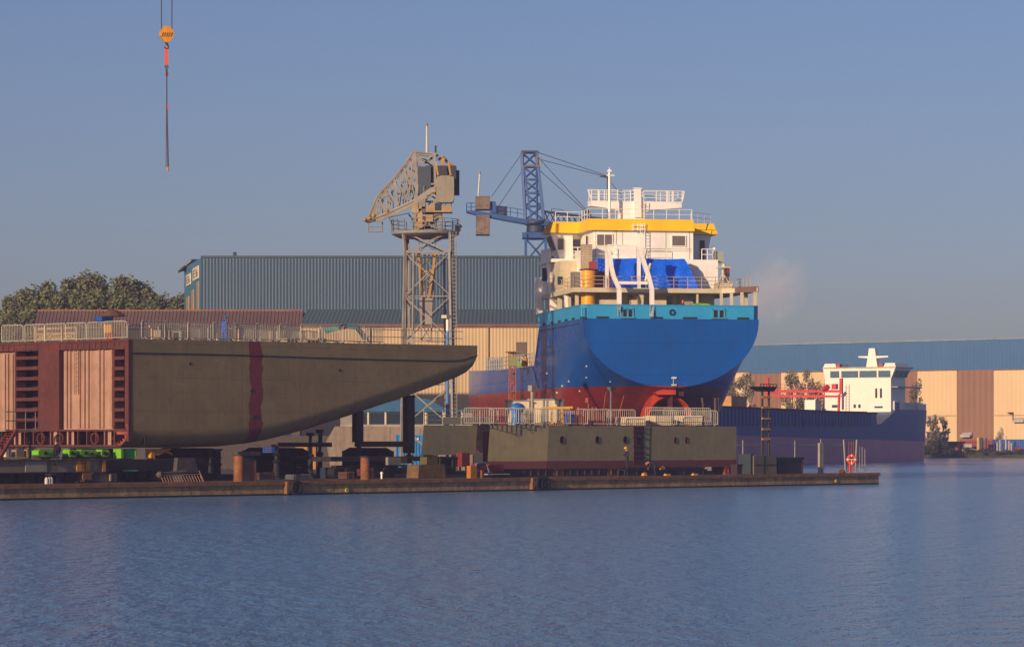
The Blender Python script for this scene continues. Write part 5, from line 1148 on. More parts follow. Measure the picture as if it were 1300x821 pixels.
# yellow frame
LFR = bf(708, 708, 4.6); T = Thing('lifting_gantry', 'yellow T-shaped steel lifting frame on the khaki block in front of the cream cabin', 'gantry', LFR, 0, 0, ZT)
YF = mat('frame_yellow', '#d79a0c', .5, var=.15, streak=.2); X_ = lambda px: LFR.X(px,0); Z_ = lambda py: LFR.Z(py,0,0)
MB().bar((X_(688),0,Z_(517.5)),(X_(727),0,Z_(517)), .16).part('top_beam', YF, T)
for px in (701, 713): MB().bar((X_(px),0,ZT+.05),(X_(px),0,Z_(516)), .18).part('post', YF, T)
MB().box(X_(689),X_(718),-.4,.4,ZT,ZT+.1).part('base', YF, T)
T, xa, xb, z, b_ = onblock(716, 729, 523, 5.2, 'blue_bin', 'blue tarpaulin-covered bin right of the yellow lifting frame', 'bin', mat('blue_tarpaulin_dark', '#0c4aa6', .45, var=.3, bump=.08), .9)
MB().box(xa-.03, xb+.03, -.05, .95, z, z+.06).part('lid', mat('grey_trim', '#8a8f90', .5), T, b_)
T, xa, xb, z, b_ = onblock(563, 624, 530.5, 6.5, 'steel_tank', 'long low dark steel tank on the left end of the khaki block', 'tank', mat('dark_tank', '#4a4a44', .6, var=.2), 1.2)
MB().box(xa-.05, xb+.05, -.05, 1.25, z, z+.08).part('rim', mat('tank_rim', '#66655c', .6), T)
for i, (a, b_) in enumerate(((785,819.5),(820,853),(853.5,891.5))):
    T, xa, xb, z, bd_ = onblock(a, b_, 527.5 if i else 529, 5.4, 'cream_container', ['low cream half-height container, leftmost of three below the propeller nozzle','low cream half-height container in the middle of three on the khaki block','low cream half-height container at the right end of the khaki block'][i], 'container', CT, 1.6)
    MB().box(xa, xb, -.06, -.001, z-.55, z-.5).part('side_rail', mat('dark_rail', '#6b5a48', .6), T, bd_)
# barriers on the block
random.seed(9)
for i, px in enumerate((608, 640, 660, 684, 706, 728, 758, 789, 842, 868, 894)):
    y = 4.0 if px < 730 else 4.6
    barrier(bf(px,px,y), 0, 0, ZT, random.uniform(-.06,.06), 'galvanised crowd barrier on the khaki hull block, %s from the left' % ORD[i], 'barriers on the khaki block')
for i, px in enumerate((835, 858, 884)):
    barrier(bf(px,px,7.4), 0, -.6, ZT+.25, random.uniform(-.06,.06), 'crowd barrier behind the cream half-height containers, %s from the left' % ORD[i], 'barriers above the cream containers')
T = Thing('tube_railing', 'thin tube railing along the left end of the khaki block top', 'railing', Q, Q.X(560,5), 5, ZT)
MB().rail([(Q.X(538,5.6),5.6,ZT-.02),(Q.X(632,5.6),5.6,ZT)], 1.15, 3, 2.0, .025, .035).part('rails', GV, T)
# posts with lamps
for px, pyt, y, c, lb, hd in ((675.5,489,6.2,'#9a9280','pale lamp post with square head in front of the blue hull on the khaki block',1),(747,505,6,'#b5432a','short post with a red box head near the middle of the khaki block',2),(775.5,491,6,'#5b5f68','grey floodlight post on the khaki block',3),(826,505,8.5,'#8a8f90','slender pole',0)):
    if hd == 0: continue
    x = Q.X(px,y); zz = Q.Z(pyt,x,y); T = Thing('lamp_post', lb, 'post', Q, x, y, ZT)
    w_ = {1:.13,2:.05,3:.09}[hd]; MB().tube((x,y,ZT),(x,y,zz-.3), w_, n=8).part('post', mat('post_%d'%hd, c if hd != 2 else '#6b6a66', .6), T)
    g = MB()
    if hd == 1: g.box(x-.28,x+.28,y-.2,y+.2,zz-.45,zz)
    elif hd == 2: g.box(x-.22,x+.22,y-.15,y+.15,zz-.38,zz)
    else: g.hexa([(x-.2,y-.15,zz-.3),(x+.2,y-.15,zz-.3),(x+.2,y+.15,zz-.3),(x-.2,y+.15,zz-.3)],[(x-.32,y-.25,zz),(x+.32,y-.25,zz),(x+.32,y+.2,zz),(x-.32,y+.2,zz)])
    g.part('head', mat('head_%d'%hd, c, .6), T)
    if hd == 3:
        g = MB(); g.tube((x-1.0,y,ZT),(x-.75,y,zz-.8), .04); g.tube((x-1.0,y,ZT+1.2),(x-.6,y,zz-.4), .03); g.tube((x+.6,y,ZT),(x+1.7,y,zz-.7), .04); g.part('stay_rod', mat('dull_orange', '#9a4a30', .7), T)
T = Thing('gas_bottle_rack', 'pair of red and rust posts beside the red box post on the khaki block', 'posts', Q, Q.X(752,6), 6, ZT)
g = MB()
for px in (734, 752, 757): g.tube((Q.X(px,6),6,ZT),(Q.X(px,6),6,ZT+1.5), .09, n=8)
g.part('posts', mat('dull_orange', '#9a4a30', .7), T)
# props under the starboard quarter
for px in (899, 908, 911.5):
    y = 12; x = Q.X(px,y); zz = Q.Z(505,x,y); T = Thing('shore_post', ['grey-brown raking prop under the dark quarter of the blue ship','tall post under the right quarter of the large ship, left of a pair','tall post under the right quarter of the large ship, right of a pair'][(899,908,911.5).index(px)], 'prop', Q, x, y, GZ)
    MB().tube((x+(.8 if px==899 else 0),y,GZ),(x-(.9 if px==899 else 0),y,zz), .1, n=8).part('shaft', mat('prop_brown', '#5c4a44', .8, var=.3), T); MB().box(x-.25,x+.25,y-.25,y+.25,GZ,GZ+.1).part('foot', DARK(), T)

# ================================================================= RIGHT END OF THE QUAY
# orange-yellow ladder mast on a steel housing
y = 2.4; X_ = lambda px, y=2.4: Q.X(px, y); Z_ = lambda py, px=972, y=2.4: Q.Z(py, Q.X(px,y), y)
T = Thing('ladder_mast', 'dark mast with yellow rungs and a flat top platform standing on the grey steel housing', 'mast', Q, X_(970), 2.4, Z_(578))
zb_ = Z_(578); zt_ = Z_(496)
g = MB(); 
for px in (967.5, 976): g.bar((X_(px),2.4,zb_),(X_(px),2.4,zt_), .13)
g.bar((X_(972.5),2.8,zb_),(X_(972.5),2.8,zt_), .15); g.part('posts', mat('mast_brown', '#3c342c', .7, var=.3), T)
g = MB()
for py in (504, 517, 531, 544.5, 557): g.box(X_(966.5), X_(977), 2.28, 2.36, Z_(py)-.08, Z_(py)+.08)
g.part('yellow_rungs', YF, T)
g = MB()
g.bar((X_(967.5),2.4,zb_+.2),(X_(967.5),2.4,zt_-.2), .07); g.part('amber_stile', mat('amber_rust', '#a3691c', .7), T)
g = MB(); g.hexa([(X_(966),1.9,zt_-.05),(X_(977),1.9,zt_-.05),(X_(977),2.9,zt_-.05),(X_(966),2.9,zt_-.05)],[(X_(957),1.6,zt_+.35),(X_(977),1.6,zt_+.35),(X_(977),3,zt_+.35),(X_(957),3,zt_+.35)])
g.rail([(X_(957),1.7,zt_+.3),(X_(977),1.7,zt_+.3)], .25, 1, .5, .03, .04); g.part('top_platform', DARK(), T)
T = Thing('steel_housing', 'weathered grey steel housing under the yellow-runged mast', 'housing', Q, X_(970), 2.4, GZ)
HSG = mat('grey_housing', '#6e665a', .8, var=.25, dirt='#4a3c30', dirt_amt=.5, streak=.4)
MB().box(X_(957,1.6), X_(986,1.6), 1.6, 3.1, GZ-.02, Z_(578,970,1.6)).part('body', HSG, T)
MB().box(X_(953,1.7), X_(956.5,1.7), 1.7, 3.0, GZ-.02, Z_(576,970,1.6)).part('side_plate', mat('teal_dark_steel', '#24343a', .7), T)
g = MB(); g.box(X_(969,1.58), X_(970,1.58), 1.56, 1.6, GZ, Z_(578,970,1.6)); g.box(X_(957,1.58), X_(986,1.58), 1.55, 1.6, Z_(590,970,1.6), Z_(589.2,970,1.6)); g.part('seam', DARK(), T)
T = Thing('dark_skip', 'dark navy open-sided steel skip right of the grey housing', 'skip', Q, X_(1003), 2.4, GZ)
NV = mat('navy_steel', '#1d2636', .65, var=.3, streak=.3)
MB().box(X_(987.5,1.8), X_(1017,1.8), 1.8, 3.1, GZ-.02, Z_(583,1003,1.8)).part('body', NV, T)
MB().box(X_(986.5,1.7), X_(1020.5,1.7), 1.65, 3.2, Z_(583,1003,1.8), Z_(580,1003,1.8)).part('lid', NV, T)
MB().box(X_(1017.3,1.8), X_(1019.5,1.8), 1.8, 3.1, GZ-.02, Z_(583,1003,1.8)).part('end_post', mat('brown_post', '#6b4a35', .8), T)
T = Thing('dark_plinth', 'low dark maroon plinth between the khaki block and the grey housing', 'plinth', Q, X_(945), 3, GZ)
MB().box(X_(936,2.6), X_(952.5,2.6), 2.6, 4.2, GZ-.02, Z_(589,945,2.6)).part('body', mat('dark_maroon', '#33202a', .8), T)
MB().box(X_(936,2.5), X_(952.5,2.5), 2.5, 2.6, Z_(589,945,2.6)-.06, Z_(589,945,2.6)+.02).part('edge', mat('teal_dark_steel', '#24343a', .7), T)
# waterside wire fence
T = Thing('wire_fence', 'thin wire fence with slender posts on the quay between the mast and the lifebuoy', 'fence', Q, X_(1000), 2.8, GZ)
g = MB(); z1 = Z_(564.5, 1000, 2.8)
for px in (943, 1009): g.tube((X_(px,2.8),2.8,GZ-.03),(X_(px,2.8),2.8,Z_(558.5,px,2.8)), .045)
FP = mat('fence_post', '#9c9484', .6, var=.2)
g.part('posts', FP, T)
g = MB(); g.tube((X_(936,2.8),2.8,z1),(X_(1040,2.8),2.8,z1), .03); g.tube((X_(1042,2.8),2.8,z1),(X_(1070,2.8),2.8,z1), .03); g.part('top_wire', FP, T)
T = Thing('fence_post', 'broad pale steel post in the wire fence right of the dark skip', 'post', Q, X_(1042,2.6), 2.6, GZ)
g = MB(); g.box(X_(1039.5,2.6),X_(1041.2,2.6),2.5,2.7,GZ-.03,Z_(562,1042,2.6)); g.box(X_(1042.4,2.6),X_(1044.2,2.6),2.5,2.7,GZ-.03,Z_(562,1042,2.6)); g.box(X_(1039.5,2.6),X_(1044.2,2.6),2.52,2.68,Z_(600,1042,2.6),Z_(599,1042,2.6)); g.part('uprights', FP, T)
g = MB(); g.tube((X_(1041.8,2.6),2.6,Z_(562,1042,2.6)),(X_(1041.8,2.6),2.6,Z_(557,1042,2.6)), .04); g.part('finial', FP, T)
T = Thing('end_gate', 'tall railing of pale and rust-coloured bars behind the orange lifebuoy', 'gate', Q, X_(1080,2.6), 2.6, GZ)
g = MB(); g.tube((X_(1073.5,2.6),2.6,GZ),(X_(1071,2.6),2.6,Z_(558,1072,2.6)), .07); g.tube((X_(1085.5,2.6),2.6,GZ),(X_(1087.5,2.6),2.6,Z_(558,1087,2.6)), .07)
for px in (1091,1094.5,1098): g.tube((X_(px,2.6),2.6,GZ+.1),(X_(px,2.6),2.6,Z_(565+(px-1091)*.6,px,2.6)), .03)
g.tube((X_(1087,2.6),2.6,Z_(564,1090,2.6)),(X_(1098.5,2.6),2.6,Z_(568,1098,2.6)), .03); g.part('pale_bars', FP, T)
g = MB()
for px in (1074.5,1077.5,1081,1083.5): g.tube((X_(px,2.6),2.6,GZ+.1),(X_(px,2.6),2.6,Z_(560,px,2.6)), .028)
g.part('rust_bars', mat('dull_orange', '#9a4a30', .7), T)
# lifebuoy on its post
xq = X_(1081,1.9); zc_ = Z_(583,1081,1.9)
T = Thing('lifebuoy_stand', 'orange post carrying the lifebuoy at the end of the quay', 'post', Q, xq, 2.05, GZ)
OR_ = mat('lifebuoy_orange', '#e8480c', .45, var=.08, streak=0)
MB().box(xq-.08,xq+.1,2.0,2.1,GZ,zc_+.1).part('post', OR_, T); MB().box(xq-.2,xq+.2,2.0,2.06,zc_-.05,zc_+.1).part('bracket', OR_, T)
LF = Fr(*Q.w(xq, 1.9), .12); xq = 0
T = Thing('lifebuoy', 'bright orange ring lifebuoy hanging on the orange post at the quay end', 'lifebuoy', LF, 0, 0, zc_-.42)
MB().torus((xq,0,zc_), .34, .105, 'y', 28, 10, .8).part('ring', OR_, T, smooth=R(60))
g = MB()
for a in (0, pi/2, pi, 3*pi/2): c = (xq+.34*cos(a), 0, zc_+.34*sin(a)); g.tube((c[0]-.05*abs(sin(a)),0,c[2]-.05*abs(cos(a))),(c[0]+.05*abs(sin(a)),0,c[2]+.05*abs(cos(a))), .12, n=12)
g.tube((xq-.34,-.09,zc_),(xq+.34,-.09,zc_), .035); g.tube((xq,-.09,zc_),(xq,-.09,zc_-.3), .025); g.part('bands', mat('reflective_white', '#e8e4da', .4), T)
g = MB(); g.blob((X_(1069,1.5),1.5,GZ+.1), (.35,.3,.2), 7, .25); g.top('rope_coil', mat('rusty_rope', '#6a3c22', .9), Q, 'small rust-brown heap of rope left of the lifebuoy post', 'rope', base=(X_(1069,1.5),1.5,GZ))
# fenders and quay-edge details
for i, (px, lb) in enumerate(((375,'black tyre fender hanging on the quay face below the dark prop, leftmost'),(685,'black tyre fender hanging on the quay face below the left part of the khaki block'),(691,'second tyre fender touching the one below the khaki block'))):
    x = Q.X(px,-.25); g = MB(); g.torus((x,-.28,.52), .42, .17, 'y', 22, 8, 1.1); g.top('tyre_fender', BLK, Q, lb, 'fender', base=(x,-.25,.1), group='tyre fenders on the quay', smooth=R(60))
    g = MB()
    for s_ in (-.75,.75): g.box(x+s_-.13, x+s_+.13, -.3, .0, .1, .95)
    if i < 2: g.top('fender_timber', QT, Q, ['pair of upright timbers either side of the leftmost tyre fender','pair of upright timbers beside the tyre fenders below the khaki block'][i], 'timber', base=(x,-.15,.1))
for px, py, lb in ((441,622,'yellow painted mark plate on the quay face below the rusty bollard pile'),(1062,610,'small yellow plate on the quay face left of the lifebuoy')):
    x = Q.X(px,-.03); z = Q.Z(py,x,-.03); g = MB(); g.prism([(x+.17*cos(t*pi/4),z+.17*sin(t*pi/4)) for t in range(8)], 'y', -.03, .049); g.top('marker_plate', mat('marker_yellow', '#c9b01c', .6), Q, lb, 'plate', base=(x,0,z))
# rusty piles rising from the quay
def pile(px, pyt, r, lb, y=.9, m=None, w2=None):
    x = Q.X(px,y); zt_ = Q.Z(pyt,x,y); T = Thing('mooring_pile', lb, 'pile', Q, x, y, GZ-.01); m = m or RUST()
    MB().lathe(x, y, [(r,GZ-.01),(r,zt_-.08),(r*.92,zt_)], 14).part('shaft', m, T, smooth=R(40)); MB().lathe(x, y, [(r*1.15,zt_),(r*1.15,zt_+.1)], 14).part('cap', DARK(), T)
RU2 = mat('orange_rust', '#8c5630', .88, var=.4, dirt='#4e3220', dirt_amt=.7, scale=2)
pile(303, 578, .36, 'thick orange rusty pile under the maroon seam band, left of a pair', .8, RU2); pile(322, 584, .2, 'thin orange rusty pile under the maroon seam band, right of a pair', .8, RU2)
pile(463.5, 580.5, .34, 'single rusty pile with a bolt eye in front of the steel prop frame', .6, RU2)
x = Q.X(311,1.6); g = MB(); g.box(Q.X(306,1.6), Q.X(319,1.6), 1.5, 2.3, GZ, Q.Z(575,x,1.6)); g.box(Q.X(299,1.6), Q.X(328,1.6), 1.4, 2.4, Q.Z(578,x,1.6), Q.Z(573,x,1.6)); g.top('timber_pier', mat('grey_timber', '#4b4138', .9, var=.4, streak=.5), Q, 'dark timber pier between the two orange rusty piles', 'pier', base=(x,1.9,GZ))
T = Thing('bollard', 'small orange-yellow bollard block on the quay edge left of the khaki block', 'bollard', Q, Q.X(601,.6), .6, GZ)
MB().hexa([(Q.X(597.5,.5),.5,GZ),(Q.X(605.5,.5),.5,GZ),(Q.X(605.5,.5),.9,GZ),(Q.X(597.5,.5),.9,GZ)],[(Q.X(597.5,.5),.5,Q.Z(594,20,.5)),(Q.X(605.5,.5),.5,Q.Z(594,20,.5)),(Q.X(605.5,.5),.9,Q.Z(594,20,.5)),(Q.X(597.5,.5),.9,Q.Z(594,20,.5))]).part('block', mat('rust_yellow', '#b9721c', .7, var=.3), T)
MB().box(Q.X(611,.5), Q.X(612.8,.5), .5, .7, GZ, Q.Z(600,20,.5)).part('stub', mat('rust_yellow', '#b9721c', .7, var=.3), T)

# ================================================================= UNDER THE HULL SECTION
DS = mat('prop_black', '#1d1a1e', .7, var=.3)
# stern prop frame: two tall columns, cross beam, screw jacks
yv = 9.6; X_ = lambda px: Q.X(px,yv); Z_ = lambda py: Q.Z(py,Q.X(490,yv),yv)
T = Thing('prop_frame', 'tall dark two-column prop frame holding up the olive stern overhang', 'prop', Q, X_(490), yv, Z_(589))
for a, b_, pyt, pyb in ((453,461.5,522,561),(517.5,526.5,501,575)): MB().box(X_(a),X_(b_),yv,yv+.5,Z_(pyb),Z_(pyt)).part('column', DS, T)
MB().box(X_(455),X_(521),yv-.1,yv+.4,Z_(567),Z_(560)).part('cross_beam', DS, T)
for px in (458, 522):
    x = X_(px); MB().lathe(x, yv+.2, [(.33,Z_(588)),(.16,Z_(584)),(.16,Z_(581)),(.36,Z_(579)),(.14,Z_(577)),(.14,Z_(574)),(.34,Z_(572)),(.12,Z_(569)),(.24,Z_(566))], 10).part('screw_jack', DS, T)
T = Thing('long_bogie', 'long dark low transport bogie under the prop frame with grey and rusty gear on it', 'bogie', Q, Q.X(490,7), 7, GZ)
y = 6.5; X_ = lambda px: Q.X(px,6.5); Z_ = lambda py: Q.Z(py,Q.X(490,6.5),6.5)
MB().box(X_(420),X_(565),6.5,10.6,Z_(585),Z_(579.5)).part('platform', DS, T)
for i, px in enumerate((430,445,478,493,540,556)):
    MB().lathe(0,0,[(0,0)],3) if 0 else None
    g = MB(); g.tube((X_(px),6.6,GZ+.42),(X_(px),7.3,GZ+.42), .42, n=16); g.part('wheel', BLK, T)
MB().box(X_(430),X_(552),6.8,7.3,GZ+.3,Z_(590)).part('axle_beam', mat('maroon_black', '#2c1c20', .8), T)
for (a, b_, pa, pb, c) in ((489,505,580,590,'#8a8272'),(505,513,580,588,'#5a4c3c'),(540,562,580,588,'#6a5c2c')): MB().box(X_(a),X_(b_),6.2,6.45,Z_(pb),Z_(pa)).part('panel', mat('bogie_panel'+c[1:], c, .7, var=.3), T)
g = MB(); g.box(X_(503),X_(532),6.0,6.3,Z_(593.3),Z_(591.8)); g.top('blue_bar', BLUS, Q, 'slim bright blue bar lying under the long dark bogie', 'bar', base=(X_(517),6,GZ))
T = Thing('rock_filled_base', 'mottled yellow and maroon concrete base block right of the prop frame', 'base', Q, Q.X(548,3.4), 3.4, GZ)
g = MB(); xa, xb = Q.X(531,3.4), Q.X(566,3.4); g.hexa([(xa,3.4,GZ),(xb,3.4,GZ),(xb,4.6,GZ),(xa,4.6,GZ)],[(xa+.1,3.4,Q.Z(590,xa,3.4)),(xb-.15,3.4,Q.Z(589,xa,3.4)),(xb-.15,4.6,Q.Z(589,xa,3.4)),(xa+.1,4.6,Q.Z(590,xa,3.4))]); g.part('block', mat('mottled_base', '#6e5a34', .9, var=.4, dirt='#5a262a', dirt_amt=.9, scale=1.2), T)
MB().box(Q.X(542,3.7),Q.X(556,3.7),3.7,4.4,Q.Z(589,xa,3.4),Q.Z(580,xa,3.4)).part('top_saddle', mat('saddle_ochre', '#5c5228', .85, var=.3), T)
T = Thing('dark_crate_frame', 'open dark steel crate frame left of the recessed maroon plate', 'frame', Q, Q.X(575,3.6), 3.6, GZ)
X_ = lambda px: Q.X(px,3.6); Z_ = lambda py: Q.Z(py,Q.X(575,3.6),3.6)
g = MB(); g.box(X_(559),X_(594),3.6,5,Z_(602),Z_(599)); g.box(X_(559),X_(594),3.6,5,Z_(581.5),Z_(579.5))
for px in (559,575,584,592): g.box(X_(px),X_(px)+.12,3.6,3.72,Z_(600),Z_(580))
g.part('frame', DS, T); MB().box(X_(560),X_(593),4.8,4.95,Z_(599),Z_(581.5)).part('back_plate', DARK(), T)
T = Thing('red_compressor', 'red and grey compressor unit on the quay beneath the maroon recess', 'machine', Q, Q.X(610,3), 3, GZ)
X_ = lambda px: Q.X(px,2.6); Z_ = lambda py: Q.Z(py,Q.X(610,2.6),2.6)
MB().box(X_(594),X_(604),3.2,3.8,Z_(592),Z_(574.5)).part('red_cabinet', mat('compressor_red', '#7a1f1c', .6, var=.25), T)
MB().box(X_(606),X_(617),2.6,3.2,Z_(596),Z_(588)).part('red_tank', mat('compressor_red', '#7a1f1c', .6, var=.25), T)
g = MB(); g.path([(X_(603),2.6,Z_(598)),(X_(605),2.6,Z_(588)),(X_(617),2.6,Z_(587)),(X_(621),2.6,Z_(599))], .07, 6); g.part('hose', mat('grey_hose', '#6e7276', .6), T)
MB().box(X_(624),X_(642),2.8,3.5,Z_(599),Z_(589)).part('red_chest', mat('compressor_red', '#7a1f1c', .6, var=.25), T)
MB().box(X_(612),X_(640),2.0,2.4,Z_(602.5),Z_(601)).part('drip_tray', mat('pale_tray', '#8b8f90', .6), T)
# screw props between quay and hull bottom
def screw_prop(px, pyt, y, lb, r=.22, grp='screw props under the olive hull'):
    x = Q.X(px,y); zt_ = Q.Z(pyt,x,y); T = Thing('screw_prop', lb, 'prop', Q, x, y, GZ, grp); h = zt_-GZ
    MB().lathe(x, y, [(r*1.5,GZ),(r*1.5,GZ+.1),(r*.8,GZ+.2),(r*.8,GZ+h*.45),(r*1.3,GZ+h*.5),(r*.6,GZ+h*.55)], 10).part('base_tube', DS, T)
    MB().lathe(x, y, [(r*.5,GZ+h*.55),(r*.5,GZ+h*.68),(r*1.2,GZ+h*.7),(r*.5,GZ+h*.76),(r*.5,GZ+h*.92),(r*1.3,GZ+h*.94),(r*1.3,zt_)], 10).part('spindle', DS, T)
for px, pyt, y, lb in ((267,569.5,8.6,'dark screw prop under the olive hull, second to the left of the orange piles'),(277,569.5,9.4,'dark screw prop under the olive hull close left of the orange piles'),(351,564,8.4,'thick dark screw prop right of the orange rusty piles'),(394,549,8.6,'dark screw prop in front of the ochre roller door'),(406,545,9.5,'dark screw prop just right of the ochre roller door')):
    screw_prop(px, pyt, y, lb, .3 if px == 351 else .24)
x = Q.X(400,9); T = Thing('cross_girder', 'dark steel girder carrying the olive hull where its bottom starts to rise', 'girder', Q, x, 9.5, 3.0)
MB().box(Q.X(360,9), Q.X(424,9), 9.2, 9.6, Q.Z(567,x,9), Q.Z(561.5,x,9)).part('flange', DS, T); MB().box(Q.X(411,9), Q.X(413,9), 9.3, 9.5, Q.Z(561.5,x,9), Q.Z(547,x,9)).part('strut', DS, T)
for k, (a, b_, y) in enumerate(((336,390,9),(411,420,9))): pass
# dark keel cribs further in
random.seed(21)
for i in range(11):
    y = 12+5*(i%3); x = 20+3.1*i; g = MB(); z0 = GZ
    for k in range(5):
        if k%2: g.box(x-.9,x+.9,y-.9,y-.5,z0,z0+.4); g.box(x-.9,x+.9,y+.5,y+.9,z0,z0+.4)
        else: g.box(x-.9,x-.5,y-.9,y+.9,z0,z0+.4); g.box(x+.5,x+.9,y-.9,y+.9,z0,z0+.4)
        z0 += .4
    g.hexa([(x-.8,y-.8,z0),(x+.8,y-.8,z0),(x+.8,y+.8,z0),(x-.8,y+.8,z0)],[(x-.5,y-.5,3.25),(x+.5,y-.5,3.25),(x+.5,y+.5,3.25),(x-.5,y+.5,3.25)])
    g.top('timber_crib', mat('dark_timber', '#3a2c25', .9, var=.4, streak=0), Q, 'dark stacked-timber crib supporting the olive hull from below', 'crib', base=(x,y,GZ), group='timber cribs under the olive hull')
# big grey winch housing and dark pontoon bogies under the hull
T = Thing('transport_bogie', 'dark low transport bogie under the left end of the olive hull, with wheels', 'bogie', Q, Q.X(190,5.2), 5.2, GZ)
X_ = lambda px: Q.X(px,4.6); Z_ = lambda py: Q.Z(py,Q.X(190,4.6),4.6)
MB().box(X_(134),X_(262),4.6,8.6,Z_(597),Z_(583)).part('platform', mat('black_navy', '#15151d', .7, var=.3), T)
for px in (150,166,182,198,232,248): g = MB(); g.tube((X_(px),4.7,GZ+.4),(X_(px),5.4,GZ+.4), .4, n=16); g.part('wheel', BLK, T)
MB().box(X_(156),X_(174),4.5,4.6,Z_(598),Z_(596)).part('green_strip', mat('green_strip', '#3f9a5a', .5), T)
g = MB(); g.hexa([(X_(219),4.2,Z_(600)),(X_(247),4.2,Z_(600)),(X_(247),4.58,Z_(600)),(X_(219),4.58,Z_(600))],[(X_(221),4.2,Z_(581)),(X_(242),4.2,Z_(581)),(X_(242),4.58,Z_(581)),(X_(221),4.58,Z_(581))]); g.part('side_sheet', mat('draped_sheet', '#4b443f', .8, var=.35, bump=.1), T)
# lime green and yellow hydraulic units above the bogies
LG = mat('lime_machine', '#74b80a', .5, var=.12, dirt='#3a5a10', dirt_amt=.3); GRN = mat('green_machine', '#0d7a3a', .5, var=.2)
for i, (a, b_, lb) in enumerate(((49,76,'wide lime green hydraulic unit behind the black ladder, leftmost'),(88,98,'small lime green hydraulic unit right of the black ladder'),(102,123,'lime green hydraulic unit, second from the right under the open hull end'),(129,139,'small lime green hydraulic unit under the corner of the open hull end'))):
    y = 9.0; xa, xb = Q.X(a,y), Q.X(b_,y); za, zz = Q.Z(579.5,xa,y), Q.Z(570.2,xa,y); T = Thing('hydraulic_unit', lb, 'machine', Q, (xa+xb)/2, y, za)
    cx2 = (xa+xb)/2; g = MB(); w2 = (xb-xa)/2; g.prism([(cx2-w2,za+.12),(cx2-w2*.7,za),(cx2+w2*.7,za),(cx2+w2,za+.15),(cx2+w2,zz-.15),(cx2+w2*.75,zz),(cx2-w2*.75,zz),(cx2-w2,zz-.1)], 'y', y, y+.7); g.part('housing', LG, T)
    g = MB(); g.tube((cx2-w2*.4,y-.1,za+.25),(cx2-w2*.4,y,za+.25), .13, n=10); g.tube((cx2+w2*.35,y-.1,za+.2),(cx2+w2*.35,y,za+.2), .1, n=10); g.part('flange', DS, T)
    MB().box(xa, xb, y, y+.8, za-.12, za-.0).part('base_beam', DS, T)
    MB().box(cx2-.2, cx2+.2, y+.1, y+.6, GZ, za-.12).part('pedestal', DS, T)
xa, xb = Q.X(153,8.6), Q.X(173,8.6); za, zz = Q.Z(581,xa,8.6), Q.Z(569.5,xa,8.6); T = Thing('green_pump', 'dark green pump housing with lime end plates just right of the olive hull corner', 'machine', Q, (xa+xb)/2, 8.6, za)
MB().box(xa+.25, xb-.15, 8.6, 9.3, za, zz).part('housing', GRN, T); MB().box(xa, xa+.22, 8.55, 9.35, za-.02, zz).part('end_plate', LG, T); MB().box(xb-.13, xb, 8.55, 9.35, za+.1, zz).part('end_plate', LG, T); MB().box(xa, xb, 8.8, 9.2, GZ, za-.02).part('stand', DS, T)
xa, xb = Q.X(192,8.4), Q.X(219,8.4); za, zz = Q.Z(581,xa,8.4), Q.Z(569.5,xa,8.4); T = Thing('yellow_jack', 'orange-yellow hydraulic jack bracket under the olive hull right of the green pump', 'machine', Q, (xa+xb)/2, 8.4, za)
YJ = mat('jack_yellow', '#cf8a16', .55, var=.2, dirt='#4a3414', dirt_amt=.4)
MB().box(xa, xa+.35, 8.4, 9, za, zz).part('post', YJ, T); MB().hexa([(xa+.45,8.4,za+.2),(xa+.8,8.4,za+.2),(xa+.8,9,za+.2),(xa+.45,9,za+.2)],[(xa+.45,8.4,zz),(xb,8.4,zz),(xb,9,zz),(xa+.45,9,zz)]).part('arm', YJ, T); g = MB(); g.bar((xa+.9,8.35,zz),(xb-.1,8.35,za+.25), .12); g.part('brace', YJ, T); MB().box(xa+.1, xa+.3, 8.5, 8.9, GZ, za).part('stand', DS, T)
# long grey-yellow girder in the left foreground
y = 3.4; X_ = lambda px: Q.X(px,y); Z_ = lambda py, px=60: Q.Z(py,Q.X(px,y),y)
T = Thing('box_girder', 'long grey-beige box girder with a yellow end panel in front of the open hull end', 'girder', Q, X_(50), y, Z_(599))
MB().box(-6, X_(133), y, y+1.1, Z_(599), Z_(584)).part('web', mat('girder_grey', '#7c7564', .7, var=.25, dirt='#5a4c38', dirt_amt=.4, streak=.4), T)
g = MB(); g.box(-6, X_(133)+.05, y-.2, y+1.3, Z_(584), Z_(582.7)); g.box(-6, X_(133)+.05, y-.2, y+1.3, Z_(600), Z_(599)); g.part('flange', mat('girder_dark', '#4a4034', .8), T)
MB().box(X_(97),X_(114),y-.06,y,Z_(598.5),Z_(584.5)).part('yellow_panel', YJ, T); MB().box(X_(129.5),X_(133)+.03,y-.07,y,Z_(598.8),Z_(584.2)).part('yellow_end', YJ, T)
g = MB(); g.ladder((X_(103),y-.1,Z_(598)),(X_(103),y-.1,Z_(584)), (.3,0,0), .2, .02); g.tube((X_(121),y-.05,Z_(598)),(X_(128),y-.05,Z_(585)), .04); g.part('ladder', DS, T)
MB().box(X_(32),X_(59),y-.05,y,Z_(598.5),Z_(585)).part('pale_panel', mat('girder_pale', '#979284', .7, var=.15), T)
T = Thing('wheel_truck', 'rusty wheel truck on a grey base beneath the yellow end of the long box girder', 'truck', Q, X_(120), y, GZ)
MB().box(X_(103),X_(114),y-.2,y+.8,Z_(611,108),Z_(599.8,108)).part('rusty_frame', mat('truck_rust', '#8a5a3c', .8, var=.3), T); g = MB()
for px in (106,111): g.tube((X_(px),y-.3,Z_(612,108)),(X_(px),y+.3,Z_(612,108)), .2, n=12)
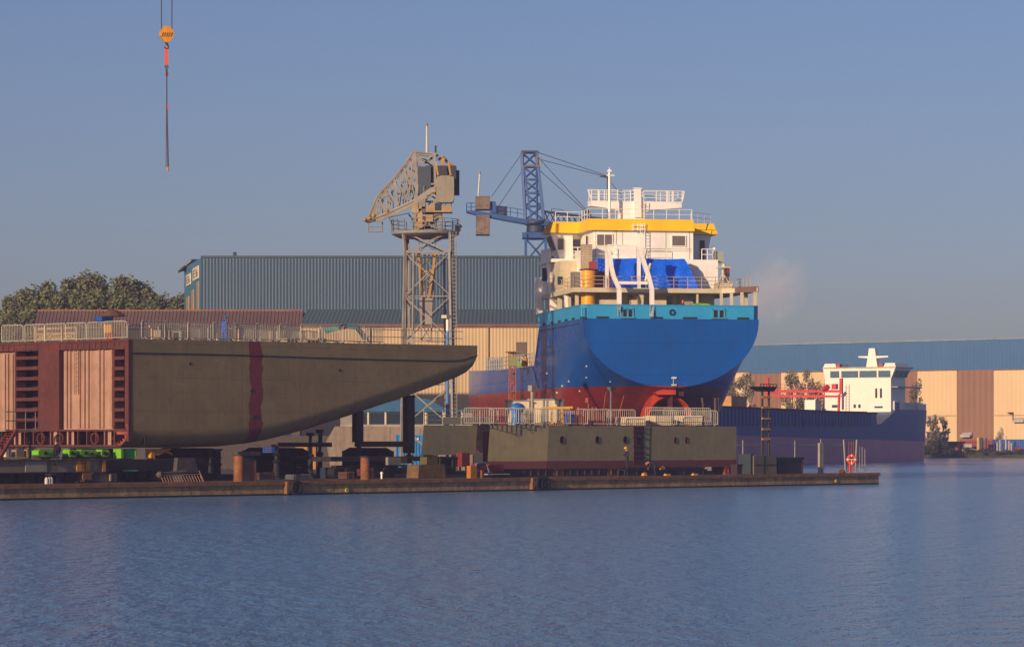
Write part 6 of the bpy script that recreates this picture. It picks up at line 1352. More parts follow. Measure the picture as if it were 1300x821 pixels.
g.part('wheels', DS, T); MB().box(X_(116),X_(147),y-.1,y+.9,GZ,Z_(600.5,130)).part('grey_body', mat('truck_grey', '#595048', .8, var=.3, streak=.5), T); MB().box(X_(137.5),X_(139.5),y-.15,y-.1,GZ+.1,Z_(601.5,130)).part('pale_strip', CB, T)
for i, px in enumerate((10, 36, 62, 86)):
    T = Thing('girder_support', 'dark wheeled steel support under the long box girder, %s from the left' % ORD[i], 'support', Q, X_(px), y, GZ, 'supports under the long box girder'); MB().box(X_(px)-.7,X_(px)+.7,y+.1,y+1,GZ,Z_(600)).part('block', DS, T); g = MB(); g.tube((X_(px),y,GZ+.35),(X_(px),y+.1,GZ+.35), .3, n=12); g.part('wheel', BLK, T)
# pale boxes and shelf behind it, railing, red stair, black ladder
y = 8; X_ = lambda px: Q.X(px,8); Z_ = lambda py, px=30: Q.Z(py,Q.X(px,8),8)
T = Thing('pale_rack', 'low rack with pale panels above the left end of the long box girder', 'rack', Q, X_(22), 8, Z_(582))
MB().box(X_(3),X_(42),8,9,Z_(582),Z_(579.6)).part('shelf', CB, T)
for a, b_, c in ((9,13,'#c4b89c'),(22,32,'#8b7b68'),(35.5,39.5,'#d0a260')): MB().box(X_(a),X_(b_),8.1,8.6,Z_(579.6),Z_(570.5)).part('panel', mat('rack'+c[1:], c, .7), T)
g = MB(); [g.box(X_(p_),X_(p_)+.2,8.2,8.8,GZ,Z_(582)) for p_ in (4, 38)]; g.part('leg', DS, T)
yv = 5.6; X_ = lambda px: Q.X(px,yv); Z_ = lambda py, px=30: Q.Z(py,Q.X(px,yv),yv)
T = Thing('scaffold_landing', 'small scaffold landing with a dark railing in front of the salmon bulkhead', 'landing', Q, X_(26), yv, Z_(548))
MB().box(X_(7),X_(46),yv,yv+1.2,Z_(547.5),Z_(545.5)).part('deck', mat('plank', '#8c7a5c', .8), T); g = MB(); g.rail([(X_(7),yv,Z_(545.5)),(X_(45),yv,Z_(545.5))], 1.2, 2, 1.0, .03, .04); g.part('railing', mat('dull_rail', '#6e5c58', .6), T)
g = MB(); [g.box(X_(p_),X_(p_)+.12,yv+.5,yv+.62,GZ,Z_(547.5)) for p_ in (9,44)]; g.part('post', DS, T)
T = Thing('steel_stair', 'steep dark red steel stair at the left edge leading up to the scaffold landing', 'stair', Q, X_(6), yv, GZ)
RD_ = mat('stair_red', '#6e2a22', .7, var=.3); g = MB()
a_, b_ = Vector((X_(-6),yv-.3,Z_(584))), Vector((X_(17),yv-.3,Z_(546))); g.bar(a_, b_, .2); g.bar(a_+Vector((0,.8,0)), b_+Vector((0,.8,0)), .2)
for k in range(12): q_ = a_.lerp(b_, k/11); g.box(q_.x-.12,q_.x+.12,yv-.3,yv+.5,q_.z-.02,q_.z+.02)
g.part('flight', RD_, T); MB().box(X_(-6)-.3,X_(-6)+.3,yv-.3,yv+.5,GZ,Z_(584)).part('foot', DS, T)
yv = 2.9; X_ = lambda px: Q.X(px,yv); Z_ = lambda py, px=75: Q.Z(py,Q.X(px,yv),yv)
g = MB(); g.ladder((X_(64.5),yv,Z_(601)),(X_(79),yv+.8,Z_(566)), (.42,0,0), .32, .035); g.path([(X_(79),yv+.8,Z_(566)),(X_(82),yv+1,Z_(555)),(X_(84),yv+1,Z_(553))], .04); g.blob((X_(83),yv+.8,Z_(571)), (.22,.2,.4), 4, .3)
g.box(X_(62),X_(76),yv-.2,yv+.5,Z_(603),Z_(601)); g.box(X_(64),X_(66),yv,yv+.1,GZ,Z_(603)); g.box(X_(73),X_(75),yv,yv+.1,GZ,Z_(603))
g.top('access_ladder', DS, Q, 'black raking access ladder in front of the box girder and lime green units', 'ladder', base=(X_(70),yv,GZ))
g = MB(); yv = 1.6; xw = Q.X(62,1.6)
for i in range(3): g.lathe(Q.X(59+i*3,1.6), 1.6, [(.12,GZ-.02),(.12,GZ+.3),(.05,GZ+.42)], 10)
g.top('white_canister', mat('canister_white', '#cfcac0', .5), Q, 'three small pale canisters standing together on the quay below the black ladder', 'canisters', base=(xw,1.6,GZ))
# lying barriers stack
yv = 1.5; T = Thing('barrier_pile', 'pile of collapsed crowd barriers leaning on the quay left of the orange piles', 'barriers', Q, Q.X(230,yv), yv, GZ)
g = MB(); a_ = Vector((Q.X(206,yv),yv,GZ)); b_ = Vector((Q.X(256,yv),yv,GZ))
for k in range(15):
    q_ = a_.lerp(b_, k/14); g.tube(q_+Vector((.12,0,0)), q_+Vector((-.05,.1,.42)), .03, n=5)
g.tube(a_+Vector((-.05,.1,.42)), b_+Vector((-.05,.1,.5)), .035); g.tube(b_+Vector((.2,0,0)), b_+Vector((-.15,.1,.75)), .03)
g.part('bars', mat('rusty_bars', '#9a7458', .6, var=.3), T)
g = MB(); g.tube(a_+Vector((.3,.3,.55)), b_+Vector((-1.2,.3,.68)), .12, n=8); g.blob(tuple(a_+Vector((-.05,.2,.5))), (.28,.2,.22), 3, .3); g.part('rolled_canvas', mat('canvas_roll', '#5d5248', .8, var=.3), T)
# clutter on the ground further back
random.seed(4)
for i, (px, y, w_, h, c, lb) in enumerate(((362,11,1.4,.6,'#3b3f49','low dark blue-grey pallet load behind the thick screw prop'),(385,5,1.8,.35,'#5c6068','flat grey steel plates on the ground in front of the ochre door'),(418,8,1.0,.8,'#1b2c47','dark blue crate left of the long dark bogie'),(470,4.4,.9,.7,'#5a1f2a','maroon valve box right of the rusty pile'),(446,4.4,.8,.5,'#5c3a2a','brown box left of the rusty pile'),(338,6,1.6,.5,'#4a3a30','brown timber stack right of the orange piles'),(240,2.6,1.2,.5,'#3c3a40','dark box behind the collapsed barrier pile'),(285,5,1.5,.4,'#3d3234','dark steel offcuts left of the orange piles'))):
    x = Q.X(px,y); g = MB()
    for k in range(3): d_ = random.uniform(-.1,.1); g.box(x-w_/2+d_,x+w_/2+d_,y,y+.9,GZ+h*k/3+.01,GZ+h*(k+1)/3-.02)
    g.box(x-w_/2+.1,x-w_/2+.2,y-.02,y+.92,GZ,GZ+h); g.box(x+w_/2-.2,x+w_/2-.1,y-.02,y+.92,GZ,GZ+h)
    g.top('material_stack', mat('stack'+c[1:], c, .75, var=.35, dirt='#2a2422', dirt_amt=.4), Q, lb, 'stack', base=(x,y,GZ))
x = Q.X(338,7.8); g = MB(); g.box(Q.X(334.5,7.8),Q.X(349,7.8),7.8,7.86,Q.Z(574.5,x,7.8),Q.Z(567,x,7.8)); bs = g.top('blue_sign', mat('sign_blue', '#1a6fd0', .5), Q, 'small blue sign with white lines hanging below the olive hull', 'sign', base=(x,7.8,Q.Z(571,x,7.8)))
g = MB()
for py in (568.3,570.8,573.4): g.box(Q.X(336.5,7.79),Q.X(345,7.79),7.785,7.799,Q.Z(py+.35,x,7.8),Q.Z(py-.35,x,7.8))
o = bpy.data.objects.new('sign_lines', g.mesh('sign_lines', mat('reflective_white', '#e8e4da', .4), (x,7.8,Q.Z(571,x,7.8)))); COL.objects.link(o); o.parent = bs
g = MB(); yv = 2.8; x = Q.X(484.5,yv); g.tube((x,yv,GZ),(x,yv,GZ+.35), .07, n=8); g.lathe(x, yv, [(.1,GZ+.35),(.12,GZ+.42),(.05,GZ+.52)], 8); g.top('white_marker', WHITE(), Q, 'tiny white marker post on the quay between the rusty pile and the blue bar', 'marker', base=(x,yv,GZ))
# pale lamp post in front of the grey crane, rising from behind the olive deck
yv = 26; x = Q.X(568,yv); T = Thing('lamp_post', 'lamp post with cream head and blue lower shaft in front of the grey lattice crane', 'post', Q, x, yv, GZ)
MB().tube((x,yv,GZ),(x,yv,Q.Z(421,x,yv)), .14, n=8).part('lower_shaft', mat('post_blue', '#4e7fb4', .6), T); MB().tube((x,yv,Q.Z(421,x,yv)),(x,yv,Q.Z(404,x,yv)), .12, n=8).part('upper_shaft', WHITE(), T)
MB().box(x-.45,x+.25,yv-.3,yv+.3,Q.Z(404,x,yv),Q.Z(400,x,yv)).part('lamp_head', CREAM(), T)

# ================================================================= HANGING HOOK
P = frp(211.5, 17.0, .25); hz_ = lambda py: P.Z(py,0,0)
T = Thing('hook_block', 'yellow crane hook block with black slanted stripes hanging on two wire ropes', 'hook', P, 0, 0, hz_(62))
g = MB(); prof = [(-.22,hz_(34)),(.22,hz_(34)),(.5,hz_(40)),(.52,hz_(46)),(.14,hz_(54.5)),(-.14,hz_(54.5)),(-.52,hz_(46)),(-.5,hz_(40))]
for k in range(1): g.prism(prof, 'y', -.22, .22)
b_ = g.part('block', mat('hook_yellow', '#e0930c', .45, var=.1, dirt='#7a4a10', dirt_amt=.3), T)
g = MB()
for k in range(5):
    x = -.36+k*.17; g.hexa([(x-.06,-.235,hz_(47.5)),(x,-.235,hz_(47.5)),(x,-.2,hz_(47.5)),(x-.06,-.2,hz_(47.5))],[(x+.06,-.235,hz_(42)),(x+.13,-.235,hz_(42)),(x+.13,-.2,hz_(42)),(x+.06,-.2,hz_(42))])
g.part('black_stripes', mat('stripe_black', '#1c1812', .6), T, b_)
g = MB()
for s_ in (-.38, .4): g.tube((s_,0,hz_(41)),(s_,0,hz_(41)+26), .035, n=6)
g.part('wire_rope', DARK(), T)
g = MB(); g.tube((0,0,hz_(55)),(0,0,hz_(57)), .1, n=8)
pts = [(.0+.14*cos(a),0,hz_(59.5)+.16*sin(a)) for a in [pi/2+k*(-1.5*pi)/9 for k in range(10)]]
g.path(pts, .06, 7); g.part('hook', DARK(), T)
T = Thing('lifting_sling', 'orange webbing sling with a long dark chain leg hanging from the yellow hook', 'sling', P, 0, 0, hz_(215))
MB().box(-.12,.1,-.04,.04,hz_(83),hz_(60)).part('orange_webbing', mat('sling_orange', '#f0520e', .6, var=.1, streak=0), T)
g = MB(); g.torus((0,0,hz_(85)), .1, .05, 'y', 12, 6); g.torus((.02,0,hz_(94.5)), .08, .035, 'y', 12, 6); g.box(-.07,.09,-.05,.05,hz_(93),hz_(88)); g.part('shackle', mat('shackle_grey', '#6e6a68', .4, metal=.6), T)
g = MB(); g.path([(0.01,0,hz_(96)),(.02,0,hz_(140)),(.06,0,hz_(180)),(.09,0,hz_(212))], .045, 6); g.tube((.0,0,hz_(96)),(-.03,.1,hz_(212)), .025); g.tube((.05,0,hz_(138)),(.15,0,hz_(212)), .025); g.part('chain_leg', mat('chain_dark', '#4a3438', .6), T)
for py, c in ((95,'#8e1c20'),(136,'#c81e2c')): MB().box(-.06,.08,-.06,.06,hz_(py+2.5),hz_(py-2)).part('red_clamp', mat('clamp_'+c[1:], c, .5), T)
MB().tube((.09,0,hz_(212)),(.1,0,hz_(217)), .07, .1, n=8).part('end_hook', mat('end_orange', '#c8743c', .6), T)

# ================================================================= FAR SHIP
a = ((1110-650)/7.25, F/7.25); p9 = 8.0; b0 = ((920-650)/p9, F/p9); thd = atan2(a[1]-b0[1], a[0]-b0[0])
V = Fr(a[0], a[1], thd)                   # x forward along the starboard side, y to port
vX = lambda px, y=0: V.X(px, y); vZ = lambda py, px, y=0: V.Z(py, vX(px, y), y)
T = Thing('coaster', 'moored cargo ship with dark blue hull, haze-lightened maroon bottom and cream wheelhouse across the basin', 'ship', V, 0, 7, 0)
LB_ = 26.0
xbow = V.X(1163, 7)-.6; XS = -95; zdk = lambda x: 9.05-.010*(x+40) if x < 3 else 8.6; BWD = 14.0
rows = []
def vhalf(x, z):                          # half breadth with a flared bow
    x_end = xbow-1.2+ (z-2)*.28
    t = max(0, (x-(xbow-17))/max(.1, x_end-(xbow-17)));
    return BWD/2*max(.01, 1-min(1,t)**2.4)
stx = [XS]+[XS+k*8 for k in range(1, 12)]+[-2, 0]+[vX(1112), vX(1113.5), vX(1116), vX(1118.5), vX(1122), vX(1126), vX(1130), vX(1134), vX(1138)]+[xbow-17+k*1.4 for k in range(0, 14)]
stx = sorted(set([s_ for s_ in stx if s_ < xbow+1.2])); rings = []
def vtop(x): return zdk(x) if x < vX(1113) else (8.6-1.9 if x < vX(1118) else min(9.3, 6.7+(x-vX(1118))/(vX(1138)-vX(1118))*2.6))
zsl = [-1, 0, 1, 2.2, 3.6, 5, 6.3]
for x in stx:
    zt_ = vtop(x); zz = [z for z in zsl]+[min(zt_, 7.2), zt_]
    r_ = [(x, 7-vhalf(x,z), z) for z in zz]; rings.append(r_+[(x, 7+vhalf(x,z), z) for z in reversed(zz)])
g = MB(); g.loft(rings, caps=True, closed=False)
for j in range(len(rings)-1): a_, b_ = rings[j], rings[j+1]; g.add([(a_[8][0],a_[8][1],a_[8][2]-.9),(a_[9][0],a_[9][1],a_[9][2]-.9),(b_[9][0],b_[9][1],b_[9][2]-.9),(b_[8][0],b_[8][1],b_[8][2]-.9)], [(0,1,2,3)])
def far_extra(g, ob, out):
    sp = g.n('SeparateXYZ'); g.l(ob, sp.inputs[0]); lim = g.math('MULTIPLY_ADD', sp.outputs[0], -.012, 3.95)
    n = g.noise(ob, (1,1,.6), .4, 5); lc = g.mix(n, srgb('#c87884'), srgb('#dc9ca2'))  # bottom maroon lightened to make up for haze and weak skylight
    d = g.math('SUBTRACT', sp.outputs[2], lim); return g.mix(g.ramp(d, -.04, .04), lc, out)
g.part('hull', mat('navy_hull_paint', '#35608c', .5, var=.12, streak=.2, scale=.2, dirt='#34508a', dirt_amt=.3, extra=far_extra), T, smooth=R(35))
NB = mat('navy_rib', '#375f8e', .55, var=.15)
g = MB(); k = XS
while k < vX(1108): g.box(k, k+.22, -.12, .02, 6.2, zdk(k)-.35); k += 1.35
g.part('hull_ribs', NB, T)
g = MB(); g.hexa([(XS,-.15,zdk(XS)-.3),(vX(1113),-.15,zdk(0)-.3),(vX(1113),.1,zdk(0)-.3),(XS,.1,zdk(XS)-.3)],[(XS,-.15,zdk(XS)+.05),(vX(1113),-.15,zdk(0)+.05),(vX(1113),.1,zdk(0)+.05),(XS,.1,zdk(XS)+.05)]); g.box(XS, vX(1110), 1.4, 12.6, 8.2, 8.9); g.part('hatch_coaming', mat('coaming_maroon', '#5e3046', .7, var=.2), T)
g = MB()
for i in range(9): x = vX(1000+i*9.5); g.tube((x,-.16,6.0),(x,-.16,7.4), .06, n=4)
g.part('fender_pin', mat('dull_orange', '#9a4a30', .7), T)
# wheelhouse forward: aft face seen nearly head-on
FW = mat('far_white_paint', '#f0e6d2', .5, var=.05, streak=.08, dirt='#b9a284', dirt_amt=.15)
# find x of the aft face so that its starboard corner is at px 1131 with y = .5
xa = V.X(1131, .6); ya = 13.4; xe = xa+6.5
zf = lambda py: V.Z(py, xa, 6)
ht = MB().box(xa, xe, .6, ya, 8.0, zf(481)).part('deckhouse', FW, T)
MB().hexa([(xa,.6,zf(481)),(xe-.5,.6,zf(481)),(xe-.5,ya,zf(481)),(xa,ya,zf(481))],[(xa-.1,-.3,zf(467)),(xe+1.2,-.3,zf(467)),(xe+1.2,ya+.3,zf(467)),(xa-.1,ya+.3,zf(467))]).part('wheelhouse', FW, T, ht)
yy_ = lambda px: V.Y(px, xa-.1)
def aft(name, p0_, p1_, y0_, y1_, m, d=.08, x=None):
    x = xa-.0 if x is None else x; return MB().box(x-d, x+.02, V.Y(p1_,x-d), V.Y(p0_,x-d), zf(y1_), zf(y0_)).part(name, m, T, ht)
for p0_, p1_ in ((1068,1089),(1091,1112.5),(1115,1130)): 
    o = aft('wheelhouse_window', p0_, p1_, 470.5, 478.8, glassy('far_glass', '#3c5560', .1), .2)
aft('wheelhouse_window', 1054, 1065, 470.5, 478.8, glassy('far_glass', '#3c5560', .1), .2)
for p0_, p1_, y0_, y1_ in ((1111,1113.6,493,505),(1117,1119.6,493,505),(1083.5,1086.5,513,517.5),(1089.5,1092.5,513,517.5),(1110,1120.5,515.5,517.8),(1056,1063,513.5,517)): aft('port_window', p0_, p1_, y0_, y1_, GLD, .06)
g = MB(); 
for k in range(3):
    x0_ = xa+.8+k*2.1; g.add([(x0_,.42-.02+.3-.9*0,zf(479)),(x0_+1.5,.42,zf(479)),(x0_+1.6,-.12,zf(470.5)),(x0_,-.12,zf(470.5))], [(0,1,2,3)])
for k in range(3):
    x0_ = xa+.8+k*2.1; MB().hexa([(x0_,.3,zf(479)),(x0_+1.5,.3,zf(479)),(x0_+1.5,.7,zf(479)),(x0_,.7,zf(479))],[(x0_+.05,-.2,zf(470.5)),(x0_+1.6,-.2,zf(470.5)),(x0_+1.6,.3,zf(470.5)),(x0_+.05,.3,zf(470.5))]).part('side_window', glassy('far_glass', '#3c5560', .1), T, ht)
MB().box(xa-.3, xe+1.3, -.45, ya+.4, zf(467), zf(465.8)).part('roof', mat('roof_brown_white', '#b5a28c', .6), T, ht)
for p0_, p1_, sl_ in ((1045.5,1062,1),(1122,1151,2)):
    y0_, y1_ = sorted((V.Y(p0_,xa), V.Y(p1_,xa))) if sl_ == 1 else (-1.2+.8, V.Y(1122,xa))
    g = MB(); g.hexa([(xa-.2,y0_,zf(466)),(xe-.5,y0_,zf(466)),(xe-.5,y1_,zf(466)),(xa-.2,y1_,zf(466))],[(xa+.1,y0_+.3,zf(461)),(xe-1,y0_+.3,zf(461)),(xe-1,y1_-.2,zf(461)),(xa+.1,y1_-.2,zf(461))]); g.part('roof_fairing', FW, T, ht)
for p_ in (1063.5, 1118): MB().box(xa, xa+1, V.Y(p_+2.5,xa), V.Y(p_-2.5,xa), zf(466), zf(461.5)).part('red_box', mat('brick_red', '#9a4632', .6), T, ht)
xm = xa+2; ym_ = V.Y(1107, xm); zM = lambda py: V.Z(py, xm, ym_); w_ = lambda px: V.Y(px, xm)
g = MB(); g.prism([(w_(1114),zM(466)),(w_(1112),zM(454)),(w_(1110.5),zM(442)),(w_(1103),zM(442)),(w_(1101.5),zM(454)),(w_(1099.5),zM(466))], 'x', xm, xm+1.2); g.prism([(w_(1127),zM(453.3)),(w_(1127),zM(451.8)),(w_(1089),zM(451.8)),(w_(1089),zM(453.3)),(w_(1102),zM(454.5)),(w_(1112),zM(454.5))], 'x', xm+.2, xm+.9); g.part('radar_mast', FW, T, ht)
# starboard side balcony, door, stair, forecastle parts
MB().box(xa+.3, xe+5, -.6, .6, zf(492), zf(490.5)).part('side_balcony', mat('side_grey', '#8b97a8', .6), T, ht)
g = MB(); g.box(xa+1.0, xa+1.3, .35, .6, 8.2, zf(510.5)); g.box(xa+3.6, xa+3.9, .35, .6, 8.2, zf(510.5)); g.box(xa+1.0, xa+3.9, .35, .6, zf(510.5), zf(509)); g.part('door_frame', FW, T, ht)
MB().box(xa+1.3, xa+3.6, .54, .6, 8.2, zf(510.5)).part('side_door', mat('side_door_grey', '#6a7890', .6), T, ht)
MB().box(xe, xbow-3, 3.5, 10, zf(520), zf(511)).part('forward_house', FW, T)
g = MB(); xr = lambda px: vX(px, 3.0); g.box(xe-1, xr(1174)-1.5, 2.8, 3.0, zf(511.5), zf(510)); g.bar((xr(1167)-1,2.9,zf(523)),(xr(1170)-1,2.9,zf(511)), .25); g.bar((xr(1172)-2,2.9,zf(523)),(xr(1168)-2,2.9,zf(511)), .25); g.part('forecastle_frame', FW, T)
for i in range(4): pass
g = MB(); [g.box(vX(1134+i*2.1,.2)-.2, vX(1134+i*2.1,.2)+.15, -.0+vhalf(vX(1134),7)*0+.0, .05, zf(548), zf(545.2)) for i in range(4)]; g.part('bow_lettering', mat('faded_lettering', '#8d93a0', .6), T)
# deck stores: small white housing, red hatch crane
x_ = vX(1038, 5); T2 = MB().box(V.X(1035,5), V.X(1042.5,5), 5, 7, 8.5, V.Z(507.5,V.X(1038,5),5)).part('deck_locker', FW, T)
MB().box(V.X(936.5-8,5), V.X(948,5), 5, 8, 8.5, V.Z(503,V.X(940,5),5)).part('orange_cabin', mat('ochre_cabin', '#c48a44', .6), T)
RC = mat('gantry_red', '#c8141c', .45, var=.12, streak=.1)
XG = V.X(1068, .8)
TR = Thing('hatch_gantry', 'bright red travelling hatch gantry crane across the deck of the far navy ship', 'gantry crane', V, XG, 7, 8.95)
cr = lambda px, py, x=0: (XG+x, V.Y(px, XG+x), V.Z(py, XG+x, V.Y(px, XG+x)))
g = MB(); g.bar(cr(974,496), cr(1069,496.5), .42); g.bar(cr(974,502.5), cr(1066,503), .38); g.bar(cr(976,497,2.5), cr(1069,497,2.5), .3); g.part('girder', RC, TR)
g = MB(); g.bar(cr(1068,497), cr(1068,497,2.5), .3); g.bar(cr(976,497), cr(976,497,2.5), .3); g.part('cross_girder', RC, TR)
for px, a_, b_ in ((974.5,479,505),(1068,480,500)): MB().bar(cr(px,b_), cr(px,a_), .48).part('upright', RC, TR)
g = MB(); g.bar(cr(1064.5,523), cr(1065.5,500), .34); g.blob(cr(1064.5,523), (.4,.4,.3), 2, .1); g.part('leg', RC, TR)
g = MB(); g.blob(cr(957,518), (.4,1.4,.25), 3, .1); g.part('hatch_wheel', RC, TR)
g = MB(); a_ = cr(1056,494,-.6); b_ = cr(1061.5,487,-.6); g.box(a_[0],a_[0]+.8,b_[1],a_[1],a_[2],b_[2]); g.part('hoist_unit', RC, TR)
g = MB(); g.blob(cr(1050,491.5,-.4), (.5,.45,.5), 5, .2); g.blob(cr(1046,494,-.4), (.4,.4,.3), 6, .2); g.part('hoist_drum', RC, TR)
g = MB(); p1_ = cr(977,496,-.3); p2_ = cr(1066,496,-.3); g.rail([p1_, p2_], 1.1, 2, 1.4, .035, .05); g.part('walkway_railing', mat('rail_dull_red', '#8c3a40', .6), TR)
g = MB(); a_ = Vector(cr(1074,522,-.4)); b_ = Vector(cr(1074,488,-.4)); g.ladder(a_, b_, (0,-.6,0), .5, .05); g.bar(cr(1070,520,-.2), cr(1070,500,-.2), .28); g.bar(cr(1069,504,-.2), cr(1074,498,-.2), .4); g.part('end_ladder', mat('purple_steel', '#4a3a5a', .6), TR)  # ladder and brackets in dull purple steel

# ================================================================= FAR BANK THINGS
zg = 1.4
def bankbox(px0, px1, pyt, y, name, lb, cat, c, corr=True, d=2.5, group=None):
    fr = FB; xa_, xb_ = fr.X(px0,y), fr.X(px1,y); z = fr.Z(pyt,xa_,y); T = Thing(name, lb, cat, fr, (xa_+xb_)/2, y, zg, group)
    b_ = MB().box(xa_, xb_, y, y+d, zg, z).part('body', mat('bank'+c[1:], c, .6, var=.15, corr=('x',.4) if corr else None), T)
    g = MB()
    for x in (xa_, xb_-.15): g.box(x, x+.15, y-.05, y-.001, zg, z)
    g.box(xa_+.15, xb_-.15, y-.05, y-.001, z-.15, z); g.part('frame', mat('bankf'+c[1:], tuple(v*.7 for v in srgb(c)[:3]), .6), T, b_); return T, xa_, xb_, z
bankbox(1262, 1330, 557.5, 8, 'shipping_container', 'long blue container on the far bank at the right edge of the photo', 'container', '#1c5cab')
bankbox(1218.5, 1261, 560, 9, 'shipping_container', 'red-brown container on the far bank below the brown hall wall', 'container', '#8e3f30')
bankbox(1203, 1216.5, 560, 7, 'shipping_container', 'small dark navy container on the far bank left of the red-brown one', 'container', '#232c4c')
bankbox(1212, 1216.5, 566, 5.5, 'red_crate', 'small red crate on the far bank in front of the small dark container', 'crate', '#963c28', False, 1)
bankbox(1224, 1236, 567.5, 5, 'teal_boat_cover', 'low teal covered box on the far bank', 'box', '#13567c', False, 1.5)
bankbox(1288, 1298, 567, 5, 'red_box', 'small red box in front of the long blue container', 'box', '#8e3a34', False, 1)
bankbox(1224, 1234, 563, 6, 'white_cover', 'pale covered box just above the teal one on the far bank', 'box', '#b5aa98', False, 1)
T, xa_, xb_, z = bankbox(1179, 1201, 549, 2, 'dark_shed', 'dark grey-blue shed beside the bow of the far navy ship', 'shed', '#2c3644', True, 3)
MB().box(xa_-.2, xb_+.2, 1.8, 5.2, z, z+.2).part('roof', DARK(), T)
rd = random.Random(8)
spots = [1266,1269.5,1273,1281,1284,1242,1246,1252,1277]
lbs = ['thin pale post on the far bank, first in front of the blue container','pale post on the far bank beside the first one','orange-yellow post on the far bank in front of the blue container','yellow post on the far bank right of the gap','short yellow post on the far bank nearest the small red box','dark vertical cylinder on the far bank below the brown wall, left','pale vertical cylinder on the far bank below the brown wall, middle','pale pipe with a bent top on the far bank below the brown wall','tall white post in front of the blue container']
for px, lb in zip(spots, lbs):
    y = 4; x = FB.X(px,y); h = (2.9 if px < 1260 else 2.0+rd.uniform(-.3,.5)) if px != 1277 else 3.3; r = .35 if px < 1250 else .16; g = MB(); g.lathe(x, y, [(r,zg-.1),(r,zg+h),(r*.6,zg+h+.15)], 8)
    g.top('bank_post', mat('post_c%d'%(px%3*10), ['#c3a566','#2b3144','#b9b0a0'][int(px)%3], .6), FB, lb, 'post', base=(x,y,zg))
g = MB(); x0_ = FB.X(1222,3); x1_ = FB.X(1258,3)
for k in range(5): x = x0_+(x1_-x0_)*k/5; g.box(x, x+(x1_-x0_)/5-.1, 3, 4, zg-.05, zg+.5+.1*(k%2))
g.top('timber_stack', mat('pale_timber', '#c79a68', .8, var=.2), FB, 'long low stack of pale timber on the far bank below the brown hall wall', 'timber', base=((x0_+x1_)/2,3,zg))

# ================================================================= TREES
def leaf_mat(name, c1, c2):
    m = bpy.data.materials.new(name); m.use_nodes = True; g = N(m); b = m.node_tree.nodes['Principled BSDF']
    oi = g.n('ObjectInfo'); geo = g.n('NewGeometry'); tc = g.n('TexCoord')
    f = g.math('MULTIPLY_ADD', geo.outputs['Random Per Island'], .55, g.math('MULTIPLY', g.noise(tc.outputs['Object'], (1,1,1), .35, 2), .5))
    c = g.mix(f, srgb(c1), srgb(c2)); c = g.mix(g.math('MULTIPLY', oi.outputs['Random'], .3), c, srgb('#4a4a22')); g.l(c, b.inputs['Base Color']); b.inputs['Roughness'].default_value = .7; b.inputs['Specular IOR Level'].default_value = .2
    return m
LEAF = leaf_mat('poplar_leaf', '#4a5534', '#85865a'); BARK = mat('bark', '#4a3d30', .9, var=.3, streak=0)
BIRCH = leaf_mat('autumn_leaf', '#6a6148', '#9c8c66'); BUSHL = leaf_mat('bush_leaf', '#272d1c', '#474a2c')
def leaves(g, cl, n, s, rd):
    for _ in range(n):
        c, r = rd.choice(cl); d = Vector((rd.gauss(0,1),rd.gauss(0,1),rd.gauss(0,1))).normalized()*(rd.random()**.35)
        p = Vector((c[0]+d.x*r[0], c[1]+d.y*r[1], c[2]+d.z*r[2])); a = Vector((rd.gauss(0,1),rd.gauss(0,1),rd.gauss(0,1)+.4)).normalized(); u = a.orthogonal().normalized()*s*rd.uniform(.6,1.3); v = a.cross(u)*rd.uniform(.5,.9)
        g.add([p-u, p-v*.8, p+u, p+v], [(0,1,2,3)])
def tree_proto(seed, h, w_, n, s):
    rd = random.Random(seed); T = Thing('poplar_tree', '.', 'tree', Fr(0,0,0)); g = MB(); g.tube((0,0,0),(0,0,h*.55), .45, .2, 8); g.tube((0,0,h*.55),(.1,0,h*.93), .2, .03, 6); cl = []
    for k in range(80):
        t = rd.uniform(.14, 1); a = rd.uniform(0, 2*pi); env = w_*(min(1, (t+.12)*2.2) if t < .45 else (1-(t-.45)/.62)**.65); q = env*rd.uniform(.25,.95); c = (q*cos(a), q*sin(a), h*t*rd.uniform(.94,1.02))
        q2 = rd.uniform(.12,.27); cl.append((c, (w_*q2,w_*q2,h*q2*.36))); g.tube((0,0,max(.5,c[2]-h*.12)), c, .1, .02, 5)
    cl += [((0,0,h*.97),(w_*.16,w_*.16,h*.06)), ((0,0,h*.88),(w_*.25,w_*.25,h*.07))]
    g.part('trunk', BARK, T); g = MB(); leaves(g, cl, n, s, rd); g.part('crown', LEAF, T); return T.o
protos = [tree_proto(s_, 1*24, 3.5, 14000, .2) for s_ in (1,2,3)]
TRs = [(-12,392),(8,367),(34,356),(60,352),(84,343),(106,339),(128,342),(153,340),(172,345),(190,360),(205,366),(219,368),(230,368),(22,380),(46,372),(72,366),(95,362),(118,360),(141,365),(162,370),(182,376)]
tl = ['leftmost poplar at the edge of the photo','dark poplar near the left edge of the photo','poplar in the left dip of the tree line','poplar left of the tallest ones','tall poplar on the left shoulder of the tree line','tallest poplar with a broad crown in the tree line','tall poplar right beside the tallest one','pointed tall poplar in the middle right of the tree line','broad poplar above the brown canopy shelter','poplar on the right shoulder of the tree line','low poplar two to the left of the blue-grey hall','low poplar next to the one beside the hall','low poplar touching the gable of the blue-grey hall']
used = [0,0,0]
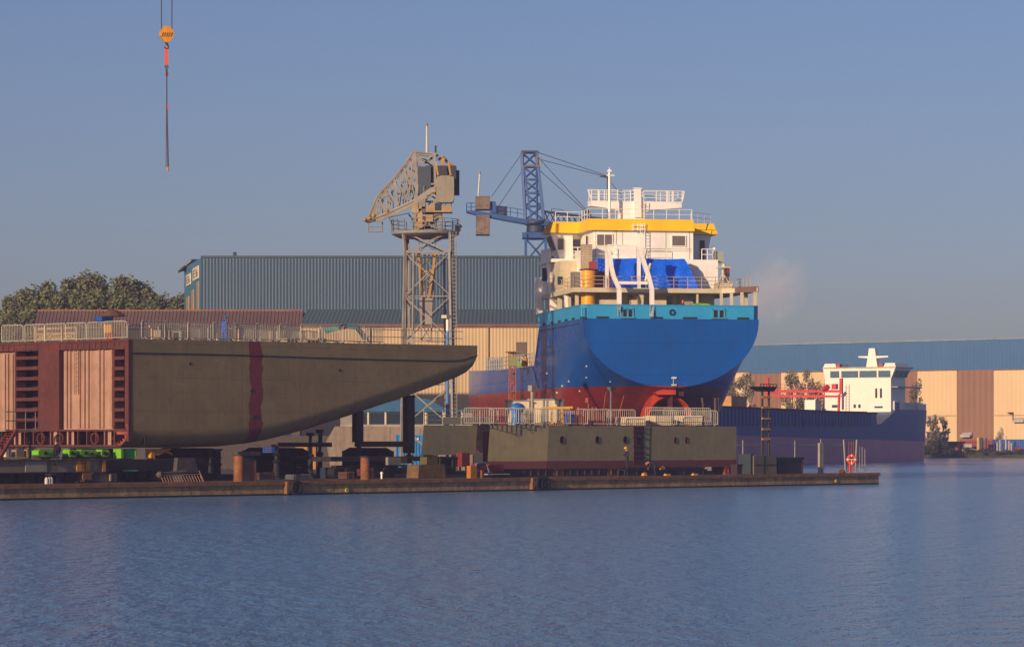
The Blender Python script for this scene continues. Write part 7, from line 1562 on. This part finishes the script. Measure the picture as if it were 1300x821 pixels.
for i, (px, py) in enumerate(TRs):
    front = i >= 13; p_ = 9.0 if not front else 9.5; X, Y = (px-650)/p_, F/p_; top = H+(YH-py)/p_; sc = (top-GZ)/25.6
    lab = tl[i] if not front else 'lower poplar in the front row of the left tree line, %s from the left' % ORD[i-13]
    k = i%3
    if not used[k]: o = protos[k]; used[k] = 1
    else: o = copy_tree(protos[k])
    o.location = (X, Y, GZ); o.rotation_euler = (0,0,i*1.7); wx = sc*(1.0+.12*(i%3)); o.scale = (wx*1.25, wx*1.25, sc); o['label'] = lab; o['group'] = 'trees behind the brown roof' if not front else 'front row of the left tree line'
# thin autumn trees on the far bank
def bare_tree(name, lb, px, y, pyt, w_, n, lm, s=.25, fr=FB, base=None):
    rd = random.Random(int(px)); x = fr.X(px,y); zt_ = fr.Z(pyt,x,y); z0 = zg if base is None else base; h = zt_-z0; T = Thing(name, lb, 'tree', fr, x, y, z0); g = MB(); cl = []
    g.tube((x,y,z0),(x,y,z0+h*.5), .22, .12, 7); g.tube((x,y,z0+h*.5),(x+.1,y,zt_), .12, .03, 6)
    for k in range(26):
        t = rd.uniform(.25,.98); a = rd.uniform(0,2*pi); q = w_*(1-abs(t-.5)*1.1)*rd.uniform(.5,1); b0_ = (x,y,z0+h*t*.75); c = (x+q*cos(a), y+q*sin(a), z0+h*t); g.tube(b0_, c, .07, .015, 4); cl.append((c,(w_*.26,w_*.26,h*.09)))
        for m_ in range(3): g.tube(c, (c[0]+rd.uniform(-1,1)*.8, c[1]+rd.uniform(-1,1)*.8, c[2]+rd.uniform(.2,1)), .02, .01, 3)
    g.part('trunk', BARK, T); g = MB(); leaves(g, cl, n, s, rd); g.part('crown', lm, T)
bare_tree('birch_tree','sparse autumn tree right beside the quarter of the large blue ship',946,6,476,2.8,2200,BIRCH)
bare_tree('birch_tree','sparse autumn tree in front of the left cream door, behind the yellow-runged mast',930,5,484,3.2,2200,BIRCH)
bare_tree('birch_tree','bushy bare tree left of the red gantry\'s middle',1006,5,474,2.8,2600,BIRCH)
bare_tree('birch_tree','bushy bare tree above the middle of the red gantry',1030,6,472,3.2,3200,BIRCH)
bare_tree('birch_tree','thin bare tree close left of the far wheelhouse',1046,4,486,1.8,500,BIRCH)
bare_tree('birch_tree','small bare tree right of the far wheelhouse',1163,5,486,2.1,1300,BIRCH)
bare_tree('birch_tree','low twiggy tree between the far bow and the dark shed',1184,-1,528,1.8,700,BIRCH)
bare_tree('birch_tree','low twiggy tree right of the dark shed',1197,4,530,1.9,700,BIRCH)
def bush(px, y, w_, h, lb, n=900, lm=BUSHL):
    rd = random.Random(int(px*7)); x = FB.X(px,y); T = Thing('bush', lb, 'bush', FB, x, y, zg-.6, 'bushes along the far bank'); g = MB()
    for k in range(6): a = rd.uniform(0,6.3); g.tube((x,y,zg-.6),(x+w_*.6*cos(a),y+w_*.4*sin(a),zg+h*.6), .06, .02, 4)
    g.part('stems', BARK, T); g = MB(); cl = [((x+rd.uniform(-1,1)*w_*.8,y+rd.uniform(-1,1)*.8,zg-.6+h*rd.uniform(.2,.75)),(w_*.35,1.0,h*.3)) for k in range(8)]; leaves(g, cl, n, .2, rd); g.part('foliage', lm, T)
bush(1166,-7,2.0,1.8,'low dark bush under the maroon bow of the far ship'); bush(1176,-7,2.6,3.2,'dark bush left of the dark shed at the waterline',1400); bush(1188,-5,2.6,3.4,'tall dark bush in front of the dark shed',1600); bush(1199,-5,2.0,2.0,'dark bush at the right foot of the dark shed')
for px, lb in ((1212,'low bank bush below the small dark container'),(1226,'low bank bush below the teal box'),(1240,'low bank bush below the pale timber stack'),(1256,'low bank bush left of the blue container'),(1272,'low bank bush below the blue container\'s left half'),(1288,'low bank bush below the small red box'),(1303,'low bank bush at the right edge of the photo')): bush(px, 1.5, 2.0, .9+.3*(px%3), lb, 600)

# ================================================================= SMOKE AND HAZE
def vol(name, verts_mb, dens, col, lb, cat, noise=False, aniso=0.0):
    m = bpy.data.materials.new(name+'_air'); m.use_nodes = True; t = m.node_tree; t.nodes.clear(); g = N(m)
    o = g.n('OutputMaterial'); v = g.n('VolumePrincipled'); v.inputs['Color'].default_value = col; v.inputs['Density'].default_value = dens; v.inputs['Anisotropy'].default_value = aniso; g.l(v.outputs[0], o.inputs['Volume'])
    if noise:
        tc = g.n('TexCoord'); ob = tc.outputs['Object']; n_ = g.noise(ob, (1,1,1), .16, 4, .6); ln = g.n('VectorMath', operation='LENGTH'); mp = g.n('Mapping'); mp.inputs['Scale'].default_value = noise; g.l(ob, mp.inputs[0]); g.l(mp.outputs[0], ln.inputs[0])
        fall = g.ramp(ln.outputs['Value'], 1.0, .25); d = g.math('MULTIPLY', g.math('MULTIPLY', g.ramp(n_, .34, .66), fall), dens); g.l(d, v.inputs['Density'])
    me = verts_mb; me.materials.clear(); me.materials.append(m); ob_ = bpy.data.objects.new(name, me); COL.objects.link(ob_); ob_['kind'] = 'stuff' 
    if lb: ob_['label'] = lb; ob_['category'] = cat
    return ob_
p_ = 5.0
g = MB(); g.blob((0,0,0), (9,7,11.5), 1, .0, 20, 12); sm = vol('smoke', g.mesh('smoke', []), .20, (1,1,1,1), 'faint warm smoke plume rising behind the stern of the large blue ship', 'smoke', noise=(1/8.6,1/6.6,1/11))
sm.location = ((984-650)/p_, F/p_, H+(YH-366)/p_); sm.rotation_euler = (0, R(28), 0)
g = MB(); g.box(-900, 900, -40, 860, -2.5, 75); hz = vol('haze', g.mesh('haze', []), .00024, (.60,.60,1,1), None, None)
scn.cycles.volume_bounces = 1; scn.cycles.max_bounces = 6; scn.cycles.use_denoising = True
